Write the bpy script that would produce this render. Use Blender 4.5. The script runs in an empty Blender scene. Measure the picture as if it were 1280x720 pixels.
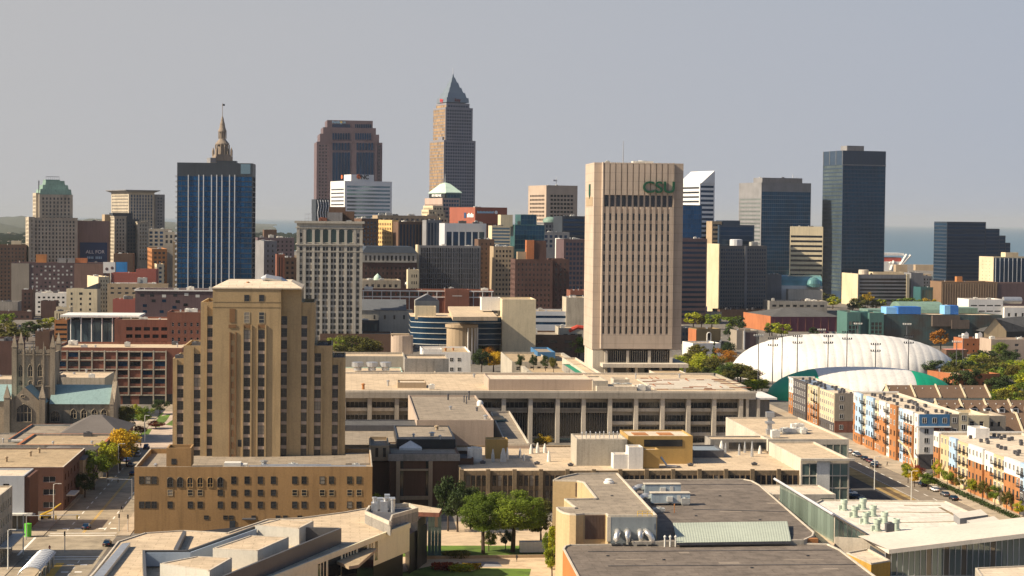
import bpy, bmesh, math, random
from mathutils import Vector, Matrix
random.seed(11)
R = math.radians
SC = bpy.context.scene
COL = SC.collection

# ------------------------------------------------------------------ camera
F = 2360.0; H = 80.0
PITCH = math.atan((360 - 275.5) / F); ROLL = R(0.60)
CAMM = Matrix.Rotation(math.pi / 2 - PITCH, 3, 'X') @ Matrix.Rotation(ROLL, 3, 'Z')
CAM = Vector((0, 0, H))
cd = bpy.data.cameras.new('camera'); cam = bpy.data.objects.new('camera', cd); COL.objects.link(cam)
cd.sensor_width = 36; cd.lens = 36 * F / 1280; cd.clip_start = 1; cd.clip_end = 200000
cam.matrix_world = Matrix.Translation(CAM) @ CAMM.to_4x4()
SC.camera = cam

# ------------------------------------------------------------------ light
SUN_E = 37; SUN_A = 15
SD = Vector((-math.cos(R(SUN_A)) * math.cos(R(SUN_E)), -math.sin(R(SUN_A)) * math.cos(R(SUN_E)), math.sin(R(SUN_E))))
w = bpy.data.worlds.new("World"); SC.world = w; w.use_nodes = True
nt = w.node_tree; nt.nodes.clear()
sky = nt.nodes.new('ShaderNodeTexSky'); sky.sky_type = 'NISHITA'; sky.sun_disc = False
sky.sun_elevation = R(SUN_E); sky.sun_rotation = math.atan2(SD.x, SD.y)
sky.air_density = 1.0; sky.dust_density = 2.5; sky.ozone_density = 1.0; sky.altitude = 100
hsv = nt.nodes.new('ShaderNodeHueSaturation'); hsv.inputs['Saturation'].default_value = 1.2
# pale haze layer low over the horizon, blended into the physical sky by height
tc = nt.nodes.new('ShaderNodeTexCoord'); sx = nt.nodes.new('ShaderNodeSeparateXYZ')
mr = nt.nodes.new('ShaderNodeMapRange'); mr.interpolation_type = 'SMOOTHSTEP'
mr.inputs[1].default_value = 0.09; mr.inputs[2].default_value = 0.34; mr.inputs[3].default_value = 1.0; mr.inputs[4].default_value = 0.0
mx = nt.nodes.new('ShaderNodeMix'); mx.data_type = 'RGBA'
SKYC = (4.9, 4.95, 5.1, 1)
cn = nt.nodes.new('ShaderNodeTexNoise'); cn.inputs['Scale'].default_value = 2.2; cn.inputs['Detail'].default_value = 3
cm = nt.nodes.new('ShaderNodeMapping'); cm.inputs['Scale'].default_value = (1, 1, 5)
cr = nt.nodes.new('ShaderNodeMix'); cr.data_type = 'RGBA'
cr.inputs[6].default_value = (4.62, 4.58, 4.66, 1); cr.inputs[7].default_value = (3.75, 4.15, 4.95, 1)
ax = nt.nodes.new('ShaderNodeMapRange'); ax.inputs[1].default_value = -0.30; ax.inputs[2].default_value = 0.36
ad = nt.nodes.new('ShaderNodeMath'); ad.operation = 'MULTIPLY_ADD'; ad.inputs[1].default_value = 0.22; ad.inputs[2].default_value = -0.11
as_ = nt.nodes.new('ShaderNodeMath'); as_.operation = 'ADD'; as_.use_clamp = True
bg = nt.nodes.new('ShaderNodeBackground'); bg.inputs['Strength'].default_value = 0.066
ow = nt.nodes.new('ShaderNodeOutputWorld')
L = nt.links.new
L(tc.outputs['Generated'], sx.inputs[0]); L(sx.outputs[2], mr.inputs[0]); L(mr.outputs[0], mx.inputs[0])
L(tc.outputs['Generated'], cm.inputs[0]); L(cm.outputs[0], cn.inputs['Vector']); L(cn.outputs['Fac'], ad.inputs[0]); L(sx.outputs[0], ax.inputs[0]); L(ad.outputs[0], as_.inputs[0]); L(ax.outputs[0], as_.inputs[1]); L(as_.outputs[0], cr.inputs[0])
L(sky.outputs[0], hsv.inputs['Color']); L(hsv.outputs[0], mx.inputs[6]); L(cr.outputs[2], mx.inputs[7])
L(mx.outputs[2], bg.inputs[0]); L(bg.outputs[0], ow.inputs[0])
sl = bpy.data.lights.new('sun', 'SUN'); sl.energy = 5.0; sl.angle = R(0.5); sl.color = (1.0, 0.85, 0.64)
so = bpy.data.objects.new('sun', sl); COL.objects.link(so)
so.rotation_euler = (-SD).to_track_quat('-Z', 'Y').to_euler(); so.location = (-300, 0, 600)
SC.view_settings.view_transform = 'Standard'; SC.view_settings.look = 'None'
SC.view_settings.exposure = 0.72; SC.view_settings.gamma = 1
SC.cycles.max_bounces = 5; SC.cycles.diffuse_bounces = 2; SC.cycles.glossy_bounces = 2
SC.cycles.transmission_bounces = 2; SC.cycles.volume_bounces = 0; SC.cycles.transparent_max_bounces = 6
SC.cycles.sample_clamp_indirect = 4

# ------------------------------------------------------------------ pixel rays (photo is 1280 x 720)
def hor(u): return 275.5 + (u - 640) * 0.0105
def ray(u, v): return CAMM @ Vector(((u - 640) / F, -(v - 360) / F, -1))
def P(u, v, D):
    r = ray(u, v); return CAM + r * (D / r.y)
def G(u, v, z=0.0):
    r = ray(u, v); return CAM + r * ((z - H) / r.z)
def GD(u, v, z=0.0): return G(u, v, z).y

# ------------------------------------------------------------------ materials
MATS = {}
def node(nt, t, **k):
    n = nt.nodes.new(t)
    for a, b in k.items(): setattr(n, a, b)
    return n
def mat(name, c, rough=0.85, var=0.16, metal=0.0, kind='wall', c2=None, spec=0.4, fl=3.6, island=0.0, bump=0.0):
    if name in MATS: return MATS[name]
    m = bpy.data.materials.new(name); MATS[name] = m; m.use_nodes = True
    nt = m.node_tree; nt.nodes.clear(); L = nt.links.new
    out = node(nt, 'ShaderNodeOutputMaterial'); bs = node(nt, 'ShaderNodeBsdfPrincipled')
    L(bs.outputs[0], out.inputs[0])
    bs.inputs['Roughness'].default_value = rough; bs.inputs['Metallic'].default_value = metal
    bs.inputs['Specular IOR Level'].default_value = spec
    tc = node(nt, 'ShaderNodeTexCoord'); cur = None
    def noise(scale, vec, det=3):
        mp = node(nt, 'ShaderNodeMapping'); mp.inputs['Scale'].default_value = vec
        L(tc.outputs['Object'], mp.inputs[0])
        n = node(nt, 'ShaderNodeTexNoise'); n.inputs['Scale'].default_value = scale; n.inputs['Detail'].default_value = det
        n.inputs['Roughness'].default_value = 0.6
        L(mp.outputs[0], n.inputs['Vector']); return n.outputs['Fac']
    def mixc(fac, a, b, rng=(0.35, 0.65)):
        mr = node(nt, 'ShaderNodeMapRange'); mr.inputs[1].default_value = rng[0]; mr.inputs[2].default_value = rng[1]
        L(fac, mr.inputs[0]); mx = node(nt, 'ShaderNodeMix', data_type='RGBA'); L(mr.outputs[0], mx.inputs[0])
        for s, x in ((6, a), (7, b)):
            if isinstance(x, tuple): mx.inputs[s].default_value = (*x, 1)
            else: L(x, mx.inputs[s])
        return mx.outputs[2]
    def sc(k, col=c): return tuple(max(0, min(1, x * k)) for x in col)
    def mul(colsock, fac, lo, rng):
        mr = node(nt, 'ShaderNodeMapRange'); mr.inputs[1].default_value = rng[0]; mr.inputs[2].default_value = rng[1]
        mr.inputs[3].default_value = lo; mr.inputs[4].default_value = 1.0; L(fac, mr.inputs[0])
        vm = node(nt, 'ShaderNodeVectorMath', operation='SCALE'); L(colsock, vm.inputs[0]); L(mr.outputs[0], vm.inputs[3])
        return vm.outputs[0]
    big = noise(0.07, (1, 1, 1)); c2 = c2 or sc(1 - var)
    cur = mixc(big, sc(1 + var * 0.5), tuple(c2))
    if kind == 'wall':
        cur = mul(cur, noise(1.0, (0.9, 0.9, 0.06), 4), 1 - var * 1.6, (0.3, 0.5))
        cur = mul(cur, noise(2.2, (1, 1, 1), 4), 1 - var, (0.35, 0.6))
    elif kind == 'panel':
        cur = mul(cur, noise(1.0, (0.9, 0.9, 0.06), 4), 1 - var * 1.5, (0.3, 0.5))
        sp = node(nt, 'ShaderNodeSeparateXYZ'); L(tc.outputs['Object'], sp.inputs[0])
        dv = node(nt, 'ShaderNodeMath', operation='DIVIDE'); L(sp.outputs[2], dv.inputs[0]); dv.inputs[1].default_value = fl
        fr = node(nt, 'ShaderNodeMath', operation='FRACT'); L(dv.outputs[0], fr.inputs[0])
        cur = mul(cur, fr.outputs[0], 0.72, (0.0, 0.09))
    elif kind == 'roof':
        cur = mul(cur, noise(0.35, (1, 1, 1), 5), 1 - var * 2.2, (0.36, 0.56))
        cur = mul(cur, noise(3.0, (1, 0.25, 1), 4), 1 - var, (0.3, 0.6))
        br = node(nt, 'ShaderNodeTexBrick'); br.inputs['Scale'].default_value = 0.12
        br.inputs['Color1'].default_value = (1, 1, 1, 1); br.inputs['Color2'].default_value = (0.86, 0.86, 0.86, 1)
        br.inputs['Mortar'].default_value = (0.66, 0.64, 0.62, 1); br.inputs['Mortar Size'].default_value = 0.012
        L(tc.outputs['Object'], br.inputs['Vector'])
        mm = node(nt, 'ShaderNodeMix', data_type='RGBA', blend_type='MULTIPLY'); mm.inputs[0].default_value = 0.8
        L(cur, mm.inputs[6]); L(br.outputs['Color'], mm.inputs[7]); cur = mm.outputs[2]
    elif kind == 'ground':
        cur = mul(cur, noise(0.25, (1, 1, 1), 6), 1 - var * 2, (0.36, 0.56))
        cur = mul(cur, noise(3.0, (1, 1, 1), 4), 1 - var, (0.3, 0.6))
    elif kind == 'plain':
        cur = mul(cur, noise(1.2, (1, 1, 1), 4), 1 - var, (0.3, 0.6))
    if kind in ('glass', 'car') or island > 0:
        oi = node(nt, 'ShaderNodeObjectInfo'); ge = node(nt, 'ShaderNodeNewGeometry')
        ad = node(nt, 'ShaderNodeMath', operation='ADD'); L(oi.outputs['Random'], ad.inputs[0]); L(ge.outputs['Random Per Island'], ad.inputs[1])
        fr = node(nt, 'ShaderNodeMath', operation='FRACT'); L(ad.outputs[0], fr.inputs[0])
        if kind == 'car':
            cur = oi.outputs['Color']
        elif kind == 'glass':
            rp = node(nt, 'ShaderNodeValToRGB'); e = rp.color_ramp.elements
            lo, hi = (0.8, 1.15) if metal > .2 else (.55, 1.3); e[0].color = (*sc(lo), 1); e[1].position = 0.8; e[1].color = (*sc(hi), 1)
            if island > 0:
                e1 = e.new(1 - island); e1.color = (*sc(1.3), 1); e2 = e.new(min(0.999, 1.001 - island)); e2.color = (0.24, 0.21, 0.17, 1)
            L(fr.outputs[0], rp.inputs[0]); cur = mul(rp.outputs[0], noise(.05, (1, 1, .45), 3), .55 if metal > .2 else .85, (.35, .62))  # broad noise in the colour paints uneven reflections on curtain glass
        else:
            cur = mul(cur, fr.outputs[0], 1 - island, (0, 1))
    if bump:
        bp = node(nt, 'ShaderNodeBump'); bp.inputs['Strength'].default_value = bump; bp.inputs['Distance'].default_value = 0.1
        L(noise(0.9, (1, 1, 1), 4), bp.inputs['Height']); L(bp.outputs[0], bs.inputs['Normal'])
    L(cur, bs.inputs['Base Color']); return m

def glass(name, c, metal=0.0, rough=0.12, island=0.0, spec=0.6):
    if name in MATS: return MATS[name]
    return mat(name, c, rough=rough, metal=metal, kind='glass', island=island, spec=spec)

# ------------------------------------------------------------------ mesh helpers
def mesh(bm, mats, name):
    me = bpy.data.meshes.new(name); bm.to_mesh(me); bm.free()
    for m in (mats if isinstance(mats, (list, tuple)) else [mats]): me.materials.append(m)
    return me
def obj(name, bm, mats, parent=None, smooth=False, loc=None):
    me = bm if isinstance(bm, bpy.types.Mesh) else mesh(bm, mats, name)
    if smooth:
        me.polygons.foreach_set('use_smooth', [True] * len(me.polygons))
    o = bpy.data.objects.new(name, me); COL.objects.link(o)
    if parent: o.parent = parent
    if loc is not None: o.location = loc
    return o
def tag(o, label=None, cat=None, group=None, kind=None):
    if label: o['label'] = label
    if cat: o['category'] = cat
    if group: o['group'] = group
    if kind: o['kind'] = kind
    return o
def empty(name, loc, rz, label, cat, group=None):
    o = bpy.data.objects.new(name, None); COL.objects.link(o); o.location = loc; o.rotation_euler = (0, 0, rz)
    o.empty_display_size = 2
    return tag(o, label, cat, group)
def copy_tree(o, parent=None):
    c = o.copy(); COL.objects.link(c); c.parent = parent
    for ch in list(o.children): copy_tree(ch, c)
    return c
NB = bmesh.new
def quad(bm, a, b, c, d, mi=0):
    f = bm.faces.new([bm.verts.new(p) for p in (a, b, c, d)]); f.material_index = mi; return f
def poly(bm, pts, mi=0):
    f = bm.faces.new([bm.verts.new(p) for p in pts]); f.material_index = mi; return f
def bx(bm, x0, x1, y0, y1, z0, z1, mi=0, bottom=True):
    v = [bm.verts.new((x, y, z)) for z in (z0, z1) for y in (y0, y1) for x in (x0, x1)]
    fs = [(0, 1, 5, 4), (1, 3, 7, 5), (3, 2, 6, 7), (2, 0, 4, 6), (4, 5, 7, 6)]
    if bottom: fs.append((2, 3, 1, 0))
    for f in fs:
        f = bm.faces.new([v[i] for i in f]); f.material_index = mi
def prism(bm, pts, z0, z1, mi=0, top=None):
    a = [bm.verts.new((p[0], p[1], z0)) for p in pts]; b = [bm.verts.new((p[0], p[1], z1)) for p in pts]
    n = len(pts)
    for i in range(n):
        f = bm.faces.new((a[i], a[(i + 1) % n], b[(i + 1) % n], b[i])); f.material_index = mi
    f = bm.faces.new(b); f.material_index = mi if top is None else top
    f = bm.faces.new(a[::-1]); f.material_index = mi
def ccw(pts):
    s = sum(pts[i][0] * pts[(i + 1) % len(pts)][1] - pts[(i + 1) % len(pts)][0] * pts[i][1] for i in range(len(pts)))
    return list(pts) if s > 0 else list(pts)[::-1]
def lathe(bm, prof, n=16, cx=0, cy=0, mi=0, a0=0, a1=2 * math.pi):
    full = abs(a1 - a0 - 2 * math.pi) < 1e-6; rings = []
    m = n if full else n + 1
    for r, z in prof:
        rings.append([bm.verts.new((cx + r * math.cos(a0 + (a1 - a0) * i / n), cy + r * math.sin(a0 + (a1 - a0) * i / n), z)) for i in range(m)])
    for k in range(len(prof) - 1):
        for i in range(n):
            j = (i + 1) % m
            f = bm.faces.new((rings[k][i], rings[k][j], rings[k + 1][j], rings[k + 1][i])); f.material_index = mi
    if prof[-1][0] > 1e-3:
        f = bm.faces.new(rings[-1]); f.material_index = mi
def loft(bm, secs, mi=0):
    """rectangular sections (cx, cy, hx, hy, z)"""
    rs = []
    for cx, cy, hx, hy, z in secs:
        rs.append([bm.verts.new((cx + a * hx, cy + b * hy, z)) for a, b in ((-1, -1), (1, -1), (1, 1), (-1, 1))])
    for k in range(len(rs) - 1):
        for i in range(4):
            j = (i + 1) % 4; f = bm.faces.new((rs[k][i], rs[k][j], rs[k + 1][j], rs[k + 1][i])); f.material_index = mi
    f = bm.faces.new(rs[-1]); f.material_index = mi
def tube(bm, pts, r, n=8, mi=0):
    pts = [Vector(p) for p in pts]; rs = []
    rr = r if isinstance(r, (list, tuple)) else [r] * len(pts)
    for i, p in enumerate(pts):
        d = (pts[min(i + 1, len(pts) - 1)] - pts[max(i - 1, 0)]).normalized()
        a = d.cross(Vector((0, 0, 1)));
        if a.length < 1e-3: a = d.cross(Vector((1, 0, 0)))
        a.normalize(); b = d.cross(a)
        rs.append([bm.verts.new(p + a * (math.cos(2 * math.pi * k / n) * rr[i]) + b * (math.sin(2 * math.pi * k / n) * rr[i])) for k in range(n)])
    for i in range(len(rs) - 1):
        for k in range(n):
            f = bm.faces.new((rs[i][k], rs[i][(k + 1) % n], rs[i + 1][(k + 1) % n], rs[i + 1][k])); f.material_index = mi
    for e in (rs[0][::-1], rs[-1]):
        f = bm.faces.new(e); f.material_index = mi

def wallface(bm, o, xd, W, z0, z1, rects, dep, mi=0):
    """vertical wall from o along xd (outward normal = xd x up), openings rects (a0,a1,b0,b1) cut with reveals"""
    o = Vector(o); xd = Vector(xd); n = xd.cross(Vector((0, 0, 1)))
    pt = lambda a, z, dd=0.0: o + xd * a + Vector((0, 0, z)) - n * dd
    if not rects:
        quad(bm, pt(0, z0), pt(W, z0), pt(W, z1), pt(0, z1), mi); return
    rows = {}
    for r in rects: rows.setdefault((round(r[2], 3), round(r[3], 3)), []).append(r)
    zz = z0
    for (b0, b1) in sorted(rows):
        if b0 < zz - 1e-4: continue
        if b0 > zz + 1e-4: quad(bm, pt(0, zz), pt(W, zz), pt(W, b0), pt(0, b0), mi)
        x = 0
        for r in sorted(rows[(b0, b1)]):
            if r[0] > x + 1e-4: quad(bm, pt(x, b0), pt(r[0], b0), pt(r[0], b1), pt(x, b1), mi)
            a0, a1 = r[0], r[1]
            quad(bm, pt(a0, b0), pt(a1, b0), pt(a1, b0, dep), pt(a0, b0, dep), mi)
            quad(bm, pt(a0, b1, dep), pt(a1, b1, dep), pt(a1, b1), pt(a0, b1), mi)
            quad(bm, pt(a0, b0), pt(a0, b0, dep), pt(a0, b1, dep), pt(a0, b1), mi)
            quad(bm, pt(a1, b0, dep), pt(a1, b0), pt(a1, b1), pt(a1, b1, dep), mi)
            x = a1
        if x < W - 1e-4: quad(bm, pt(x, b0), pt(W, b0), pt(W, b1), pt(x, b1), mi)
        zz = b1
    if zz < z1 - 1e-4: quad(bm, pt(0, zz), pt(W, zz), pt(W, z1), pt(0, z1), mi)

WM = {}
def winmesh(w, h, g, fm, nx, nz, fw, name):
    k = (round(w, 2), round(h, 2), g.name, fm.name if fm else '', nx, nz)
    if k in WM: return WM[k]
    bm = NB(); w2, h2 = w / 2, h / 2
    quad(bm, (-w2, 0, -h2), (w2, 0, -h2), (w2, 0, h2), (-w2, 0, h2), 0)
    if fm:
        t = fw; y0, y1 = -0.05, -0.01
        bx(bm, -w2, w2, y0, y1, -h2, -h2 + t, 1); bx(bm, -w2, w2, y0, y1, h2 - t, h2, 1)
        bx(bm, -w2, -w2 + t, y0, y1, -h2 + t, h2 - t, 1); bx(bm, w2 - t, w2, y0, y1, -h2 + t, h2 - t, 1)
        for i in range(1, nx): bx(bm, -w2 + w * i / nx - t / 2, -w2 + w * i / nx + t / 2, y0 + .01, y1, -h2 + t, h2 - t, 1)
        for i in range(1, nz): bx(bm, -w2 + t, w2 - t, y0 + .005, y1, -h2 + h * i / nz - t / 2, -h2 + h * i / nz + t / 2, 1)
    me = mesh(bm, [g, fm] if fm else [g], name); WM[k] = me; return me

class S:
    """facade spec: bay and floor spacing, opening fractions, margins"""
    def __init__(s, bay, fl, fw, fh, g, m=(1, 1), mt=2, mb=0.0, dep=0.3, fr=None, n=(1, 2), t=0.07, name='window', skip=None, off=0.5, cols=None, rows=None):
        s.bay, s.fl, s.fw, s.fh, s.g, s.m, s.mt, s.mb, s.dep = bay, fl, fw, fh, g, m, mt, mb, dep
        s.fr, s.n, s.t, s.name, s.skip, s.off, s.cols, s.rows = fr, n, t, name, skip, off, cols, rows
    def rects(s, W, z0, z1, zv):
        out = []; a0 = s.m[0]; A = W - s.m[0] - s.m[1]
        if A <= 0.5: return out
        nc = s.cols or max(1, round(A / s.bay)) if s.bay else 1
        bw = A / nc; top = z1 - s.mt; Hh = top - (z0 + s.mb)
        if Hh <= 0.5: return out
        nr = s.rows or (max(1, round(Hh / s.fl)) if s.fl else 1); fh = Hh / nr
        for j in range(nr):
            b1 = top - j * fh - fh * (1 - s.fh) * (1 - s.off); b0 = b1 - fh * s.fh
            if nr == 1 and b1 - b0 > 12: b0 = max(b0, zv)
            if b0 < zv - .01 or b1 - b0 < .4: break
            for i in range(nc):
                if s.skip and s.skip(i, j, nc, nr): continue
                x0 = a0 + bw * i + bw * (1 - s.fw) / 2
                out.append((x0, x0 + bw * s.fw, b0, b1))
        return out

ALLB = []
class B:
    def __init__(s, name, label, cat, u, v, D, th=5, vb=None, group=None, z0=0):
        o = P(u, v, D); s.D = D; s.s = F / D; s.th = R(th)
        s.xa = Vector((math.cos(s.th), math.sin(s.th), 0)); s.ya = Vector((-math.sin(s.th), math.cos(s.th), 0))
        s.o = Vector((o.x, o.y, z0)); s.root = empty(name, s.o, s.th, label, cat, group)
        s.u, s.v = u, v; s.name = name
        s.zv = (P(u, vb, D).z - 4 - z0) if vb else -1; s.wins = []; s.z0 = z0; ALLB.append(s)
    def hit(s, u, v, yo=0.0):
        r = ray(u, v); q = s.o + s.ya * yo; t = (q - CAM).dot(s.ya) / r.dot(s.ya); p = CAM + r * t
        return (p - s.o).dot(s.xa), p.z - s.z0
    def hitx(s, u, v, xo=0.0):
        r = ray(u, v); q = s.o + s.xa * xo; t = (q - CAM).dot(s.xa) / r.dot(s.xa); p = CAM + r * t
        return (p - s.o).dot(s.ya), p.z - s.z0
    def hitz(s, u, v, z):
        p = G(u, v, z + s.z0); return (p - s.o).dot(s.xa), (p - s.o).dot(s.ya)
    def win(s, M4, w, h, sp):
        s.wins.append((M4, w, h, sp))
    def box(s, x0, x1, y0, y1, z0, z1, m, fr=None, le=None, ri=None, roof=None, par=0.9, pt=0.4, name='wall', cap=None, back=True, rname='roof'):
        bm = NB(); W, Dp = x1 - x0, y1 - y0
        if par > z1 - z0: par = (z1 - z0) * 0.3
        for (o, xd, ww, sp, on) in (((x0, y0), (1, 0), W, fr, 1), ((x1, y0), (0, 1), Dp, ri, 1), ((x1, y1), (-1, 0), W, None, back), ((x0, y1), (0, -1), Dp, le, 1)):
            if not on: continue
            rc = sp.rects(ww, z0, z1, s.zv) if sp else []
            dep = sp.dep if sp else 0.3
            wallface(bm, (o[0], o[1], 0), (xd[0], xd[1], 0), ww, z0, z1, rc, dep)
            ang = math.atan2(xd[1], xd[0]); Rz = Matrix.Rotation(ang, 4, 'Z')
            n = Vector((xd[1], -xd[0], 0))
            for r in rc:
                c = Vector((o[0], o[1], 0)) + Vector((xd[0], xd[1], 0)) * ((r[0] + r[1]) / 2) - n * (dep - 0.02); c.z = (r[2] + r[3]) / 2
                s.wins.append((Matrix.Translation(c) @ Rz, r[1] - r[0] + .02, r[3] - r[2] + .02, sp))
        if par > 0.01 and W > 1 and Dp > 1:
            i = [(x0, y0), (x1, y0), (x1, y1), (x0, y1)]; j = [(x0 + pt, y0 + pt), (x1 - pt, y0 + pt), (x1 - pt, y1 - pt), (x0 + pt, y1 - pt)]
            for k in range(4):
                l = (k + 1) % 4
                quad(bm, (*i[k], z1), (*i[l], z1), (*j[l], z1), (*j[k], z1), 1 if cap else 0)
                quad(bm, (*j[k], z1), (*j[l], z1), (*j[l], z1 - par), (*j[k], z1 - par), 0)
            b2 = NB(); quad(b2, *[(*q, z1 - par) for q in j])
        else:
            b2 = NB(); quad(b2, (x0, y0, z1), (x1, y0, z1), (x1, y1, z1), (x0, y1, z1))
        wo = obj(name, bm, [m, cap] if cap else [m], s.root)
        obj(rname, b2, [roof or RF['gray']], s.root)
        return wo
    def pbox(s, us, u0, u1, vt, vb=None, yo=0.0, d=None, m=None, **k):
        x0, z1 = s.hit(u0, vt, yo); x1, _ = s.hit(u1, vt, yo)
        z0 = s.hit(u0, vb, yo)[1] if vb is not None else k.pop('zb', 0.0)
        if us is not None and d is None: d = s.hitx(us, vt, x0)[0] - yo
        d = max(d or 20, 1.0)
        s.last = (x0, x1, yo, yo + d, z0, z1)
        s.box(x0, x1, yo, yo + d, z0, z1, m, **k)
        return s.last
    def part(s, name, bm, mats, smooth=False, label=None, kind=None):
        o = obj(name, bm, mats, s.root, smooth); tag(o, label, None, None, kind); return o
    def cornice(s, m, z, h=0.8, out=0.6, b=None, name='cornice'):
        x0, x1, y0, y1, _, z1 = b or s.last; bm = NB(); i = 0.02
        o = out
        bx(bm, x0 - o, x1 + o, y0 - o, y0 - i, z, z + h); bx(bm, x0 - o, x1 + o, y1 + i, y1 + o, z, z + h)
        bx(bm, x0 - o, x0 - i, y0 - i, y1 + i, z, z + h); bx(bm, x1 + i, x1 + o, y0 - i, y1 + i, z, z + h)
        return s.part(name, bm, m)
    def unit(s, x, y, w, d, h, z, m=None, name='rooftop_unit'):
        """air handling unit: cabinet on a curb with fan rings and a hood"""
        bm = NB(); bx(bm, x, x + w, y, y + d, z + .3, z + h); bx(bm, x + .15, x + w - .15, y + .15, y + d - .15, z, z + .3)
        nf = max(1, int(w / max(1.2, d)))
        for i in range(nf):
            r = min(w / nf, d) * 0.32; lathe(bm, [(r, z + h), (r, z + h + .25), (r * .8, z + h + .25), (r * .8, z + h + .05)], 10, x + w * (i + .5) / nf, y + d / 2)
        if w > 3: bx(bm, x + w * .1, x + w * .35, y - .35, y - .01, z + h * .3, z + h * .8)
        return s.part(name, bm, m or MT['unit'])
    def vent(s, x, y, z, r=.35, h=1.1, m=None):
        bm = NB(); lathe(bm, [(r, z), (r, z + h), (r * 1.6, z + h), (r * 1.6, z + h + .2), (0.01, z + h + .5)], 8, x, y)
        return s.part('roof_vent', bm, m or MT['galv'])
    def clutter(s, n, b=None, z=None, seed=0, big=1.0, vents=2):
        x0, x1, y0, y1, _, z1 = b or s.last; z = z1 - 0.9 if z is None else z
        rn = random.Random(sum(map(ord, s.name)) + seed + int(s.u))
        for i in range(n):
            w = rn.uniform(1.6, 4.5) * big; d = rn.uniform(1.4, 2.6) * big; h = rn.uniform(1.1, 2.3) * big
            if x1 - x0 < w + 2 or y1 - y0 < d + 2: continue
            s.unit(rn.uniform(x0 + 1, x1 - w - 1), rn.uniform(y0 + 1, y1 - d - 1), w, d, h, z, rn.choice([MT['unit'], MT['unitw'], MT['unitd']]))
        for i in range(vents):
            if x1 - x0 > 3 and y1 - y0 > 3: s.vent(rn.uniform(x0 + 1, x1 - 1), rn.uniform(y0 + 1, y1 - 1), z, rn.uniform(.2, .5), rn.uniform(.7, 1.6))
    def done(s):
        ws = s.wins
        if not ws: return
        big = [q for q in ws if q[1] * q[2] * s.s ** 2 >= 9]
        small = [q for q in ws if q[1] * q[2] * s.s ** 2 < 9]
        big.sort(key=lambda q: (-round(q[1] * q[2], 1), -q[0].translation.z)); 
        if not big and len(ws) <= 60: big, small = ws, []
        rest = big[100:] + small; big = big[:100]
        for M4, w, h, sp in big:
            fm = sp.fr if w * s.s > 2.2 else None
            o = bpy.data.objects.new(sp.name, winmesh(w, h, sp.g, fm, sp.n[0], sp.n[1], sp.t, sp.name))
            COL.objects.link(o); o.parent = s.root; o.matrix_local = M4
        by = {}
        for q in rest: by.setdefault((q[3].g.name, q[3].name), []).append(q)
        for (g, nm), qs in by.items():
            bm = NB()
            for M4, w, h, sp in qs:
                quad(bm, *[M4 @ Vector((a * w / 2, 0, b * h / 2)) for a, b in ((-1, -1), (1, -1), (1, 1), (-1, 1))])
            o = obj(nm, bm, [MATS[g]], s.root)
            if len(ws) > 100: o['kind'] = 'stuff'
        s.wins = []

# ------------------------------------------------------------------ palette
MT = dict(
    unit=mat('galvanised_cabinet', (.50, .50, .47), .5, .15, .2), unitw=mat('white_cabinet', (.72, .70, .64), .6, .15),
    unitd=mat('dark_cabinet', (.10, .10, .11), .6, .2), galv=mat('galvanised_steel', (.55, .56, .57), .4, .1, .7),
    conc=mat('concrete', (.42, .38, .31), .9, .16), concl=mat('light_concrete', (.55, .49, .40), .9, .14), concp=mat('precast_concrete', (.46, .375, .30), .9, .12, kind='panel', fl=3.75),
    concd=mat('weathered_concrete', (.30, .28, .25), .9, .22),
    fenn=mat('buff_brick', (.45, .315, .15), .9, .10), fennd=mat('darker_buff_brick', (.36, .235, .105), .9, .08),
    stone=mat('limestone', (.46, .40, .31), .9, .2), terra=mat('cream_terracotta', (.44, .41, .35), .7, .15),
    cream=mat('cream_paint', (.62, .53, .36), .8, .12), white=mat('white_paint', (.74, .72, .68), .7, .1), wht=mat('white_panel', (.70, .70, .70), .5, .06),
    tan=mat('tan_brick', (.38, .29, .19), .9, .12), brick=mat('red_brick', (.22, .085, .055), .9, .16), brickd=mat('dark_brick', (.105, .055, .045), .9, .18),
    bricko=mat('orange_brick', (.42, .15, .06), .9, .14), brown=mat('brown_brick', (.13, .075, .05), .9, .15), purp=mat('purple_brown_brick', (.11, .07, .075), .9, .15),
    gray=mat('gray_stone', (.22, .22, .23), .8, .15), grayd=mat('dark_gray_panel', (.035, .045, .06), .5, .12), blk=mat('black_steel', (.02, .022, .026), .4, .1),
    pink=mat('pink_granite', (.15, .105, .115), .6, .12), blue=mat('sky_blue_siding', (.36, .50, .66), .8, .08), blued=mat('deep_blue_siding', (.05, .16, .32), .7, .08),
    copper=mat('verdigris_copper', (.22, .34, .28), .6, .25), copp2=mat('pale_verdigris', (.46, .60, .50), .6, .12), teal=mat('teal_panel', (.04, .12, .13), .35, .15),
    alum=mat('aluminium', (.60, .62, .64), .35, .08, .6), fin=mat('white_metal_fin', (.52, .54, .57), .45, .05), siding=mat('tan_siding', (.58, .44, .26), .8, .08),
    grey2=mat('taupe_siding', (.30, .26, .21), .8, .1), rust=mat('rust_brick', (.40, .17, .06), .9, .14), red=mat('red_paint', (.5, .06, .03), .6, .1),
    green=mat('green_paint', (.01, .22, .12), .6, .1), yellow=mat('yellow_paint', (.65, .42, .04), .7, .1), wood=mat('ochre_panel', (.50, .30, .06), .8, .1),
)
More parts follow.
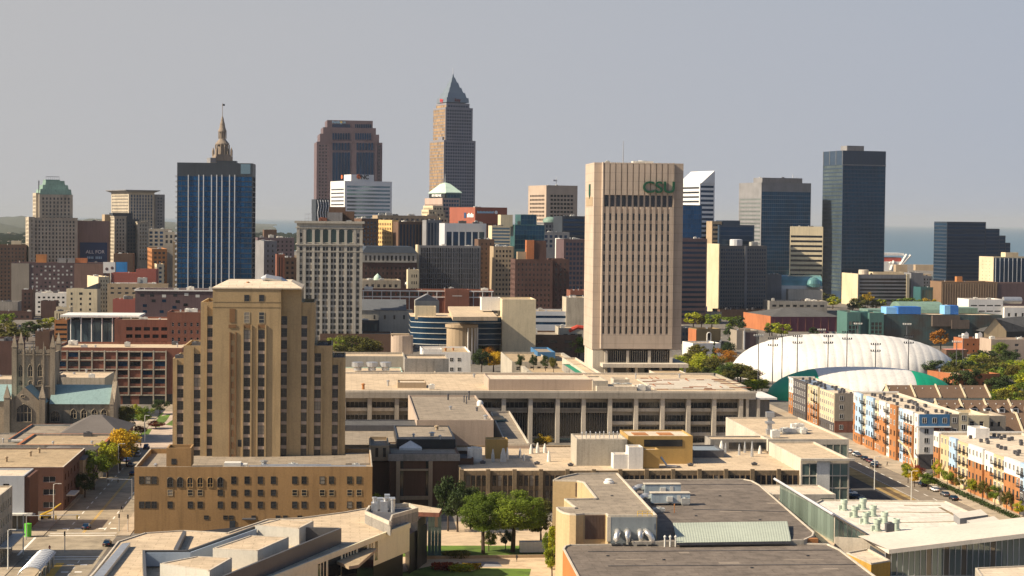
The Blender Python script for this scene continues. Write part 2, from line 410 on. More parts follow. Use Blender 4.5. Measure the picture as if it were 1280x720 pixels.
RF = dict(gray=mat('gray_membrane', (.32, .265, .20), .9, .12, kind='roof'), white=mat('white_membrane', (.68, .57, .43), .8, .07, kind='roof'),
          tan=mat('gravel_ballast', (.44, .33, .20), .95, .10, kind='roof'), dark=mat('dark_membrane', (.10, .098, .095), .9, .12, kind='roof'),
          pale=mat('pale_gravel', (.60, .47, .32), .95, .09, kind='roof'), shingle=mat('brown_shingle', (.135, .085, .055), .95, .14, kind='plain'),
          shing2=mat('gray_shingle', (.13, .115, .105), .95, .14, kind='plain'), copper=MT['copper'])
GL = dict(
    dark=glass('dark_window_glass', (.020, .022, .026), 0, .12), blind=glass('window_glass_with_blinds', (.028, .03, .034), 0, .15, island=.10),
    blue=glass('blue_curtain_glass', (.012, .085, .20), .5, .08, spec=.3), teal=glass('teal_curtain_glass', (.008, .07, .135), .4, .08, spec=.3),
    navy=glass('navy_curtain_glass', (.012, .048, .105), .4, .1, spec=.3), black=glass('black_curtain_glass', (.012, .013, .018), .1, .1),
    pale=glass('pale_reflective_glass', (.35, .40, .40), .5, .15), sky=glass('sky_reflecting_glass', (.16, .24, .28), .5, .06),
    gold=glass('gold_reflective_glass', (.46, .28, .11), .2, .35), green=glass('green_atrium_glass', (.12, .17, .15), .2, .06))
# ------------------------------------------------------------------ setting
def sheet(name, pts, z, m, kind='structure'):
    bm = NB(); poly(bm, [(p[0], p[1], z) for p in ccw(pts)]); return tag(obj(name, bm, m), None, None, None, kind)
CITY = mat('city_ground', (.19, .17, .145), .95, .22, kind='ground')
FOREST = mat('far_forest', (.055, .07, .035), .95, .3, kind='ground', c2=(.09, .09, .06))
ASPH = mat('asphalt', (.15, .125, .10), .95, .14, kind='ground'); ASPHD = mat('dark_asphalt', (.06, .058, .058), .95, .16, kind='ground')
CONC = mat('pavement_concrete', (.44, .36, .26), .95, .14, kind='ground'); GRASS = mat('lawn_grass', (.12, .20, .02), .95, .25, kind='ground')
MARK = mat('road_paint', (.84, .80, .72), .8, .12, kind='plain'); MARKY = mat('yellow_road_paint', (.62, .38, .06), .8, .12, kind='plain')
PLAZA = mat('pale_plaza_paving', (.58, .44, .29), .95, .12, kind='ground')
shore = [G(-400, 290, 0)]
sheet('ground', [(-7000, -300), (7000, -300), (7000, 3300), (2600, 3350), (1300, 3600), (300, 4000), (-600, 4600), (-1500, 6500), (-30000, 60000), (-40000, 60000), (-12000, 3000)], 0, CITY)
WATER = mat('lake_water', (.05, .125, .165), .30, .1, kind='ground', spec=.5, bump=.0)
sheet('lake', [(20000, 3000), (90000, 100000), (-52000, 100000), (-3000, 4200), (200, 3500), (2000, 3100)], -1.2, WATER)
# low wooded hills on the far left shore
bm = NB(); rn = random.Random(3); N, Mm = 70, 16; gv = []
for j in range(Mm):
    row = []
    for i in range(N):
        D = 5200 + j * 1500; x = -D * .62 + i * D * .0072
        e = math.sin(math.pi * j / (Mm - 1)) * min(1, (N - 1 - i) / 14) * (1 if i else 0)
        z = -2 + e * (40 + 22 * math.sin(i * .5 + j) + 14 * math.sin(i * 1.3 + j * .7) + rn.uniform(-6, 6))
        row.append(bm.verts.new((x, D, z)))
    gv.append(row)
for j in range(Mm - 1):
    for i in range(N - 1): bm.faces.new((gv[j][i], gv[j][i + 1], gv[j + 1][i + 1], gv[j + 1][i]))
tag(obj('hills', bm, FOREST, smooth=True), None, None, None, 'structure')
# haze
bm = NB(); bx(bm, -60000, 60000, -600, 70000, -3, 330)
hz = obj('haze', bm, []); hz['kind'] = 'stuff'
hm = bpy.data.materials.new('haze_air'); hm.use_nodes = True; nt = hm.node_tree; nt.nodes.clear()
pv = nt.nodes.new('ShaderNodeVolumePrincipled'); pv.inputs['Color'].default_value = (.60, .65, .70, 1)
pv.inputs['Density'].default_value = 0.000024; pv.inputs['Anisotropy'].default_value = 0.0
oo = nt.nodes.new('ShaderNodeOutputMaterial'); nt.links.new(pv.outputs[0], oo.inputs['Volume'])
hz.data.materials.append(hm)
# ------------------------------------------------------------------ downtown towers
def solid(x0, x1, y0, y1, z0, z1):
    bm = NB(); bx(bm, x0, x1, y0, y1, z0, z1); return bm
def text(body, size, ext, m, parent, loc, rot=(math.pi / 2, 0, 0), name='lettering', ax='CENTER', sx=1.0, bold=0.0):
    c = bpy.data.curves.new(name, 'FONT'); c.body = body; c.size = size; c.extrude = ext; c.align_x = ax; c.align_y = 'CENTER'; c.offset = bold
    t = bpy.data.objects.new('tmp', c); COL.objects.link(t); bpy.context.view_layer.update()
    me = bpy.data.meshes.new_from_object(t.evaluated_get(bpy.context.evaluated_depsgraph_get()))
    bpy.data.objects.remove(t); me.materials.clear(); me.materials.append(m)
    o = bpy.data.objects.new(name, me); COL.objects.link(o); o.parent = parent; o.location = loc; o.rotation_euler = rot; o.scale = (sx, 1, 1)
    return o
SIGNW = mat('white_sign_lettering', (.8, .8, .78), .6, .05); SIGNO = mat('orange_sign_mark', (.75, .16, .04), .6, .05)
SIGNG = mat('dark_green_lettering', (.005, .07, .035), .5, .05); SIGNR = mat('red_sign_lettering', (.55, .03, .03), .6, .05)
SIGNB = mat('blue_banner', (.02, .05, .13), .7, .05); SIGNL = mat('light_blue_lettering', (.35, .55, .70), .6, .05); SIGNY = mat('yellow_lettering', (.75, .52, .12), .6, .05)

# art deco tower with green copper crown
b = B('art_deco_tower', 'pale stone setback tower with a stepped green copper crown at far left', 'office tower', 40, 272, 1760, 22, vb=330)
sp = S(3.2, 3.6, .45, .6, GL['dark'], (2, 2), 2, dep=.4)
b.pbox(32, 40, 97, 272, m=MT['stone'], fr=sp, le=sp)
x = b.last; b.cornice(MT['stone'], x[5] - .6, .7, .3)
b.pbox(32, 36, 44, 271, m=MT['stone'], yo=-2, d=14, fr=sp, le=sp)
b.pbox(None, 49, 91, 243, m=MT['stone'], yo=1.5, d=34, fr=sp, le=sp)
b.pbox(None, 45, 52, 241, m=MT['stone'], yo=5, d=22, le=sp)
x0, x1, y0, y1, _, z1 = (b.hit(50, 243, 3)[0], b.hit(90, 243, 3)[0], 3, 33, 0, b.hit(60, 243, 3)[1]); cx, cy = (x0 + x1) / 2, (y0 + y1) / 2; hw = (x1 - x0) / 2
bm = NB(); loft(bm, [(cx, cy, hw, 14, z1), (cx, cy, hw * .95, 13, z1 + 5), (cx, cy, hw * .82, 12, z1 + 5.01), (cx, cy, hw * .78, 11, z1 + 9), (cx, cy, hw * .62, 10, z1 + 9.02), (cx, cy, hw * .58, 9, z1 + 13), (cx - 2, cy, hw * .45, 8, z1 + 13.02), (cx - 2, cy, hw * .45, 8, z1 + 14)])
b.part('crown', bm, MT['copper'])
bm = NB()
for i in range(7):
    for z in (z1 + 14, ): bx(bm, cx - 8 + i * 2, cx - 7.8 + i * 2, cy - 6, cy - 5.8, z, z + 3)
bx(bm, cx - 8, cx + 4.2, cy - 6, cy - 5.8, z1 + 16.6, z1 + 17); bx(bm, cx - 15, cx - 14, cy - 6, cy - 5, z1 + 1, z1 + 13)
b.part('antenna_frame', bm, MT['gray'])

# brick building with blue banner
b = B('bannered_building', 'windowless reddish stone building with a dark blue banner reading ALL FOR', 'building', 97, 276, 1800, 12, vb=330)
b.pbox(None, 96, 137, 276, d=40, m=mat('dusty_rose_stone', (.27, .18, .15), .9, .12), roof=RF['tan'])
x0, zt = b.hit(100, 303, 0); x1, zb = b.hit(134, 330, 0)
bn = b.part('banner', solid(x0, x1, -.5, -.03, zb, zt), SIGNB)
text('ALL FOR', 4.6, .05, SIGNW, b.root, (b.hit(119, 315)[0], -.6, b.hit(119, 315)[1]))
[b.part('blurred_letter', solid(b.hit(109 + k * 2.1, 321)[0], b.hit(110.4 + k * 2.1, 321)[0], -.62, -.52, b.hit(110, 323.5)[1], b.hit(110, 320.5)[1]), SIGNL) for k in range(9) if k != 4]
b.clutter(2)

# hotel cluster
b = B('stepped_hotel', 'tan stone hotel block with two wings and a dark recess between them', 'building', 143, 270, 1850, 22, vb=322)
sp = S(3.0, 3.6, .45, .55, GL['dark'], (1.5, 1.5), 2)
b.pbox(133, 143, 158, 270, m=MT['stone'], fr=sp, le=sp); b.cornice(MT['stone'], b.last[5] - 1, 1, .5)
b.pbox(None, 158, 174, 274, yo=9, d=30, m=MT['grayd'], fr=S(3, 3.6, .5, .5, GL['navy'], (1, 1), 2))
b.pbox(163, 172, 186, 277, m=MT['stone'], fr=sp, le=sp); b.cornice(MT['stone'], b.last[5] - 1, 1, .5)
b.pbox(None, 141, 166, 266, yo=12, d=20, m=MT['grayd']); b.pbox(None, 131, 156, 268, yo=22, d=16, m=MT['tan'])
b.clutter(3)

# courthouse tower with flaring cornice
b = B('courthouse_tower', 'gray ribbed courthouse tower with a thin flaring flat cornice on top', 'office tower', 161, 240, 2450, 30, vb=300)
sp = S(3.6, 200, .5, .97, GL['navy'], (3, 3), 3, dep=1.0); sp2 = S(3.4, 4.2, .55, .5, GL['navy'], (3, 3), 3)
b.pbox(139, 161, 193, 240, m=MT['stone'], fr=S(4, 4.2, .55, .75, GL['navy'], (2, 2), 3), le=sp2)
x = b.last; bm = NB(); cx, cy, hx, hy = (x[0] + x[1]) / 2, (x[2] + x[3]) / 2, (x[1] - x[0]) / 2, (x[3] - x[2]) / 2
loft(bm, [(cx, cy, hx + .1, hy + .1, x[5] - .5), (cx, cy, hx + 6, hy + 6, x[5] + 2), (cx, cy, hx + 6, hy + 6, x[5] + 2.8)]); b.part('cornice', bm, MT['gray'])
b.pbox(None, 193.5, 206, 243, yo=8, d=25, m=MT['gray'], fr=sp2)

# glass tower with white fins
b = B('glass_apartment_tower', 'blue glass apartment tower with thin white vertical fins and a dark top band', 'apartment tower', 221, 203, 1180, 4, vb=368)
gs = S(2.35, 3.25, .93, .80, GL['blue'], (.5, .5), 8.2, dep=.15)
b.pbox(None, 221.5, 316, 203, d=28, m=MT['grayd'], fr=gs, le=S(4, 3.25, .7, .6, GL['navy'], (1, 1), 8), ri=gs, roof=RF['gray'], par=2)
x = b.last
for u in (235.5, 248.5, 254.5, 264.5, 271, 277.5, 287, 293.5):
    xx, zt = b.hit(u, 218.5); b.part('fin', solid(xx - .3, xx + .3, -.7, -.04, 0, zt), MT['fin'])
xx0, z0_ = b.hit(301, 205); xx1, z1_ = b.hit(313, 217.5)
gp = NB(); quad(gp, (xx0, -.05, z1_), (xx1, -.05, z1_), (xx1, -.05, z0_), (xx0, -.05, z0_)); b.part('glass_panel', gp, GL['sky'])
for j in range(24):
    z = x[5] - 9 - j * 3.25
    if z > b.zv: b.part('balcony', solid(x[0] - 1.5, x[0] - .02, 4, 12, z, z + 1.1), MT['fin'])
b.part('mechanical_screen', solid(x[0] + 24, x[0] + 36, 6, 18, x[5] - 2, x[5] + 1.6), MT['grayd'])

# tiered spire tower
BL = mat('brown_limestone', (.27, .215, .165), .9, .15)
b = B('spired_tower', 'old stone tower with tiered colonnades and a pointed spire behind the glass tower', 'skyscraper', 268, 196, 2400, 22, vb=204)
b.pbox(None, 264, 298, 203, d=36, m=BL, fr=S(3, 4, .4, .6, GL['dark'], (1, 1), 2))
b.pbox(None, 263, 270, 197, yo=1, d=20, m=MT['gray'])
x0, x1 = b.hit(271, 196)[0], b.hit(293, 196)[0]; cx = b.hit(281.5, 196)[0]; cy = 16
zz = lambda v: b.hit(281, v, 10)[1]
bm = NB(); k = 1 / b.s
loft(bm, [(cx, cy, 11, 11, zz(204)), (cx, cy, 11, 11, zz(195.5)), (cx, cy, 9.6, 9.6, zz(195.4)), (cx, cy, 9.4, 9.4, zz(193))])
b.part('plinth', bm, BL)
bm = NB(); lathe(bm, [(6.4, zz(193)), (6.4, zz(181)), (9.0, zz(180.8)), (9.0, zz(179.5)), (6, zz(176)), (4.2, zz(173.5)), (3.6, zz(173)), (4.0, zz(165)), (5.4, zz(164.8)), (5.4, zz(163.4)), (4.0, zz(160)), (3.2, zz(156)), (3.3, zz(155)), (1.9, zz(150.5)), (2.0, zz(149.8)), (.9, zz(146)), (.35, zz(144.5)), (.3, zz(129))], 16, cx, cy)
b.part('spire', bm, BL)
for i in range(12):
    a = i * math.pi / 6 + .1; m_ = NB(); lathe(m_, [(.75, zz(193)), (.7, zz(181))], 6, cx + 9 * math.cos(a), cy + 9 * math.sin(a)); b.part('column', m_, BL)
    m_ = NB(); lathe(m_, [(.42, zz(173.2)), (.4, zz(165))], 6, cx + 5 * math.cos(a), cy + 5 * math.sin(a)); b.part('column', m_, BL)
for sx_, sy_ in ((-1, -1), (1, -1), (-1, 1), (1, 1)):
    m_ = NB(); lathe(m_, [(1.6, zz(195)), (1.6, zz(188)), (.1, zz(184))], 8, cx + 9.6 * sx_, cy + 9.6 * sy_); b.part('pinnacle', m_, BL)
m_ = NB(); bx(m_, cx + .3, cx + 3, cy - .05, cy + .05, zz(132), zz(129.6)); b.part('flag', m_, MT['blk'])

# brown granite stepped tower
b = B('granite_tower', 'dark pink granite tower with stepped shoulders and tall window strips', 'skyscraper', 396, 177, 2350, 9, vb=265)
sd = S(3.9, 4.1, .45, .5, GL['dark'], (2, 2), 3, dep=.5)
for (a, c, v, yo, d) in ((396, 478, 177, 0, 62), (400, 474, 167, 2, 58), (404, 470, 159, 4, 54), (409, 466, 150, 6, 50)):
    b.pbox(None, a, c, v, yo=yo, d=d, m=MT['pink'], roof=RF['dark'], fr=sd if yo == 0 else None)
zf = lambda v: b.hit(440, v, -1)[1]; xf = lambda u, v=200: b.hit(u, v, -1)[0]
cbx = [xf(412), xf(470), -1.0, 8, zf(300), zf(152.5)]
b.box(xf(411), xf(471), -1.2, 6.5, 0, zf(180), MT['pink'], roof=RF['dark'])
def strips(ua, ub, va, vb_, n, yo, g):
    for i in range(n):
        x0_, z1_ = b.hit(ua + (ub - ua) * (i + .18) / n, va, yo); x1_, z0_ = b.hit(ua + (ub - ua) * (i + .82) / n, vb_, yo)
        m_ = NB(); bx(m_, x0_, x1_, yo - .25, yo - .03, z0_, z1_); b.part('window_strip', m_, g)
strips(415, 437.5, 190.5, 262, 6, -1.2, GL['navy']); strips(445, 467, 190.5, 262, 6, -1.2, GL['navy'])
strips(415, 437.5, 178.5, 187.5, 6, -1.2, GL['navy']) if False else None
for (ua, ub) in ((415, 437.5), (443.5, 464)):
    strips(ua, ub, 166.5, 174.5, 7, 2, GL['navy'])
    strips(ua, ub, 155.3, 161.5, 9, 6, GL['navy'])
b.box(xf(411), xf(440.5), -1.0, 5, zf(179.5), zf(176.8), MT['pink']); b.box(xf(441), xf(471), -1.0, 5, zf(179.5), zf(176.8), MT['pink'])
strips(415, 437.5, 178.6, 187.6, 6, -1.25, GL['navy']); strips(445, 467, 178.6, 187.6, 6, -1.25, GL['navy'])
text('Huntington', 4.6, .1, SIGNL, b.root, (b.hit(424, 152)[0], 5.8, b.hit(424, 152.4)[1]), sx=.8, bold=.1)
m_ = NB(); bx(m_, b.hit(426, 152)[0], b.hit(428, 152)[0], 5.4, 5.7, b.hit(426, 153.6)[1], b.hit(426, 151.4)[1]); b.part('sign_mark', m_, SIGNY)

# white slab with round-marked sign
b = B('white_bank_slab', 'white office slab with one bright striped side and an orange and black PNC roof sign', 'office tower', 431, 226, 2000, 24, vb=268)
sp = S(0, 4.0, .94, .40, GL['pale'], (1.5, 1.5), 5, dep=.4, name='window_band'); sl_ = S(0, 4.0, .94, .38, GL['dark'], (1.5, 1.5), 7, dep=.4, name='window_band')
b.pbox(413, 431, 490, 226, m=MT['wht'], fr=S(0, 4, .96, .5, GL['sky'], (1.5, 1), 4, dep=.3, name='window_band'), le=sl_)
b.pbox(430, 439, 467.5, 218, m=MT['wht'], yo=2, roof=RF['gray'])
y = b.last
text('PNC', 6.2, .15, MT['blk'], b.root, (b.hit(455, 222)[0], 1.7, b.hit(455, 221.6)[1]), bold=.2)
m_ = NB(); 
cxx, czz = b.hit(448.5, 220.8, 2); lathe(m_, [(2.6, 0), (2.6, .3), (1.2, .35)], 14); q_ = b.part('sign_mark', m_, SIGNO); q_.location = (cxx, 1.9, czz); q_.rotation_euler = (math.pi / 2, 0, 0)
m_ = NB(); lathe(m_, [(2.2, 0), (2.2, .3), (1.2, .35)], 14); q_ = b.part('sign_mark', m_, SIGNO); q_.location = (y[0] - .05, y[2] + 30, czz); q_.rotation_euler = (0, -math.pi / 2, 0)

# small white zigzag block behind stone tower
b = B('white_ribbed_block', 'small dark block with white wavy vertical ribs behind the arched stone tower', 'building', 396, 249, 1800, 18, vb=275)
b.pbox(None, 395, 412, 249, d=20, m=MT['grayd'], fr=S(2.5, 200, .45, .98, GL['navy'], (.5, .5), .5, dep=.4))
for i in range(5):
    m_ = NB(); x_, z_ = b.hit(397 + i * 3.2, 250); tube(m_, [(x_, -.6, z_), (x_ + .9, -.6, z_ - 6), (x_, -.6, z_ - 12), (x_ + .9, -.6, z_ - 20)], .4, 5); b.part('rib', m_, MT['fin'])

# tallest tower
b = B('tallest_skyscraper', 'tallest gray tower with a gold lit side and a stepped steel pyramid top', 'skyscraper', 556, 175, 2450, 25, vb=262)
gf = S(3.4, 4.2, .6, .55, GL['sky'], (2, 2), 2, dep=.25); gl_ = S(3.2, 4.0, .78, .8, GL['gold'], (1, 1), 2, dep=.2)  # gold glass colour on the left side paints in the warm sun reflection
gf = S(3.4, 4.2, .6, .55, GL['navy'], (2, 2), 2, dep=.25)
ST = mat('silver_gray_granite', (.22, .215, .24), .7, .08)
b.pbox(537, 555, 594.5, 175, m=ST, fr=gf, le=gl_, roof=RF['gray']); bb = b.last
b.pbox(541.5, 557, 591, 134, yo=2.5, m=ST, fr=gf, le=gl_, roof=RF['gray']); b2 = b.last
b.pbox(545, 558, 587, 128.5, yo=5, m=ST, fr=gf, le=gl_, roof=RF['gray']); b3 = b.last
b.pbox(None, 553, 557.5, 171, yo=8, d=14, m=ST, fr=None)
z = lambda v: b.hit(567, v, 15)[1]
cx, cy = (b3[0] + b3[1]) / 2, (b3[2] + b3[3]) / 2; hx, hy = (b3[1] - b3[0]) / 2, (b3[3] - b3[2]) / 2
bm = NB(); PYR = mat('brushed_steel_pyramid', (.19, .23, .27), .4, .08, .25)
secs = [(z(128.5), .97), (z(122.5), .93), (z(122.4), .82), (z(116), .72), (z(115.9), .62), (z(109.5), .50), (z(109.4), .42), (z(103), .31), (z(102.9), .25), (z(96.5), .12), (z(96.4), .07), (z(91), .01)]
loft(bm, [(cx, cy, hx * k_, hy * k_, zz_) for zz_, k_ in secs]); b.part('pyramid', bm, PYR)
m_ = NB(); lathe(m_, [(.5, z(94)), (.25, z(84))], 6, cx, cy); b.part('mast', m_, MT['alum'])
text('key', 6, .1, mat('maroon_sign_lettering', (.12, .015, .02), .6), b.root, (b.hit(574, 125)[0], b3[2] - .15, z(125.5)), bold=.1)
text('key', 6.5, .1, SIGNR, b.root, (b3[0] + .2, b3[2] + (b3[3]-b3[2]) * .5, z(125.5)), (math.pi / 2, 0, -math.pi / 2), bold=.3)

# green pyramid-roofed bank tower
b = B('green_roofed_tower', 'pink stone stepped tower with a pale green pyramid roof and a dark sign band', 'office tower', 556, 243, 1850, 24, vb=300)
sp = S(3, 3.8, .5, .5, GL['dark'], (1, 1), 1); spt = S(3, 3.8, .75, .6, GL['teal'], (1, 1), 1)
PS = mat('pale_pink_stone', (.44, .33, .28), .8, .12)
b.pbox(537, 558, 576, 241.5, m=MT['teal'], fr=spt, le=sp, yo=4); p0 = b.last
b.pbox(531, 553, 575, 247.5, m=PS, fr=spt, le=S(3, 200, .5, .9, GL['dark'], (1, 1), 1), yo=2)
for (us, uc, u1, v) in ((529, 541, 554, 257), (530, 545, 556, 265), (527, 536, 548, 262), (538, 550, 560, 272), (527, 534, 542, 268)):
    b.pbox(us, uc, u1, v, m=MT['cream'], fr=sp, le=sp, yo=-(v - 250) * .35)
x0, x1, y0, y1, _, z1 = p0; cx, cy = (x0 + x1) / 2, (y0 + y1) / 2; hx, hy = (x1 - x0) / 2 + 1, (y1 - y0) / 2 + 1
bm = NB(); loft(bm, [(cx, cy, hx, hy, z1), (cx, cy, hx, hy, z1 + .8), (cx, cy, hx * .3, hy * .3, b.hit(557, 229.5, 15)[1]), (cx, cy, hx * .05, hy * .05, b.hit(557, 228, 15)[1])]); b.part('pyramid_roof', bm, MT['copp2'])
m_ = NB(); lathe(m_, [(.4, b.hit(557, 229, 15)[1]), (.2, b.hit(557, 217, 15)[1])], 6, cx, cy); b.part('mast', m_, MT['fin'])
m_ = NB(); bx(m_, x0 - 1.4, x0 - .6, y0, y1 - 2, z1 - 4.3, z1 - .4); b.part('sign_band', m_, MT['blk'])
text('FIFTH THIRD BANK', 3.2, .05, SIGNW, b.root, (x0 - 1.5, (y0 + y1) / 2, z1 - 2.3), (math.pi / 2, 0, -math.pi / 2), bold=.15, sx=.9)

# orange/dark brick office with sign
b = B('sign_topped_block', 'square block with an orange lit side and a dark front carrying pale lettering', 'office building', 594, 259, 1750, 24, vb=300)
b.pbox(562, 594, 634, 259, m=MT['bricko'] and mat('terracotta_panel', (.30, .09, .055), .8, .1), fr=S(2.2, 200, .5, .95, GL['black'], (1, 1), 13), le=S(2.2, 200, .5, .95, GL['dark'], (1, 1), 13), roof=RF['dark'])
x0, x1, y0, y1, _, z1 = b.last
[b.part('blurred_letter', solid(b.hit(596.5 + k * 1.3, 265)[0], b.hit(597.5 + k * 1.3, 265)[0], -.3, -.05, b.hit(600, 266.6)[1], b.hit(600, 264.2 if k % 3 else 263.6)[1]), SIGNL) for k in range(16)]
m_ = NB(); lathe(m_, [(1.6, 0), (1.6, .3)], 12); q_ = b.part('sign_mark', m_, SIGNW); q_.location = (b.hit(620, 265.5)[0], -.1, b.hit(620, 265.5)[1]); q_.rotation_euler = (math.pi / 2, 0, 0)
yq = b.hitx(590, 265, x0)[0]
[b.part('blurred_letter', solid(x0 - .3, x0 - .05, 3.5 + k * 3.2, 5.8 + k * 3.2, z1 - 9.4, z1 - (5.4 if k % 2 else 6.4)), SIGNW) for k in range(5)]
m_ = NB(); bx(m_, x0 - .4, x0 - .05, 21, 26, z1 - 10, z1 - 5); b.part('sign_mark', m_, SIGNB)
b.clutter(2)

# tan county tower
b = B('tan_court_tower', 'square tan concrete tower with deep grid windows and a lit left side', 'office tower', 683, 231, 2200, 23, vb=275)
sp = S(4.2, 4.6, .78, .55, GL['dark'], (5, 5), 10, dep=1.0)
b.pbox(660.5, 683, 722, 231.5, m=MT['stone'] and mat('beige_concrete', (.42, .33, .26), .9, .1), fr=sp, le=S(4.2, 4.6, .75, .5, GL['dark'], (5, 5), 10, dep=1.0))
x = b.last; m_ = NB(); lathe(m_, [(.4, x[5]), (.3, x[5] + 9)], 6, x[0] + 18, x[2] + 12); bx(m_, x[0] + 14, x[0] + 19, x[2] + 12, x[2] + 12.4, x[5] + 5, x[5] + 7); b.part('mast', m_, MT['fin'])
b.clutter(2)

# -------- slant-topped white tower
b = B('slant_topped_tower', 'white banded tower with a diagonal sliced triangular top', 'office tower', 874, 214, 1650, 24, vb=300)
band = S(0, 4.0, .96, .48, GL['dark'], (.6, .6), 17, dep=.4, name='window_band'); bandn = S(0, 4.0, .96, .5, GL['navy'], (.6, .6), 12, dep=.4, name='window_band')
b.pbox(846, 875, 893.5, 229, m=MT['wht'], fr=S(0, 4.0, .96, .5, GL['navy'], (.6, .6), 1, dep=.4, name='window_band'), le=S(0, 4.0, .96, .42, GL['dark'], (.6, .6), 2, dep=.4, name='window_band'))
x0, x1, y0, y1, _, z1 = b.last; zt = b.hit(890, 213.5, 0)[1]
bm = NB(); v_ = [bm.verts.new(p) for p in ((x0, y0, z1 - 1), (x1, y0, z1 - 1), (x1, y1, z1 - 1), (x0, y1, z1 - 1), (x1, y0, zt), (x1, y1, zt), (x1 - .5, y0, zt), (x1 - .5, y1, zt))]
for f in ((0, 1, 4, 6), (1, 2, 5, 4), (2, 3, 7, 5), (3, 0, 6, 7), (6, 4, 5, 7)): bm.faces.new([v_[i] for i in f])
b.part('slanted_top', bm, MT['wht'])

b = B('blue_glass_block', 'plain dark blue glass block in front of the white slant topped tower', 'office building', 853, 256, 1560, 10, vb=300)
b.pbox(None, 846, 877.5, 256, d=30, m=MT['grayd'], fr=S(2.4, 3.8, .96, .94, GL['blue'], (.2, .2), .4, dep=.08))

b = B('twin_tone_tower', 'teal glass tower with a pale striped lit side and a gray crown band', 'office tower', 952, 224, 1900, 19, vb=378)
tg = S(2.2, 4.0, .96, .9, GL['teal'], (.6, .6), 9, dep=.08)
b.pbox(924, 952, 1014, 228, m=MT['gray'], fr=tg, le=S(0, 4.0, .97, .45, GL['pale'], (1, 1), 15, dep=.3, name='window_band'), roof=RF['gray'])  # pale glass on the left side paints its sunlit brightness
b.pbox(938, 953, 1003, 222, yo=9, d=20, m=MT['pink'] and MT['gray'])
m_ = NB(); lathe(m_, [(.5, b.hit(998, 222)[1]), (.3, b.hit(998, 218)[1])], 6, b.hit(998, 222)[0], 12); b.part('mast', m_, MT['fin']); b.clutter(3)

b = B('tallest_blue_tower', 'tall dark blue glass tower with a gridded face and a plain dark crown', 'skyscraper', 1054, 188, 1900, 17, vb=360)
gs = S(1.55, 3.9, .80, .70, GL['teal'], (.8, .8), 15, dep=.25)
b.pbox(1029, 1054, 1107.5, 188, m=mat('dark_blue_metal', (.035, .06, .10), .4, .1), fr=gs, le=S(1.7, 3.9, .8, .7, glass('gray_green_reflective_glass', (.22, .28, .27), .5, .15), (.8, .8), 14, dep=.2), roof=RF['gray'])  # paler gray green glass on the left puts sunlight into the colour
x = b.last
for f_ in (.02, .34, .66, .98):
    m_ = NB(); yy = x[2] + (x[3] - x[2]) * f_; bx(m_, x[0] - .35, x[0] - .02, yy - .3, yy + .3, x[5] - 14, x[5] + .3); b.part('fin', m_, MT['gray'])
m_ = NB(); bx(m_, x[0] - .4, x[1] + .4, -.35, -.02, x[5] - 14.8, x[5] - 13.9); b.part('trim_band', m_, MT['gray'])
b.pbox(None, 1059, 1080, 182, yo=14, d=14, m=MT['gray']); b.clutter(2, z=x[5])

b = B('banded_cream_block', 'square block of alternating cream and dark brown bands beside the dark tower', 'office building', 988, 283, 1700, -8, vb=362)
b.pbox(None, 988, 1029, 283, d=32, m=MT['cream'], fr=S(0, 4.35, .985, .46, GL['black'], (.3, .3), 8, dep=.6, off=1, name='window_band'), roof=RF['tan'])
b.clutter(2)

b = B('stepped_glass_building', 'dark blue glass office stepping down to the right by the lake', 'office building', 1183, 277, 2000, 14, vb=366)
for i, (u1, v) in enumerate(((1232.5, 277), (1249.5, 286), (1257, 294.5), (1263, 303.5))):
    gsx = S(0, 3.7, .985, .62, GL['navy'], (.3, .3), 1, dep=.3, name='window_band')
    if i == 0:
        b.pbox(1181.5, 1184, u1, v, m=mat('blue_black_metal', (.03, .045, .07), .4, .1), fr=gsx, le=gsx, d=30, roof=RF['gray'])
    else:
        x = b.last; x0, z1 = b.hit(u1, v); b.box(x[1] + .01, x0, 0, 30 - i * .02, 0, z1, MATS['blue_black_metal'], fr=gsx, ri=None, roof=RF['gray']); b.last = (x[1], x0, 0, 30, 0, z1)

b = B('finned_tan_building', 'tan concrete building with white fins over a dark window wall at right edge', 'office building', 1242, 321, 1880, 12, vb=362)
b.pbox(1224, 1242, 1300, 321, m=MT['cream'], le=S(9, 3.6, .1, .3, GL['dark'], (4, 4), 3), roof=RF['tan'])
x = b.last; m_ = NB(); bx(m_, .6, x[1] - .5, -.3, -.03, 0, x[5] - 1.2); b.part('window_wall', m_, GL['navy'])
for i in range(9): m_ = NB(); bx(m_, 2 + i * 4.6, 2.5 + i * 4.6, -.8, -.32, 0, x[5] - 1.2); b.part('fin', m_, MT['fin'])
b.pbox(None, 1257, 1273, 315.5, yo=10, d=10, m=MT['cream'], le=None)

# stone tower with arched loggia
b = B('arched_stone_tower', 'cream terracotta tower with six tall green arched windows below its cornice', 'office tower', 371, 276, 1130, 5, vb=402)
sp = S(5.75, 3.62, .62, .52, GL['blind'], (4.2, 4.2), 17.2, dep=.45, cols=1)
b.pbox(None, 371, 453, 276, d=28, m=MT['terra'], roof=RF['tan'], par=1.5); x = b.last
W = x[1]; zt = x[5]
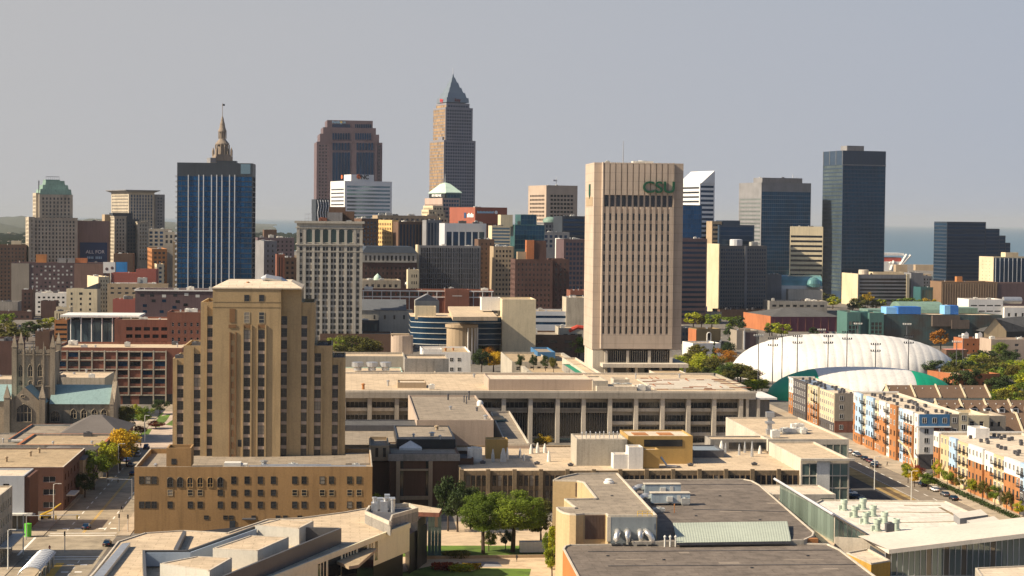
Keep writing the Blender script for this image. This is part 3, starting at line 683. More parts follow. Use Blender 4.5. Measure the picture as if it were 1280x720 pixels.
# facade layers: piers proud of the wall, paired windows between
zb = b.zv
def addw(xc, zc, w_, h_, yo=0, g='blind'):
    b.win(Matrix.Translation((xc, yo - .04, zc)), w_, h_, S(1, 1, 1, 1, GL[g]))
ub = [378.5] + [386 + i * 9.9 for i in range(6)] + [446.5]
nfl = int((zt - 14 - zb) / 3.62) + 3
for k_, (cu) in enumerate([376] + [386.5 + i * 10.1 for i in range(6)] + [447.5]):
    xc = b.hit(cu, 330)[0]
    for j in range(nfl):
        zc = zt - 16.5 - j * 3.62 + (0 if j < 1 else 0)
        if k_ in (0, 7): addw(xc, zc, 1.6, 2.2)
        else: addw(xc - 1.05, zc, 1.6, 2.3, 0, 'dark'); addw(xc + .95, zc, 1.6, 2.3)
    if k_ in (0, 7):
        for j in range(2): addw(xc, zt - 8.3 - j * 3.4, 1.5, 2.2)
    else:
        m_ = NB(); w_ = 1.95; z0_, z1_ = zt - 13.0, zt - 6.5
        pts = [(xc - w_, z0_), (xc + w_, z0_), (xc + w_, z1_)] + [(xc + w_ * math.cos(t), z1_ + w_ * math.sin(t)) for t in [i * math.pi / 8 for i in range(1, 8)]] + [(xc - w_, z1_)]
        f1 = [m_.verts.new((p[0], -.06, p[1])) for p in pts]; m_.faces.new(f1)
        q_ = b.part('arched_window', m_, glass('dark_green_window', (.03, .06, .055), .1, .15))
        m_ = NB()
        for (p, q) in zip(pts, pts[1:] + pts[:1]):
            tube(m_, [(p[0], -.15, p[1]), (q[0], -.15, q[1])], .18, 4)
        b_ = obj('frame', m_, MT['terra'], q_)
for cu in (372.8, 380.5) + tuple(391.5 + i * 10.1 for i in range(5)) + (443.2, 451.4):
    xc = b.hit(cu, 330)[0]; m_ = NB(); bx(m_, xc - .8, xc + .8, -.5, -.02, 0, zt - 4.6); b.part('pier', m_, MT['terra'])
for zc, h_, o_ in ((zt - 1.4, 1.4, 1.3), (zt - 4.4, .6, .7), (zt - 14.4, .7, .9), (zt - 18.4, .5, .6)): b.cornice(MT['terra'], zc, h_, o_, x)
b.pbox(None, 409, 428, 265.5, yo=6, d=10, m=MT['gray']); b.pbox(None, 411, 432, 258.5, yo=12, d=8, m=MT['brown']); b.pbox(None, 432, 443, 264, yo=11, d=9, m=MT['brown'])
m_ = NB(); xa_ = b.hit(381, 270)[0]
for i in range(3): bx(m_, xa_ + i * 2, xa_ + i * 2 + .2, 3, 3.2, zt - 1.5, zt + 4.5)
bx(m_, xa_, xa_ + 4.2, 3, 3.2, zt + 4, zt + 4.3); bx(m_, xa_, xa_ + 4.2, 3, 3.2, zt + 1.2, zt + 1.4); b.part('roof_frame', m_, MT['alum'])
b.unit(b.hit(398, 270)[0], 5, 5, 4, 3.5, zt - 1.5, MT['brick']); b.clutter(2, x, zt - 1.5)
# ------------------------------------------------------------------ middle distance blocks
def bl(name, label, us, u0, u1, vt, D, th, m, fr=None, le=None, ri=None, roof=None, vb=None, d=None, cl=1, cat='building', vents=2, cor=None, par=.9, group=None, big=1.0):
    b = B(name, label, cat, u0, vt, D, th, vb=vb, group=group)
    b.pbox(us, u0, u1, vt, d=d, m=m, fr=fr, le=le, ri=ri, roof=roof, par=par)
    if cor: b.cornice(cor, b.last[5] - .7, .8, .5)
    if cl or vents: b.clutter(cl, vents=vents, big=big)
    return b
def W(bay=3.2, fl=3.6, fw=.45, fh=.5, g='dark', m=(1.2, 1.2), mt=1.8, dep=.35, **k): return S(bay, fl, fw, fh, GL[g] if isinstance(g, str) else g, m, mt, dep=dep, **k)
def BAND(fl=3.7, fh=.45, g='dark', m=(.6, .6), mt=1.5, dep=.3): return S(0, fl, .97, fh, GL[g], m, mt, dep=dep, name='window_band')
def STR(bay=3, fw=.5, g='navy', m=(1, 1), mt=1.5, dep=.35, **k): return S(bay, 400, fw, .98, GL[g], m, mt, dep=dep, name='window_strip', **k)
m = MT
# left edge
bl('brown_warehouse', 'low dark brown block at the far left edge beside the art deco tower', None, -20, 33, 306, 1750, 10, m['brown'], fr=W(g='dark'), d=40, roof=RF['tan'])
bl('small_cream_house', 'small cream flat roofed house behind the dark brown block at far left', None, 14, 26, 301, 2600, 10, m['cream'], d=12, cl=0)
b = bl('long_brick_block', 'long brick block with a checker of lit windows and a bright striped end', 3, 14, 130, 328, 1650, 8, m['purp'], fr=None, le=S(0, 3.6, .98, .25, mat('pale_brick_band', (.55, .38, .24), .9, .1), (.2, .2), 2, dep=.05, name='brick_band'), d=30, roof=RF['white'], cl=3, vb=375)
x = b.last
pg = mat('bright_window_panel', (.50, .50, .47), .4, .1)
xa, xb = b.hit(38, 330)[0], b.hit(92, 330)[0]
for i in range(10):
    for j in range(8):
        xc = xa + (xb - xa) * (i + .5) / 10; zc = x[5] - 3.4 - j * 3.5
        if random.random() < .85 and zc > b.zv: b.win(Matrix.Translation((xc, -.05, zc)), 1.6, 1.5, S(1, 1, 1, 1, pg if random.random() < .6 else GL['dark']))
b.box(b.hit(14.3, 328)[0], b.hit(36.5, 328)[0], -.4, -.02, 0, x[5] - .8, m['grey2'], par=0); b.box(b.hit(93, 328)[0], b.hit(129.5, 328)[0], -.4, -.02, 0, x[5] - .8, mat('mauve_brick', (.22, .13, .10), .9, .12), par=0)
b.box(b.hit(44, 326)[0], b.hit(57, 326)[0], 6, 14, x[5] - 1, x[5] + 7, m['rust']); b.box(b.hit(93, 326)[0], b.hit(108, 326)[0], 6, 14, x[5] - 1, x[5] + 4, m['bricko'])
b.box(b.hit(71, 326)[0], b.hit(82, 326)[0], 5, 12, x[5] - 1, x[5] + 4, m['gray']); b.box(b.hit(84, 326)[0], b.hit(93, 326)[0], 5, 12, x[5] - 1, x[5] + 4, m['gray'])
bl('white_factory', 'white painted factory with small windows left of the cream block', 41, 44, 84, 366, 1530, 6, m['white'], fr=W(4, 3.8, .5, .4), d=24, cl=3, vb=392, roof=RF['white'])
bl('dark_brick_tower_house', 'dark brick block with an orange lit edge at left edge', 23, 27, 41, 362, 1480, 8, m['brickd'], fr=W(), d=18, vb=396)
bl('gray_shed', 'flat gray shed with dark base at the left edge', None, -20, 22, 377, 1450, 6, m['concd'], d=20, cl=1, vb=398)
bl('brown_low_block', 'low brown block with flat roof below the gray shed', None, -20, 40, 389, 1440, 6, m['brickd'], d=10, fr=W(4, 3.6, .5, .4), vb=400, cl=1)
bl('small_brick_house', 'small red brick house before the white factory', None, 51, 70, 376, 1470, 6, m['brickd'], le=None, d=16, vb=397, cl=1)
bl('cream_corner_shop', 'small cream corner building under the cream six storey block', 67, 70, 88, 384, 1430, 6, m['cream'], fr=W(3, 3.5, .4, .45), d=14, vb=400)
b = bl('cream_block', 'plain cream six storey block with three columns of windows and slanted dark roof piece', None, 83, 121.5, 361, 1500, 3, m['cream'], fr=None, d=18, vb=393, cl=0, roof=RF['dark'])
for cu in (89.5, 101, 112.5):
    for j, v in enumerate((367, 373.5, 380, 387)): xc, zc = b.hit(cu, v); b.win(Matrix.Translation((xc, -.04, zc)), (2.8 if cu == 101 and j == 0 else 1.5), 1.9, S(1, 1, 1, 1, GL['dark']))
x = b.last; bm = NB(); v_ = [bm.verts.new(p) for p in ((x[1] - 12, 1, x[5] - .2), (x[1], 1, x[5] - .2), (x[1], 17, x[5] - .2), (x[1] - 12, 17, x[5] - .2), (x[1], 1, x[5] + 4.5), (x[1], 17, x[5] + 4.5))]
for f in ((0, 1, 4), (1, 2, 5, 4), (2, 3, 5), (3, 0, 4, 5)): bm.faces.new([v_[i] for i in f])
b.part('dark_roof_piece', bm, m['grayd'])
bl('cream_narrow_block', 'narrow cream block just behind the plain cream six storey block', 109, 123, 137, 346, 1560, 24, m['cream'], fr=W(2.4, 3.4, .4, .5), d=None, vb=384, cl=1)
b = bl('red_box_building', 'large plain red box wall with a white edge line', 137, 139, 195, 341, 1580, 5, mat('plain_red_wall', (.30, .085, .065), .85, .06), d=22, vb=356, cl=0, roof=RF['white'])
x = b.last; z_ = b.hit(150, 353.5)[1]; m_ = NB(); bx(m_, -.2, x[1] + .2, -.4, -.02, z_ - .4, z_ + .3); bx(m_, -.5, -.02, -.4, .4, z_, x[5]); b.part('trim_band', m_, m['white'])
b.box(b.hit(170, 341)[0], x[1], .01, 21.9, x[5] - .91, x[5] + 3.2, MATS['plain_red_wall']); b.unit(b.hit(173, 350)[0], -8, 8, 4, 5.5, b.hit(173, 355)[1], m['unit'])
b = bl('tan_window_block', 'low tan block with square windows under the plain red box', None, 134, 210, 354.5, 1540, 5, m['tan'], fr=W(5.5, 4.2, .5, .42, fr=m['white']), d=10, vb=366, roof=RF['tan'], cl=2)
for u0_, u1_, lab in ((129, 144, 'white roof billboard with dark figures'), (145, 159, 'bright blue roof billboard')):
    b = B('billboard', lab + ' near the plain red box', 'billboard', u0_, 327, 1640, 5)
    x0, z1 = b.hit(u0_, 327.5); x1, z0 = b.hit(u1_, 341.5); b.part('sign_panel', solid(0, x1 - x0, 0, .5, z0, z1), m['white'] if u0_ < 140 else mat('billboard_blue', (.02, .22, .55), .6, .2))
    mm = NB(); [bx(mm, t, t + .4, .52, .9, 0, z0 + 3) for t in (1.0, (x1 - x0) - 1.5)]; b.part('frame', mm, m['blk'])
    if u0_ < 140:
        for q in (.3, .75): mm = NB(); lathe(mm, [(1.4, 0), (1.2, .1), (.01, .14)], 10); o_ = b.part('printed_figure', mm, m['purp']); o_.location = ((x1 - x0) * q, -.02, z0 + 3 + 2 * q); o_.rotation_euler = (math.pi / 2, 0, 0)
bl('dark_flat_shop', 'dark flat topped shop with a thin curved white roof behind the billboards', None, 142, 166, 317, 1690, 8, m['brown'], d=26, roof=RF['white'], cl=1)
bl('brick_frame_block', 'orange brick block with bright concrete edges left of the glass tower', 184, 190, 209, 311, 1720, 14, m['rust'], fr=W(4, 4, .6, .5), le=W(4, 4, .5, .5), cl=1, vb=350)
bl('cream_lower_wing', 'bright cream wing with blue windows under the orange brick block', 188, 196, 205, 330, 1700, 16, m['cream'], fr=W(4, 4, .6, .5, 'blue'), le=W(4, 4, .5, .5), cl=0, vb=350)
bl('pale_long_block', 'pale flat topped block with blue windows under the courthouse tower', None, 184, 213, 286, 1950, 8, m['stone'], fr=W(6, 4, .6, .6, 'blue'), cl=2, vb=312, d=30)
bl('tan_round_block', 'tan classical block with arched bays beside the glass tower', None, 204, 224, 290, 1800, 8, m['stone'], fr=W(5, 5, .5, .6), cl=1, vb=300, d=26)
bl('dark_side_tower', 'slim brown tower with an orange lit corner touching the glass tower', 213.5, 216, 222, 302, 1300, 10, m['tan'], fr=W(2.5, 3.4, .5, .5), le=W(), cl=0, d=20, vb=357)
bl('red_plain_box', 'plain red block with a thin white roof line under the tan window block', 138, 141, 170, 374, 1300, 5, m['brick'] and MATS['plain_red_wall'], d=18, vb=396, cl=2, roof=RF['white'], big=1.5)
b = bl('purple_long_block', 'long dark purple block with a bright white roof edge and scattered square windows', 168, 169, 268, 362, 1080, 5, m['purp'], fr=None, d=26, vb=397, cl=3, roof=RF['white'], cor=m['white'])
for cu, v in ((178, 369), (190, 369), (205, 370), (219, 369), (233, 368), (247, 370), (181, 382), (205, 376), (181, 389.5), (202, 389.5), (218, 384), (232, 381), (246, 389), (192, 376), (222, 377)):
    xc, zc = b.hit(cu, v); b.win(Matrix.Translation((xc, -.04, zc)), 2.3, 1.6, S(1, 1, 1, 1, random.choice([GL['dark'], pg, GL['navy']])))
b = bl('glass_parking_hall', 'dark glass hall with a thin white overhanging roof and slim columns', None, 84, 144, 400, 920, 5, m['grayd'], fr=S(3.2, 200, .94, .96, GL['sky'], (.4, .4), .6, dep=.2, name='glass_panel'), d=22, vb=424, cl=0)
x = b.last; b.part('roof_slab', solid(x[0] - 3, x[1] + 12, -3, 24, x[5] + 1.6, x[5] + 2.5), m['white'])
for i in range(5): mm = NB(); tube(mm, [(2 + i * 5, -2, 0), (2 + i * 5, -2, x[5] + 1.55)], .25, 6); b.part('column', mm, m['white'])
bl('spiral_ramp_block', 'orange and gray open parking block with stacked ramps', None, 68, 85, 400, 1200, 5, m['rust'], fr=BAND(3, .45, 'black'), d=18, vb=420, cl=0)
bl('ribbed_white_shop', 'low white ribbed shop above the orange parking block', None, 68, 84, 389, 1400, 5, m['cream'], fr=STR(2, .4, 'dark'), d=12, vb=402, cl=1)
b = bl('red_school_block', 'red brick block with three rows of dark window pairs', None, 143, 214, 399, 900, 5, m['brick'], fr=W(4.3, 3.7, .72, .5, m=(5, 1.2), mt=2.8, fr=m['brickd'], n=(2, 1)), d=24, vb=433, cl=1, roof=RF['white'])
bl('red_corner_block', 'taller red brick block with white sash windows beside the buff tower', None, 209, 262, 390, 880, 5, m['brick'], fr=W(3.0, 3.6, .36, .48, fr=m['white'], mt=4), d=22, vb=434, cl=2, big=1.4)
b = bl('concrete_grid_building', 'brick building behind a cream concrete grid of nine bays', None, 66, 228, 434, 800, 4, m['brick'], fr=None, d=36, vb=512, cl=4, roof=RF['pale'], ri=None)
x = b.last; bays = [(69, 83), (85, 98), (100, 114), (116, 130), (131.5, 145), (147, 160), (162, 176), (178, 191), (193, 207)]
vs = [(440, 449), (451, 461), (462.5, 471.5), (473, 482.5), (484, 493)]
for i, (a, c) in enumerate(bays):
    for j, (v0, v1) in enumerate(vs):
        x0, z1 = b.hit(a + .6, v0); x1, z0 = b.hit(c - .6, v1)
        if (i * 7 + j * 3) % 4 == 0: continue
        b.win(Matrix.Translation(((x0 + x1) / 2, -.03, (z0 + z1) / 2 + .4)), x1 - x0, (z1 - z0) * .6, S(1, 1, 1, 1, random.choice([GL['dark'], GL['navy'], GL['black']]), name='window'))
for u in (68.5, 84, 99, 115, 130.7, 146, 161, 177, 192, 207.5):
    xc = b.hit(u, 450)[0]; b.part('pier', solid(xc - .28, xc + .28, -.5, -.04, b.hit(u, 506)[1] if u > 190 else b.hit(u, 494)[1], x[5] - 1.2), m['stone'])
for v in (439.3, 450, 461.5, 472.3, 483.3, 493.6):
    z_ = b.hit(130, v)[1]; b.part('beam', solid(b.hit(68.5, v)[0], b.hit(207.5, v)[0], -.42, -.05, z_ - .22, z_ + .22), m['stone'])
for u, w_ in ((183, 3), (199, 3), (158, 1.6), (213, 1.5)):
    xc, zc = b.hit(u, 503); b.part('doorway', solid(xc - w_, xc + w_, -.12, -.03, 0, 4.4), m['blk'])
bl('dark_red_hall', 'plain dark red brick hall at the left edge behind the church', None, -40, 15, 426, 800, 4, m['brickd'], d=30, vb=478, cl=2, roof=RF['dark'])
bl('white_roofed_hall', 'low hall with a wide pale roof between church and concrete grid building', None, 62, 131, 472, 745, 5, m['stone'], d=30, cl=2, vb=484, roof=RF['pale'], par=.4)
bl('white_roofed_annex', 'low pale roofed annex at the left edge behind the church nave', None, -30, 15, 474, 745, 5, m['stone'], d=20, cl=0, vb=484, roof=RF['pale'], par=.4)
bl('brown_plain_slab', 'small dark brown slab behind the church tower pinnacles', None, 44, 62, 414, 860, 5, m['brown'], d=14, cl=0, vb=424)
# between glass tower and stone tower
bl('gray_party_wall', 'plain pale gray block beside the arched stone tower', 316, 330, 346, 301, 1350, 22, m['gray'], fr=W(3, 3.6, .3, .5), cl=1, vb=350, roof=RF['dark'])
bl('red_window_block', 'narrow red brown block with tan strips left of the arched stone tower', None, 346, 356, 318, 1300, 10, m['brick'], fr=STR(2.2, .4, 'dark'), cl=1, vb=350, d=20)
bl('dark_narrow_block', 'dark narrow block squeezed against the arched stone tower', None, 354, 371, 322, 1330, 10, m['brown'], fr=W(), cl=1, vb=350, d=20)
bl('ornate_far_block', 'far pink and white block with fussy roofline behind the narrow blocks', None, 322, 368, 297, 1800, 12, m['pink'], fr=W(4, 4, .4, .5), cl=4, vb=325, d=30, big=1.6)
bl('low_dark_far_block', 'dark low block on the horizon between the glass tower and the stone tower', None, 330, 346, 287, 2300, 12, m['brown'], cl=1, vb=300, d=20)
# right of arched stone tower
bl('dark_corner_block', 'dark brown block just right of the arched stone tower', None, 452, 473, 273, 1600, 20, m['brown'], fr=W(3, 3.6, .4, .5, 'navy'), cl=2, vb=310, d=30)
b = bl('golden_lit_block', 'brightly lit golden yellow block with rows of small windows', 470, 490, 498, 275, 1620, 30, mat('golden_stone', (.62, .42, .17), .8, .08), le=W(3.2, 3.9, .5, .55), fr=W(3.2, 3.9, .5, .55), vb=307, cl=2)
bl('brown_front_block', 'dark brown office block with faint pilasters right of the golden block', 497, 498, 529, 277, 1600, 16, m['brown'], fr=STR(3, .6, 'navy'), cl=3, vb=310, d=40, roof=RF['tan'])
bl('gray_corner_block', 'gray block with a bright lit left edge beside the brown office block', 528, 533, 552, 275, 1580, 20, m['gray'], fr=STR(3, .6, 'navy'), le=None, cl=2, vb=306)
bl('roof_penthouse_row', 'low tan rooftop block rising behind the golden block', None, 472, 546, 269, 1750, 18, m['tan'], fr=W(5, 4, .5, .5), cl=5, vb=276, d=20, big=1.4)
b = bl('colonnaded_hotel', 'wide hotel with dark mansard roof, white colonnaded upper floors and dark brick below', None, 453, 521, 316, 1330, 10, m['brickd'], fr=W(2.9, 3.7, .4, .5, mt=9), cl=0, vb=345, d=36, roof=RF['dark'])
x = b.last; b.box(x[0], x[1], -.5, -.02, b.hit(480, 328)[1], x[5] + .01, m['terra'], par=0, fr=W(3.0, 4.2, .5, .6, m=(1, 1), mt=.6))
bm = NB(); loft(bm, [((x[0] + x[1]) / 2, 18, (x[1] - x[0]) / 2 + .5, 19, x[5] + .02), ((x[0] + x[1]) / 2, 18, (x[1] - x[0]) / 2 - 3, 15.5, b.hit(480, 308)[1])]); b.part('mansard_roof', bm, m['grayd'])
b = bl('white_columned_block', 'block with white columns over dark glass and white roof plant', 549, 556, 608, 279, 1500, 12, m['fin'], fr=STR(5.2, .8, 'navy', m=(1, 1), mt=6), cl=4, vb=306, roof=RF['white'], big=1.4)
b = bl('teal_glass_block', 'dark teal glass block stepped with a cream penthouse box on its roof', None, 651, 671, 268, 1520, 10, m['teal'], fr=S(2.5, 3.8, .95, .9, GL['teal'], (.2, .2), .5, dep=.1), cl=0, vb=310, d=26)
b.box(b.hit(642, 281)[0], b.hit(679, 281)[0], -6, 20, 0, b.hit(660, 281)[1], m['teal'], fr=S(2.5, 3.8, .95, .9, GL['teal'], (.2, .2), .5, dep=.1), roof=RF['gray'])
b.box(b.hit(626, 269)[0], b.hit(641, 269)[0], 0, 14, b.hit(640, 283)[1], b.hit(640, 268.5)[1], m['cream'])
bl('sunset_glass_block', 'short block with gold and blue reflecting glass bands', None, 615, 638, 282, 1480, 10, m['cream'], fr=S(0, 2.6, .98, .6, GL['sky'], (.2, .2), 1, dep=.1, name='window_band'), cl=1, vb=306, d=18)  # cream wall colour stands in for a sunlit yellow side
bl('gray_domed_block', 'gray classical block with a flat green copper dome', None, 680, 704, 278, 1750, 14, m['gray'], fr=W(3, 3.8, .5, .6, 'navy'), cl=0, vb=313, d=26, cor=m['gray'])
b = ALLB[-1]; bm = NB(); x = b.last; lathe(bm, [(7, x[5]), (7, x[5] + 2), (6, x[5] + 3.6), (3, x[5] + 5), (.01, x[5] + 5.4)], 16, x[1] / 2, 12); b.part('dome', bm, m['copper'], True)
bl('black_banded_block', 'dark blue banded office block left of the tall white campus tower', None, 703, 735, 270, 1650, 14, m['grayd'], fr=BAND(4, .6, 'navy'), cl=3, vb=300, d=30, roof=RF['gray'])
bl('white_striped_slab', 'thin white slab with red ribs behind the dark brick hotel', 694, 700, 706, 298, 1450, 20, m['white'], le=W(3, 3.6, .5, .5), fr=STR(2, .5), cl=0, vb=325)
bl('dark_glass_slab', 'tall dark gray glass slab next to the white campus tower', None, 705, 736, 299, 1400, 10, m['purp'], fr=W(2.6, 3.6, .7, .6, 'navy'), cl=2, vb=372, d=30)
bl('gray_flat_block', 'flat gray green block with dark window rows under the domed block', None, 672, 712, 290, 1620, 10, m['gray'], fr=W(4, 4, .6, .6, 'navy'), cl=2, vb=308, d=26)
# vertical striped slab
b = bl('striped_glass_slab', 'wide dark slab with thin pale vertical stripes and a lit left edge', 519, 524, 601, 307, 1360, 8, m['gray'], fr=S(1.55, 3.7, .66, .86, GL['black'], (.6, .6), 1.2, dep=.2), cl=2, vb=362, roof=RF['gray'], d=18)
x = b.last
for i in range(23): xc = x[0] + (x[1] - x[0]) * (i + .5) / 23; b.part('fin', solid(xc - .1, xc + .1, -.45, -.02, b.zv, x[5] - .8), m['gray'])
b.part('edge_wall', solid(x[0] - 1.2, x[0] - .02, 0, 17, 0, x[5] + .5), m['cream'])  # cream sheet paints the sunlit left edge of the gray slab
bl('brown_shaft_block', 'plain dark brown shaft rising behind the striped slab', None, 598, 618, 299, 1400, 8, m['brown'], fr=W(3, 3.6, .3, .5), cl=1, vb=366, d=24)
bl('small_cream_tower', 'small cream tower with slit windows standing by the striped slab', None, 510, 524, 337, 1250, 10, m['cream'], fr=W(1.6, 4.5, .5, .45, m=(2, 1), mt=2), cl=0, vb=364, d=8)
bl('tan_window_wall_block', 'tan apartment block with dense small windows beside dark brick hotel', None, 617, 642, 308, 1380, 8, m['tan'], fr=W(2.3, 3.4, .55, .5, 'blind'), cl=2, vb=378, d=26)
b = bl('dark_brick_hotel', 'broad dark brick hotel with a stepped orange lit penthouse tower', 640, 644, 691, 324, 1280, 6, m['brickd'], fr=W(2.7, 3.4, .38, .45, g='dark'), le=W(2.7, 3.4, .38, .45), cl=1, vb=388, d=30, roof=RF['dark'])
x = b.last
b.box(x[1] + .02, b.hit(712, 324)[0], 2, 30, 0, x[5] + .3, m['brickd'], fr=W(2.7, 3.4, .38, .45), ri=None); b.pbox(657, 662, 683, 301, yo=4, d=16, m=m['brickd'], vb=326, le=None)
b.box(b.hit(659, 301)[0], b.hit(668.5, 301)[0], 3.4, 12, x[5], b.hit(660, 301)[1] + .4, m['bricko']); b.box(b.hit(648, 315)[0], b.hit(659, 315)[0], 5, 12, x[5] - 1, b.hit(650, 315)[1], m['tan'])
# domed little hall, grid building, chapel, round glass library
b = bl('cupola_hall', 'low pale hall with a small round green cupola on its roof', None, 453, 501, 350, 1270, 8, m['stone'], fr=W(4, 4, .5, .5, fr=m['white']), cl=3, vb=366, d=30, roof=RF['white'])
bm = NB(); x = b.last; xc = b.hit(473, 350)[0]; lathe(bm, [(2.6, x[5] - 1), (2.6, x[5] + 1.2), (2.2, x[5] + 2.2), (1, x[5] + 3.4), (.2, x[5] + 4.2)], 12, xc, 8); b.part('cupola', bm, m['copp2'], True)
bm = NB(); xc = b.hit(511, 353)[0]; bmesh.ops.create_uvsphere(bm, u_segments=16, v_segments=10, radius=2.4, matrix=Matrix.Translation((xc, 4, b.hit(511, 356)[1]))); b.part('radar_ball', bm, m['white'], True)
bm = NB(); bx(bm, xc - 1, xc + 1, 3, 5, 0, b.hit(511, 360)[1]); b.part('mast', bm, m['stone'])
b = bl('framed_parking_garage', 'wide parking garage with white concrete frame over red brick panels', None, 453, 617, 362, 1210, 5, m['brick'], cl=4, vb=380, d=24, roof=RF['pale'], big=1.3)
x = b.last
for v in (363.5, 371): z_ = b.hit(500, v)[1]; b.part('beam', solid(x[0], x[1], -.5, -.03, z_ - .35, z_ + .35), m['white'])
for i in range(15): xc = x[0] + x[1] * (i + .1) / 14.3; b.part('pier', solid(xc - .22, xc + .22, -.55, -.02, 0, x[5] - 1), m['white'])
for i in range(28): b.win(Matrix.Translation((x[1] * (i + .5) / 28 + .4, -.04, b.hit(500, 367.5)[1])), 1.7, 1.9, S(1, 1, 1, 1, GL['dark']))
b.box(b.hit(556, 361)[0], b.hit(586, 361)[0], -5, 10, 0, b.hit(570, 361.5)[1], m['brick'], roof=RF['white']); zz_ = b.hit(570, 369.5)[1]
b.part('slot_window', solid(b.hit(565, 369)[0], b.hit(577, 369)[0], -5.1, -5.02, zz_ - .2, zz_ + .2), m['white'])
b = B('chapel_hall', 'long gray roofed chapel with arched windows and a pedimented end', 'church', 453, 386, 1170, 5, vb=402)
x0, x1 = b.hit(447, 388)[0], b.hit(516, 388)[0]; zE = b.hit(480, 388)[1]; zR = b.hit(480, 374, 9)[1]
b.box(x0, x1, 0, 18, 0, zE, m['terra'], par=0, roof=RF['gray'])
bm = NB(); v_ = [bm.verts.new(p) for p in ((x0 - .5, -.6, zE + .03), (x1 - 4, -.6, zE + .03), (x1 - 4, 18.6, zE + .03), (x0 - .5, 18.6, zE + .03), (x0 - .5, 9, zR), (x1 - 4, 9, zR))]
for f in ((0, 1, 5, 4), (1, 2, 5), (2, 3, 4, 5), (3, 0, 4)): bm.faces.new([v_[i] for i in f])
b.part('slate_roof', bm, mat('blue_gray_slate', (.11, .12, .135), .8, .12, kind='plain'))
for u in (468, 481, 493, 505): xc, zc = b.hit(u, 396.5); b.win(Matrix.Translation((xc, -.04, zc)), 1.1, 2.6, S(1, 1, 1, 1, GL['dark'], name='arched_window'))
bm = NB(); xa_, xb_ = b.hit(519, 388)[0], b.hit(549, 388)[0]; za_, zp_ = b.hit(530, 376, 1)[1], b.hit(534, 368, 1)[1]
v_ = [(xa_, za_), (xb_, za_), ((xa_ + xb_) / 2, zp_)]
f1 = [bm.verts.new((p[0], 1, p[1])) for p in v_]; f2 = [bm.verts.new((p[0], 16, p[1])) for p in v_]
bm.faces.new(f1); bm.faces.new(f2[::-1]); [bm.faces.new((f1[i], f2[i], f2[(i + 1) % 3], f1[(i + 1) % 3])) for i in range(3)]
b.part('gable_end', bm, m['gray']); b.box(xa_, xb_, 1, 16, 0, za_ - .01, m['terra'], par=0)
b = B('round_fronted_library', 'curved dark glass building with white ledges, cream boxes and a large pale roof', 'building', 520, 400, 1060, 5, vb=425)
bm = NB(); bm2 = NB(); xL, xR = b.hit(514, 400)[0], b.hit(628, 400)[0]; zt = b.hit(560, 397)[1]
def arcf(k, n=24, o=0.0): 
    t = k / n; return (xL + o * 0 + (xR - xL) * t, (10 + o) * (abs(2 * t - 1) ** 3) * (1 if t < .5 else .3) - o)
for lv in range(5):
    z0_ = zt - 3.1 * (lv + 1); pts = [arcf(k) for k in range(25)] + [(xR, 40), (xL, 40)]
    bmA = NB(); prism(bmA, pts, z0_ + .42, z0_ + 3.1); b.part('glass_wall', bmA, GL['navy'])
    pts = [arcf(k, 24, .5) for k in range(25)] + [(xR, 40.4), (xL, 40.4)]
    bmA = NB(); prism(bmA, pts, z0_, z0_ + .4); b.part('ledge', bmA, m['unit'])
bmA = NB(); prism(bmA, [arcf(k, 24, .5) for k in range(25)] + [(xR, 40.4), (xL, 40.4)], zt, zt + .5); b.part('roof', bmA, RF['pale'])
b.pbox(None, 519, 545, 383, vb=399, yo=6, d=10, m=m['cream']); b.pbox(625, 628, 670, 374, yo=-3, d=30, m=m['cream'], fr=None, roof=RF['pale']); b.pbox(None, 602, 626, 372, yo=12, d=12, m=m['white'], vb=388)
x0, y0 = b.hitz(566, 397, zt + 2.5); x1, y1 = b.hitz(625, 397, zt + 2.5)
bm = NB(); q0 = [b.hitz(u, v, zt + 2.6) for u, v in ((566, 396), (622, 396), (609, 383), (560, 383))]; prism(bm, ccw(q0), zt + .5, zt + 2.6); b.part('upper_roof', bm, RF['pale'])
bm = NB(); xc, zc = b.hit(576, 407); lathe(bm, [(8.4, 0), (8.4, zc - .5), (9.2, zc - .4), (9.2, zc + 1.2)], 24, xc, -8); b.part('entry_drum', bm, m['tan'])
for i in range(5): mm = NB(); a = -math.pi / 2 + .35 + i * .28; lathe(mm, [(.35, 0), (.35, zc - .5)], 6, xc + 9 * math.cos(a), -8 + 9 * math.sin(a)); b.part('column', mm, m['white'])
# ------------------------------------------------------------------ right of the white tower
b = bl('dark_brown_slab', 'dark brown office slab with copper topped knob behind the white tower', None, 846, 884, 298, 1480, 10, m['purp'], fr=BAND(3.8, .5, 'navy'), cl=1, vb=392, d=34)
bl('low_dark_block', 'dark navy stepped block between the slant topped tower and the twin tone tower', None, 899, 943, 281, 1620, 12, m['blued'] and MATS['dark_blue_metal'], fr=BAND(3.8, .8, 'navy'), cl=0, vb=305, d=30)
b = ALLB[-1]; b.box(b.hit(905, 275)[0], b.hit(927, 275)[0], 4, 22, 10, b.hit(910, 275.5)[1], MATS['dark_blue_metal']); b.box(b.hit(892, 276)[0], b.hit(904, 276)[0], 4, 20, 10, b.hit(897, 276.5)[1], m['tan'], fr=BAND(3.8, .5))
b = bl('gray_apartment_slab', 'gray gridded apartment slab with a lit cream side and a round rooftop tank', 884, 900, 959, 307, 1600, 15, m['gray'] and mat('mid_gray_concrete', (.15, .145, .145), .9, .1), fr=W(2.2, 3.2, .66, .55, 'navy', m=(.8, .8), mt=2), le=W(9, 400, .25, .98, 'blind', m=(1, 1)), vb=392, cl=0, roof=RF['tan'])
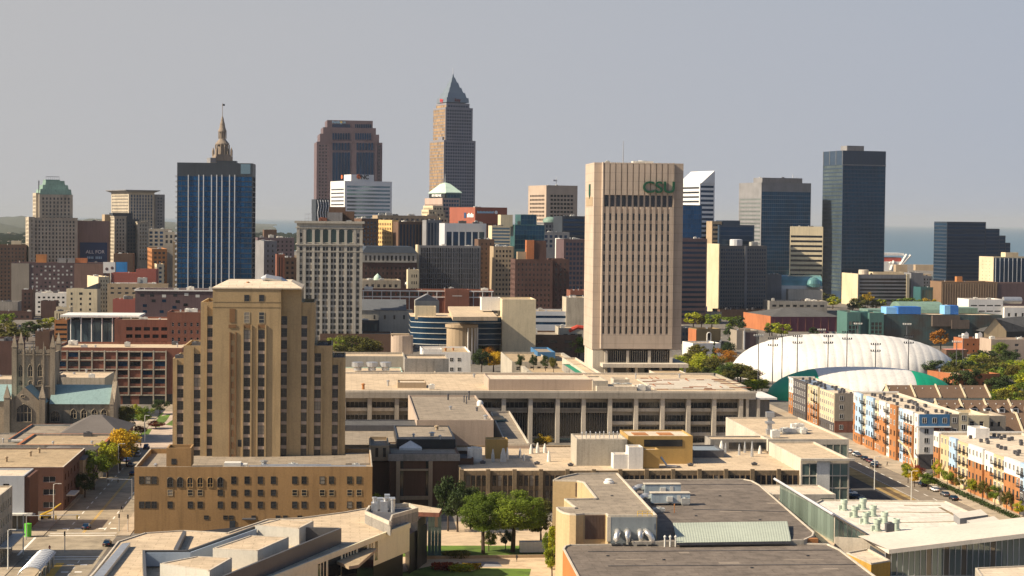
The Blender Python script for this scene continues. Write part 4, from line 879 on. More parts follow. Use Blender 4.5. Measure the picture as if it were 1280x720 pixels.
x = b.last; b.part('stair_wall', solid(x[0] - .5, x[0] - .03, x[2] + .02, x[3], 0, x[5] + 1.5), m['cream'])  # cream sheet over the gray side paints it sunlit
mm = NB(); lathe(mm, [(5.4, x[5] - 1), (5.4, x[5] + 5), (4.8, x[5] + 5.4)], 14, b.hit(925, 300)[0], 9); b.part('water_tank', mm, m['fin']); b.unit(b.hit(942, 303)[0], 5, 6, 5, 4, x[5] - .8)
b.part('center_pier', solid(b.hit(931, 310)[0], b.hit(934, 310)[0], -.6, -.03, 0, x[5]), m['gray'])
b = bl('galleria_hall', 'white walled hall with a teal glass barrel vault roof', None, 959, 977, 343, 1640, -2, m['gray'], cl=0, vb=372, d=30)  # gray wall colour paints the shade on the white hall front
z0_ = b.hit(990, 357, 4)[1]; zt = b.hit(990, 344, 4)[1]; xa_, xb_ = b.hit(977, 350, 4)[0], b.hit(1028, 350, 4)[0]
bm = NB(); r = (xb_ - xa_) / 2; n = 12
for i in range(n):
    a0, a1 = math.pi * i / n, math.pi * (i + 1) / n
    pt_ = lambda a, y: (xa_ + (xb_ - xa_) * .0 + y, 20 - 16 * math.cos(a), z0_ + (zt - z0_) * math.sin(a))
    quad(bm, pt_(a0, 0), pt_(a0, xb_ - xa_), pt_(a1, xb_ - xa_), pt_(a1, 0))
b.part('barrel_vault', bm, glass('teal_vault_glass', (.16, .36, .36), .3, .15)); b.box(xa_, xb_, 4, 36, 0, z0_, m['white'], par=0)
mm = NB(); lathe(mm, [(6, z0_ - 1), (6, z0_ + 2), (5, z0_ + 5), (3, z0_ + 7), (.01, z0_ + 8)], 18, xb_ - 8, 2); b.part('glass_dome', mm, MATS['teal_vault_glass'])
b.box(xa_ + 4, xb_ - 2, -14, 2, 0, b.hit(1000, 362, -14)[1], m['concl'], roof=RF['gray']); b.clutter(1)
bl('white_low_shops', 'row of low white shops with clutter on their roofs under the glass vault', None, 962, 1034, 376, 1570, 4, m['concd'], fr=W(6, 4, .6, .4), cl=7, vb=384, d=26, roof=RF['pale'], big=1.3)
# stadium fragment
b = B('stadium_stand', 'curved red seated stadium stand with white steel frame near the lake', 'stadium', 1100, 333, 3000, 5)
bm = NB(); ra = b.hit(1100, 330)[0]; rb = b.hit(1139, 319)[0]; z = lambda v: b.hit(1120, v)[1]
pr = [(0, 0), (0, 0)]
bx(bm, ra - 40, rb - 14, 6, 40, 0, z(322)); b.part('seat_bank', bm, mat('red_seating', (.42, .07, .05), .8, .1))
bm = NB(); bx(bm, ra - 40, rb - 10, 5, 42, z(319.5), z(316.5)); bx(bm, ra - 40, rb - 12, 4, 5.9, 0, z(327)); b.part('roof_beam', bm, m['white'])
for (u0, v0, u1, v1) in ((1126, 333, 1139, 319), (1122, 338, 1134, 318), (1113, 328, 1126, 338), (1114, 338, 1118, 326)):
    a, c = b.hit(u0, v0), b.hit(u1, v1); mm = NB(); tube(mm, [(a[0], 3, a[1]), (c[0], 3, c[1])], 2.0, 6); b.part('brace', mm, m['white'])
b = B('glass_pyramid_hall', 'low dark pyramid shaped glass hall on the lake shore', 'museum', 1160, 340, 2600, 5)
bm = NB(); a = b.hit(1166, 343)[0]; c = b.hit(1186, 343)[0]; loft(bm, [((a + c) / 2, 12, (c - a) / 2, 14, 0), ((a + c) / 2 + 5, 12, .5, .5, b.hit(1176, 333)[1])]); b.part('glass_pyramid', bm, GL['green'])
b = bl('slatted_hospital_block', 'cream block with dark horizontal slats and a round roof tank behind autumn trees', 1053, 1073, 1136, 343, 1850, 10, m['gray'], fr=S(0, 3.3, .97, .52, GL['dark'], (.8, 1.2), 3, dep=1.0, off=.4, name='window_band'), vb=376, cl=2, roof=RF['pale'])
x = b.last; b.part('stair_wall', solid(x[0] - .6, x[0] - .03, x[2] - .4, x[3], 0, x[5] + .6), m['cream']); b.part('stair_wall', solid(x[1] - 2.5, x[1] + .5, x[2] - .8, x[2] - .03, 0, x[5] + .6), m['cream'])  # gray body paints the shaded front, cream side sheet the sunlit face
mm = NB(); lathe(mm, [(5, x[5] - 1), (5, x[5] + 4), (4.6, x[5] + 4.3)], 14, b.hit(1085, 340)[0], 12); b.part('water_tank', mm, m['concl']); b.box(b.hit(1095, 340)[0], b.hit(1134, 340)[0], 8, 20, x[5] - 1, x[5] + 2.2, m['cream'])
bl('gray_lift_block', 'plain gray block beside the slatted cream block', None, 1139, 1154, 341, 1870, 10, m['gray'], cl=1, vb=374, d=20)
bl('small_window_block', 'small gray block with square windows right of the plain gray block', None, 1153, 1166, 345, 1900, 10, m['gray'], fr=W(2.6, 3.4, .5, .5, 'blind'), cl=1, vb=356, d=20)
bl('white_pier_shed', 'long low white shed by the lake', None, 1144, 1200, 349, 2200, 8, m['white'], fr=W(5, 4, .4, .4), cl=3, vb=356, d=20)
bl('green_glass_annex', 'dark green glass low block left of the long brown building', None, 1151, 1181, 359, 1800, 8, m['teal'], fr=W(3, 200, .9, .9, 'green'), cl=0, vb=380, d=20, roof=RF['white'])
b = bl('long_brown_building', 'very long low brown building with a pale roof and orange roof hut', None, 1177, 1247, 352, 1780, 8, m['brown'] and mat('umber_panel', (.20, .125, .075), .8, .1), cl=0, vb=378, d=30, roof=RF['white'])
x = b.last; b.box(x[1] + .02, b.hit(1300, 355)[0], .5, 30, 0, x[5] - 1, m['purp'], roof=RF['white']); b.box(b.hit(1200, 348)[0], b.hit(1207, 348)[0], 8, 13, x[5] - 1, b.hit(1200, 346)[1], m['rust'])
for i in range(22): mm = NB(); xc = x[1] * (i + .5) / 22; bx(mm, xc - .1, xc + .1, -.2, -.02, 0, x[5] - 1.5); b.part('rib', mm, m['tan'])
b = bl('white_banded_building', 'white two level building with a strip of dark windows at the right edge', None, 1211, 1254, 374, 1600, 8, m['white'], fr=W(7, 5.5, .8, .22, mt=3), cl=2, vb=396, d=26, roof=RF['pale'])
x = b.last; b.box(x[1] + .02, b.hit(1300, 384)[0], -3, 24, 0, b.hit(1270, 384)[1], m['white'], fr=W(6, 6, .35, .35, mt=2), roof=RF['white'])
bm = NB(); xa_ = b.hit(1256, 380)[0]; tube(bm, [(xa_, 4, x[5] - 1), (xa_ + 16, 4, x[5] - 1)], 3, 12); b.part('roof_tank', bm, m['galv'])
bl('red_low_roof_shed', 'low red and cream shed between trees below the long brown building', None, 1172, 1212, 383, 1650, 8, m['brick'], cl=1, vb=390, d=16, roof=RF['pale'])
# teal post hall
b = B('teal_factory', 'huge teal and dark brown industrial hall with blue tanks and green roofs', 'factory', 1058, 393, 1240, 6, vb=430)
TL = mat('weathered_teal_wall', (.05, .10, .105), .6, .22, c2=(.07, .055, .045))
b.pbox(None, 1105, 1253, 393, d=60, m=TL, roof=RF['pale']); x = b.last
b.pbox(None, 1166, 1200, 394.5, vb=408, yo=-3, d=2.9, m=mat('brown_plant_panel', (.11, .085, .07), .8, .15)); b.pbox(None, 1190, 1212, 400, vb=411, yo=-4, d=3.9, m=MATS['brown_plant_panel'])
for (u0, u1, v) in ((1059, 1076, 390), (1087, 1105, 391)):
    b.pbox(None, u0, u1, v, yo=-2, d=24, m=mat('sea_green_panel', (.07, .16, .145), .6, .1), fr=S(2.6, 2.6, .8, .8, GL['blind'], (1, 1), 6, dep=.2))
b.pbox(None, 1076, 1087, 390, yo=2, d=18, m=m['teal']); 
rz = x[5]
def rbx(u0, u1, v0, v1, y, d, mt_, nm='roof_unit'):
    x0, zt_ = b.hit(u0, v0, y); x1, zb_ = b.hit(u1, v1, y); b.part(nm, solid(x0, x1, y, y + d, rz - .5, max(zt_, rz + .5)), mt_)
SB = mat('bright_blue_tank', (.02, .13, .45), .6, .1); SBL = mat('light_blue_tank', (.20, .46, .80), .6, .1)
rbx(1123, 1151, 383.5, 392, 16, 12, SB, 'blue_tank'); rbx(1108, 1123, 384, 392, 18, 12, SBL, 'blue_tank'); rbx(1181, 1188, 382, 391, 16, 10, SBL, 'blue_tank'); rbx(1188, 1198, 382, 391, 16, 10, SB, 'blue_tank')
SG = mat('sage_roof', (.17, .27, .22), .7, .15)
bm = NB(); x0, z0_ = b.hit(1127, 392, 32); x1, _ = b.hit(1181, 392, 32); zt = b.hit(1150, 377, 32)[1]; n = 10
for i in range(n): a0, a1 = math.pi * i / n, math.pi * (i + 1) / n; f_ = lambda a, xx: (xx, 46 - 14 * math.cos(a), rz - .5 + (zt - rz) * math.sin(a)); quad(bm, f_(a0, x0), f_(a0, x1), f_(a1, x1), f_(a1, x0))
poly(bm, [(x0, 46 - 14 * math.cos(math.pi * i / n), rz - .5 + (zt - rz) * math.sin(math.pi * i / n)) for i in range(n + 1)]); b.part('arched_roof', bm, SG)
rbx(1085, 1125, 387, 392, 30, 20, SG, 'green_roof'); rbx(1198, 1222, 385, 391, 30, 20, SG, 'green_roof')
# purple warehouse
b = bl('purple_warehouse', 'long low warehouse with purple painted front and orange brick left end', 930, 964, 1050, 396, 1390, 12, mat('purple_painted_brick', (.15, .045, .075), .8, .1), cl=0, vb=412, roof=RF['dark'], vents=0)
x = b.last; b.part('brick_end', solid(x[0] - .5, x[0] - .03, x[2], x[3], 0, x[5] + .5), m['bricko'])
bm = NB(); loft(bm, [((x[0] + x[1]) / 2, (x[2] + x[3]) / 2, (x[1] - x[0]) / 2 + .3, (x[3] - x[2]) / 2 + .3, x[5] + .03), ((x[0] + x[1]) / 2 + 4, (x[2] + x[3]) / 2, (x[1] - x[0]) / 2 - 16, 1, x[5] + 5)]); b.part('hip_roof', bm, RF['dark'])
for i in range(9): xc = x[1] * (i + .5) / 9; b.part('rib', solid(xc - .12, xc + .12, -.25, -.02, 0, x[5] - .6), m['brick'])
bl('small_white_hut', 'small white low building between the parked cars and the purple warehouse', None, 876, 902, 390, 1500, 12, m['stone'], fr=W(4, 3.6, .5, .3), cl=0, vb=400, d=12)
bl('violet_mural_house', 'tiny house with a violet wall by the gray apartment slab', None, 877, 884, 383, 1600, 12, mat('violet_wall', (.25, .16, .42), .8, .1), cl=0, vb=392, d=10)
bl('dark_depot', 'dark flat building at the foot of the gray apartment slab', None, 900, 958, 387, 1560, 12, m['brown'], cl=3, vb=396, d=20)
# arched house, small shop etc by the white tower
b = bl('arched_brick_chapel', 'small tan brick chapel front with one tall arched window and orange side', 861, 871, 901, 411, 1220, 14, m['tan'] and mat('olive_brick', (.24, .18, .09), .9, .12), vb=430, roof=RF['pale'], cl=0)
x = b.last; b.part('side_wall', solid(x[0] - .4, x[0] - .03, x[2], x[3], 0, x[5] - .5), m['bricko'])
bm = NB(); xc, zc = b.hit(886, 418); pts = [(xc - 1.3, zc - 4), (xc + 1.3, zc - 4)] + [(xc + 1.3 * math.cos(t), zc + 1.3 * math.sin(t)) for t in [i * math.pi / 6 for i in range(7)]]
f = [bm.verts.new((p[0], -.35, p[1])) for p in pts]; bm.faces.new(f); b.part('arched_window', bm, GL['dark'])
bm = NB(); [tube(bm, [(p[0], -.3, p[1]), (q[0], -.3, q[1])], .35, 4) for p, q in zip(pts, pts[1:] + pts[:1])]; b.part('arch_surround', bm, m['white'])
bl('dark_side_shop', 'small dark shop beside the white tower with a pale roof', None, 850, 864, 410, 1240, 10, m['grayd'], fr=W(3, 4, .6, .5, 'blue'), cl=1, vb=428, d=18, roof=RF['white'])
b = bl('white_corner_shop', 'white shop with a slanted pale roof and a blue sign pole', 853, 866, 901, 429, 1110, 14, m['white'], vb=446, roof=RF['pale'], cl=0)
b.part('sign_board', solid(b.hit(860, 435)[0], b.hit(871, 435)[0], -1.2, -.8, b.hit(865, 436)[1], b.hit(865, 434)[1]), m['blued'])
bl('small_black_office', 'small black office with pale blue window panel right of the white shop', None, 898, 914, 428, 1150, 12, m['blk'], fr=W(3.5, 4, .5, .5, 'sky'), cl=0, vb=440, d=14)
b = bl('pillared_dark_house', 'small dark house framed by tan walls left of the white dome', None, 921, 948, 413, 1190, 10, m['grey2'], vb=434, cl=0, d=16, roof=RF['pale'])
b.part('dark_front', solid(b.hit(931, 420)[0], b.hit(945, 420)[0], -.3, -.03, 0, b.last[5] - 1.2), m['purp']); b.part('white_frame', solid(b.hit(929, 420)[0], b.hit(931, 420)[0], -.6, -.02, 0, b.last[5] - .2), m['white'])
# sheds at right edge
b = B('gabled_depot', 'large dark roofed depot with a tan gabled front at the right edge', 'building', 1232, 412, 1230, 6)
x0, x1, x2 = b.hit(1230, 412)[0], b.hit(1258, 412)[0], b.hit(1300, 412)[0]; zE, zR = b.hit(1240, 414)[1], b.hit(1243, 398)[1]
bm = NB(); xm = (x0 + x1) / 2; f1 = [bm.verts.new((*p,)) for p in ((x0, 0, 0), (x1, 0, 0), (x1, 0, zE), (xm, 0, zR), (x0, 0, zE))]; bm.faces.new(f1); b.part('gable_wall', bm, m['siding'])
bm = NB(); quad(bm, (xm, -.5, zR + .05), (x1 + .6, -.5, zE - .3), (x2, 6, zE - .3), (x2, 30, zR + .05)); quad(bm, (x0 - .6, -.5, zE - .3), (xm, -.5, zR + .05), (x2, 30, zR + .05), (x0, 34, zE - .3)); b.part('roof', bm, RF['dark'])
b.box(x1, x2, 6, 28, 0, zE - .5, m['blk'], par=0)
b = bl('brick_row_house', 'orange brick block with two small white dormers above it', None, 1204, 1238, 423, 1170, 8, m['bricko'], fr=W(4, 4, .3, .3, 'blind'), vb=440, cl=0, d=16)
for u in (1208, 1225):
    x0, z0_ = b.hit(u - 3, 422, 5); x1, z1 = b.hit(u + 3, 416, 5); mm = NB(); bx(mm, x0, x1, 5, 9, z0_ - 1, z1 - .6); v_ = [mm.verts.new(p) for p in ((x0, 5, z1 - .6), (x1, 5, z1 - .6), ((x0 + x1) / 2, 5, z1 + .8))]; mm.faces.new(v_); b.part('dormer', mm, m['white'])
bl('tan_corner_block', 'plain tan two storey block at the right edge with two framed windows', None, 1239, 1300, 424, 1130, 8, m['tan'] and MATS['beige_concrete'], fr=W(9, 4, .3, .45, fr=m['white'], m=(12, 2)), vb=446, cl=2, d=18, roof=RF['pale'])
bl('pink_awning_stall', 'low stall with a salmon pink roof right of the white dome', None, 1183, 1209, 437, 1140, 8, m['brown'], vb=444, cl=0, vents=0, d=8, roof=mat('salmon_roof', (.62, .25, .20), .8, .05), par=0)
bl('orange_brick_hall', 'long orange brick hall with tall narrow windows behind the trees', None, 1197, 1250, 468, 890, 20, m['bricko'], fr=W(5.5, 6, .22, .5, mt=2), ri=None, vb=490, cl=0, d=26, roof=RF['tan'])
# ---- sports domes
def dome(name, label, u0, u1, v, Dc, dep, hh, green):
    xc = (P(u0, v, Dc).x + P(u1, v, Dc).x) / 2; hx = (P(u1, v, Dc).x - P(u0, v, Dc).x) / 2
    t = empty(name, (xc, Dc, 0), R(-3), label, 'sports dome'); nr = 26 if not green else 20
    DW = mat('white_dome_fabric', (.70, .68, .64), .6, .10, kind='wall'); DG = mat('green_dome_fabric', (.0, .30, .16), .6, .06, kind='plain')
    def patch(k0, k1, name, mt_):
        bm = NB(); rows = []
        for i in range(k0 * 8, k1 * 8 + 1):
            s_ = i / (nr * 8) * 2 - 1; e = max(1 - abs(s_) ** 2.7, 0) ** .5
            rib = abs(math.sin(math.pi * i / 8)); sc = 1 - .007 * (1 - rib ** .6)
            row = []
            for j in range(21):
                a = math.pi * j / 20; cz = max(math.sin(a), 0) ** .8
                row.append(bm.verts.new((s_ * hx, -math.cos(a) * dep * (.25 + .75 * e) * e ** .4 * sc, hh * cz * e * sc)))
            rows.append(row)
        for i in range(len(rows) - 1):
            for j in range(20): bm.faces.new((rows[i][j], rows[i + 1][j], rows[i + 1][j + 1], rows[i][j + 1]))
        return obj(name, bm, mt_, t, True)
    if green:
        patch(0, 5, 'green_end', DG); patch(5, nr - 5, 'white_shell', DW); patch(nr - 5, nr, 'green_end', DG)
    else: patch(0, nr, 'shell', DW)
    bm = NB(); lathe(bm, [(1, 0), (1, .8)], 36); o = obj('base_kerb', bm, m['conc'], t); o.scale = (hx * .98, dep * .98, 1)
    return t
dome('inflatable_dome', 'large plain white ribbed air dome', 914, 1199, 417, 985, 44, 22.5, False)
dome('striped_dome', 'smaller air dome with white middle and green ends in front of the plain one', 960, 1196, 462.5, 862, 27, 14.6, True)
# floodlight masts
POLES = [(948.4, 419, 900, 1), (966.4, 423, 905, 0), (978, 419, 930, 1), (997, 420, 925, 0), (1035.4, 420, 920, 0), (1059, 415, 915, 0), (1094.6, 430, 905, 0), (1136, 420, 915, 0), (1072.5, 404.5, 1090, 1), (1133.8, 405, 1080, 1), (1196, 427, 950, 1), (1204, 420, 965, 1), (1027, 412, 1120, 1)]
plab = ['beside the pillared dark house', 'left of the white dome front', 'third from the left before the dome', 'fourth from the left before the dome', 'fifth from the left before the dome', 'middle of the dome with double lamp rack', 'standing low before the dome middle', 'on the right half of the dome', 'behind the dome near the teal factory', 'behind the dome right of its crest', 'at the right foot of the dome', 'rightmost by the brick row house', 'by the purple warehouse car park']
proto = {}
def mast(u, v, D, kind, lab):
    p = P(u, v, D); h = p.z
    t = empty('floodlight_mast', (p.x, p.y, 0), R(random.uniform(-8, 8)), 'tall thin floodlight mast ' + lab, 'floodlight', 'floodlight masts around the sports domes')
    bm = NB(); lathe(bm, [(.3, 0), (.2, h)], 8); obj('pole', bm, m['unitd'], t)
    for j in range(1 if kind else 2):
        z = h - .4 - j * 3.2; w_ = 2.1
        bm = NB(); bx(bm, -w_, w_, -.15, .15, z - .15, z + .05); obj('crossbar', bm, m['galv'], t)
        for q in range(5): bm = NB(); xx = -w_ + w_ * 2 * q / 4; bx(bm, xx - .28, xx + .28, -.45, .0, z + .06, z + .9); obj('lamp', bm, m['unitw'] if kind else m['blk'], t)
for (u, v, D, kd), lab in zip(POLES, plab): mast(u, v, D, kd, lab)
# ------------------------------------------------------------------ campus: buff stepped tower
FB = mat('fenn_grain_brick', (.405, .292, .157), .92, .14); FW = dict(fr=mat('bronze_sash', (.07, .06, .05), .5, .1), n=(1, 2), t=.1)
b = B('stepped_brick_tower', 'tall buff brick tower stepping up to a pale roofed crown, with dark window columns', 'office tower', 216, 456, 505, 5, vb=575)
sF = F / 505
def bay(u, va, vb_, n, w_=1.75, h_=2.3, yo=0.0, blind=False):
    """a recessed column of windows with paler spandrels, drawn as its own parts"""
    xc, zt_ = b.hit(u, va, yo); _, zb_ = b.hit(u, vb_, yo); p = (zt_ - zb_) / n
    for j in range(n):
        b.wins.append((Matrix.Translation((xc, yo - .04, zt_ - (j + .5) * p)), w_, h_, S(1, 1, 1, 1, GL['blind'], fr=FW['fr'], n=(2, 2), t=.06)))
        if j < n - 1: sp_.append((xc, yo, zt_ - (j + 1) * p, w_, p - h_))
sp_ = []
tops = [(216, 240, 446), (230.5, 260, 431), (251, 280, 376), (408, 424, 430), (424, 432, 446), (371, 393, 377)]
PZ = 15.5
b.pbox(None, 216, 232, 448, yo=3, d=22, m=FB, roof=RF['dark'], zb=PZ); b.pbox(None, 229.5, 252, 432, yo=2.2, d=24, m=FB, roof=RF['dark'], zb=PZ); b.pbox(None, 251, 267, 377.5, yo=1.5, d=26, m=FB, roof=RF['pale'], zb=PZ)
b.pbox(None, 266, 351.5, 361, yo=0, d=28, m=FB, roof=RF['pale'], par=1.0, zb=PZ); mainb = b.last
b.pbox(None, 351.5, 377, 362, yo=2.0, d=26, m=FB, roof=RF['pale'], zb=PZ); b.pbox(None, 377, 393.5, 378, yo=2.4, d=24, m=FB, roof=RF['pale'], zb=PZ)
b.pbox(None, 393.5, 415.5, 432, yo=3, d=22, m=FB, roof=RF['dark'], zb=PZ); b.pbox(None, 415.5, 432, 447, yo=3.6, d=20, m=FB, roof=RF['dark'], zb=PZ)
pp = 15.05
bay(225.8, 454, 454 + 8 * pp, 8, yo=3); bay(246.8, 440, 440 + 9 * pp, 9, yo=2.2); bay(263.4, 393, 393 + 12 * pp, 12, yo=1.5, w_=1.7)
bay(309, 410.5, 410.5 + 10.9 * pp, 11); bay(327, 410.5, 410.5 + 10.9 * pp, 11, w_=1.7)
bay(355, 393, 393 + 12 * pp, 12, yo=2.0); bay(380, 393, 393 + 12 * pp, 12, yo=2.4); bay(397.3, 439.5, 439.5 + 9 * pp, 9, yo=3); bay(418.6, 454, 454 + 8 * pp, 8, yo=3.6)
for u, v in ((308.5, 373), (327, 373)): xc, zc = b.hit(u, v); b.wins.append((Matrix.Translation((xc, -.04, zc)), 1.35, 1.9, S(1, 1, 1, 1, GL['dark'], fr=FW['fr'])))
for u, v in ((308.5, 397), (327, 397)): xc, zc = b.hit(u, v); b.wins.append((Matrix.Translation((xc, -.04, zc)), 1.5, 3.0, S(1, 1, 1, 1, GL['blind'], fr=m['cream'], n=(1, 3), t=.08)))
xc, zc = b.hit(300, 554); b.wins.append((Matrix.Translation((xc, -.04, zc)), 1.2, 1.9, S(1, 1, 1, 1, GL['dark'])))
bm = NB()
for (xc, yo, zc, w_, h_) in sp_[:]: pass
for (xc, yo, zc, w_, h_) in sp_: b.part('spandrel', solid(xc - w_ / 2, xc + w_ / 2, yo - .06, yo - .02, zc - h_ / 2 + .05, zc + h_ / 2 - .05), MATS['beige_concrete'])
# pilasters flanking the columns of windows
for u, va, yo in [(c + k, v, y) for c, v, y in ((225.8, 447, 3), (246.8, 431.5, 2.2), (263.4, 380, 1.5), (309, 404, 0), (327, 404, 0), (355, 385, 2.0), (380, 385, 2.4), (397.3, 434, 3), (418.6, 449, 3.6)) for k in (-5.2, 5.2) if not (c == 263.4 and k > 0)]:
    xc, zt_ = b.hit(u, va, yo); b.part('pilaster', solid(xc - .2, xc + .2, yo - .3, yo - .02, PZ, zt_ - .5), FB)
# ornamental blind bay
RB = mat('rust_ornament_panel', (.22, .12, .055), .9, .1)
xc, zt_ = b.hit(290.5, 386); _, zb_ = b.hit(290.5, 403); b.part('ornament_panel', solid(xc - .75, xc + .75, -.1, -.03, zb_, zt_), RB)
for u in (286.8, 294.2): xx, z0_ = b.hit(u, 575); _, z1 = b.hit(u, 415); b.part('ornament_strip', solid(xx - .14, xx + .14, -.22, -.03, z0_, z1), RB)
for j in range(11): xx, z_ = b.hit(290.5, 420 + j * 15.1); b.part('ornament_panel', solid(xx - .32, xx + .32, -.12, -.03, z_ - 1.1, z_ + .7), RB)
for u in (290.5, 308.5, 327): xx, z_ = b.hit(u, 407.8); b.part('lintel_ornament', solid(xx - 1.0, xx + 1.0, -.16, -.03, z_ - .45, z_ + .45), RB)
for v in (377, 383.5): z_ = b.hit(300, v)[1]; b.part('string_course', solid(mainb[0] - .1, mainb[1] + .1, -.08, -.03, z_ - .1, z_ + .1), FB)
# hipped white roof
x0, x1 = mainb[0], b.hit(377, 361, 2)[0]; z_ = mainb[5]
bm = NB(); cx = (x0 + x1) / 2; loft(bm, [(cx, 14, (x1 - x0) / 2 + .2, 14.2, z_ + .03), (cx, 14, (x1 - x0) / 2 + .2, 14.2, z_ + .35), (cx, 16, (x1 - x0) / 2 - 3.0, 8, z_ + 1.9)]); b.part('hipped_roof', bm, RF['white'])
bm = NB(); tube(bm, [(cx + 1, 9, z_ + 2.2), (cx + 2, 9, z_ + 2.8), (cx + 6, 9, z_ + 2.2), (cx + 8, 9.5, z_ + 1.4)], [.9, 1, .9, .5], 10); b.part('roof_duct', bm, m['galv'])
bm = NB(); lathe(bm, [(.4, z_ + .5), (.4, z_ + 1.8)], 8, x0 + 9, 6); b.part('roof_vent', bm, m['rust'])
for u, v in ((224, 446), (245, 430), (404, 431), (424, 446)):
    xx, z1 = b.hit(u, v, 4); b.unit(xx - 1.2, 5, 2.4, 2, 1.3, z1 - .9, m['unitd'])
# podium
b = B('arched_brick_podium', 'long buff brick wing with a row of arched windows under the stepped tower', 'building', 168, 584, 474, 5, vb=None)
PB = mat('podium_brick', (.365, .218, .092), .92, .14)
b.pbox(None, 168, 465.5, 583.5, d=38, m=PB, roof=RF['gray'], par=1.3, cap=m['stone']); x = b.last; zr = x[5]
b.pbox(None, 208, 239, 560, vb=584, yo=3, d=8, m=PB, roof=RF['dark'])
def pw(u, v, w_=1.45, h_=2.0, nm='window', fr=FW['fr'], n=(1, 2), g='blind'):
    xc, zc = b.hit(u, v); b.wins.append((Matrix.Translation((xc, -.04, zc)), w_, h_, S(1, 1, 1, 1, GL[g], fr=fr, n=n, t=.08, name=nm)))
k_ = 3.494
for cx_ in (95, 122, 149, 497, 555, 613, 670, 763, 804, 883, 924, 1003, 1044): pw(150 + cx_ / k_, 490 + 385 / k_, 1.35, 1.95)
for cx_ in (219, 307, 350, 438, 497, 555, 613, 670, 763, 804, 883, 924, 1003, 1044): pw(150 + cx_ / k_, 490 + 440 / k_, 1.35, 1.6, fr=m['siding'] if cx_ > 700 or cx_ in (219, 307, 350) else FW['fr'])
for cx_ in (95, 122, 149, 219, 307, 350, 438, 497, 555, 613, 670, 763, 804, 883, 924, 1003, 1044): pw(150 + cx_ / k_, 490 + 493 / k_, 1.35, 1.75, g='blind')
for cx_ in (377, 461, 486, 584, 690, 722, 785): pw(150 + cx_ / k_, 490 + 548 / k_, 1.2, 1.05)
for cx_ in (219, 262, 306, 350, 394, 438):
    xc, zc = b.hit(150 + cx_ / k_, 490 + 400 / k_); w2 = .72
    pts = [(xc - w2, zc - .9), (xc + w2, zc - .9)] + [(xc + w2 * math.cos(t), zc + .9 + w2 * math.sin(t)) for t in [i * math.pi / 8 for i in range(9)]]
    mm = NB(); mm.faces.new([mm.verts.new((p[0], -.06, p[1])) for p in pts]); q_ = b.part('arched_window', mm, GL['dark'])
    mm = NB(); [tube(mm, [(p[0], -.1, p[1]), (q[0], -.1, q[1])], .07, 4) for p, q in zip(pts, pts[1:] + pts[:1])]; tube(mm, [(xc, -.1, zc - .9), (xc, -.1, zc + 1.5)], .04, 4); tube(mm, [(xc - w2, -.1, zc), (xc + w2, -.1, zc)], .04, 4); obj('frame', mm, m['fennd'] if cx_ in (306, 350, 394) else FW['fr'], q_)
xx, z_ = b.hit(217.5, 577, 3); b.wins.append((Matrix.Translation((xx, 2.95, z_)), 1.3, 1.5, S(1, 1, 1, 1, GL['dark'])))
b.part('side_door', solid(b.hit(287, 665)[0], b.hit(294, 665)[0], -.15, -.03, 0, 3.2), m['grayd']); b.part('canopy', solid(b.hit(303, 655)[0], b.hit(320, 655)[0], -1.6, -.03, 3.6, 3.9), m['unitd'])
zp = zr - 1.3
mm = NB(); xx = b.hit(296, 580, 5)[0]; 
for a in range(6): pass
bx(mm, xx - 3.2, xx + 1, 5, 8.5, zp + .3, zp + 1.6); bx(mm, xx + 1.0, xx + 2.6, 5.3, 8.2, zp + .3, zp + 1.2); q_ = b.part('tan_roof_cabinet', mm, m['unitw'])
mm = NB(); tube(mm, [(xx + 3, 6, zp + .6), (xx + 30, 6, zp + .6), (xx + 33, 6, zp + .6)], .28, 8); tube(mm, [(xx + 6, 7.2, zp + .8), (xx + 24, 7.2, zp + .8)], .2, 8); b.part('roof_pipe', mm, m['galv'])
b.vent(b.hit(330, 575, 8)[0], 8, zp, .7, 1.6); b.unit(b.hit(440, 575, 6)[0], 6, 2, 1.5, 1.1, zp, m['unit']); b.unit(b.hit(360, 575, 6)[0], 8, 2.4, 1.5, 1.0, zp, m['unit']); b.vent(b.hit(195, 575, 6)[0], 6, zp, .4, 1.0)
b.box(b.hit(432, 566, 14)[0], x[1] - .5, 14, 37, zp, zp + .25, RF['dark'], par=0)

# ------------------------------------------------------------------ campus: tall white tower
b = B('ribbed_campus_tower', 'tall ribbed cream concrete tower with green CSU lettering near its top', 'office tower', 743, 203, 830, 5)
CP = m['concp']
b.pbox(732, 743, 854.5, 203, vb=437, m=CP, roof=RF['tan'], par=1.2); cb = b.last; zt = cb[5]; zb_ = b.hit(800, 438)[1]
yD = cb[3]
x0, x1 = b.hit(755, 204, -3)[0], b.hit(842, 204, -3)[0]; zB1, zB0 = b.hit(800, 244, -3)[1], b.hit(800, 258.5, -3)[1]; zS = b.hit(800, 264, -3)[1]; zL = b.hit(800, 418, -3)[1]; zF = b.hit(800, 436, -3)[1]
b.box(x0, x1, -2.4, -.02, zF, zt - .1, CP, par=0)
n = 12; p_ = (x1 - x0) / n
for i in range(n):
    xa_ = x0 + p_ * i
    b.part('panel_rib', solid(xa_ + p_ * .16, xa_ + p_ * .97, -3, -2.42, zB1, zt), CP)
    b.part('panel_rib', solid(xa_ + p_ * .42, xa_ + p_ * .97, -3, -2.42, zL, zB0 + 0), CP)
    b.part('window_panel', solid(xa_ + p_ * .20, xa_ + p_ * .86, -2.56, -2.42, zB0, zB1 - .1), GL['black'])
    nf = 12; fh = (zS - zL) / nf
    for j in range(nf):
        zc = zS - (j + .5) * fh - .3
        b.wins.append((Matrix.Translation((xa_ + p_ * .25, -2.44, zc)), p_ * .30, fh * .66, S(1, 1, 1, 1, GL['dark'], name='slit_window')))
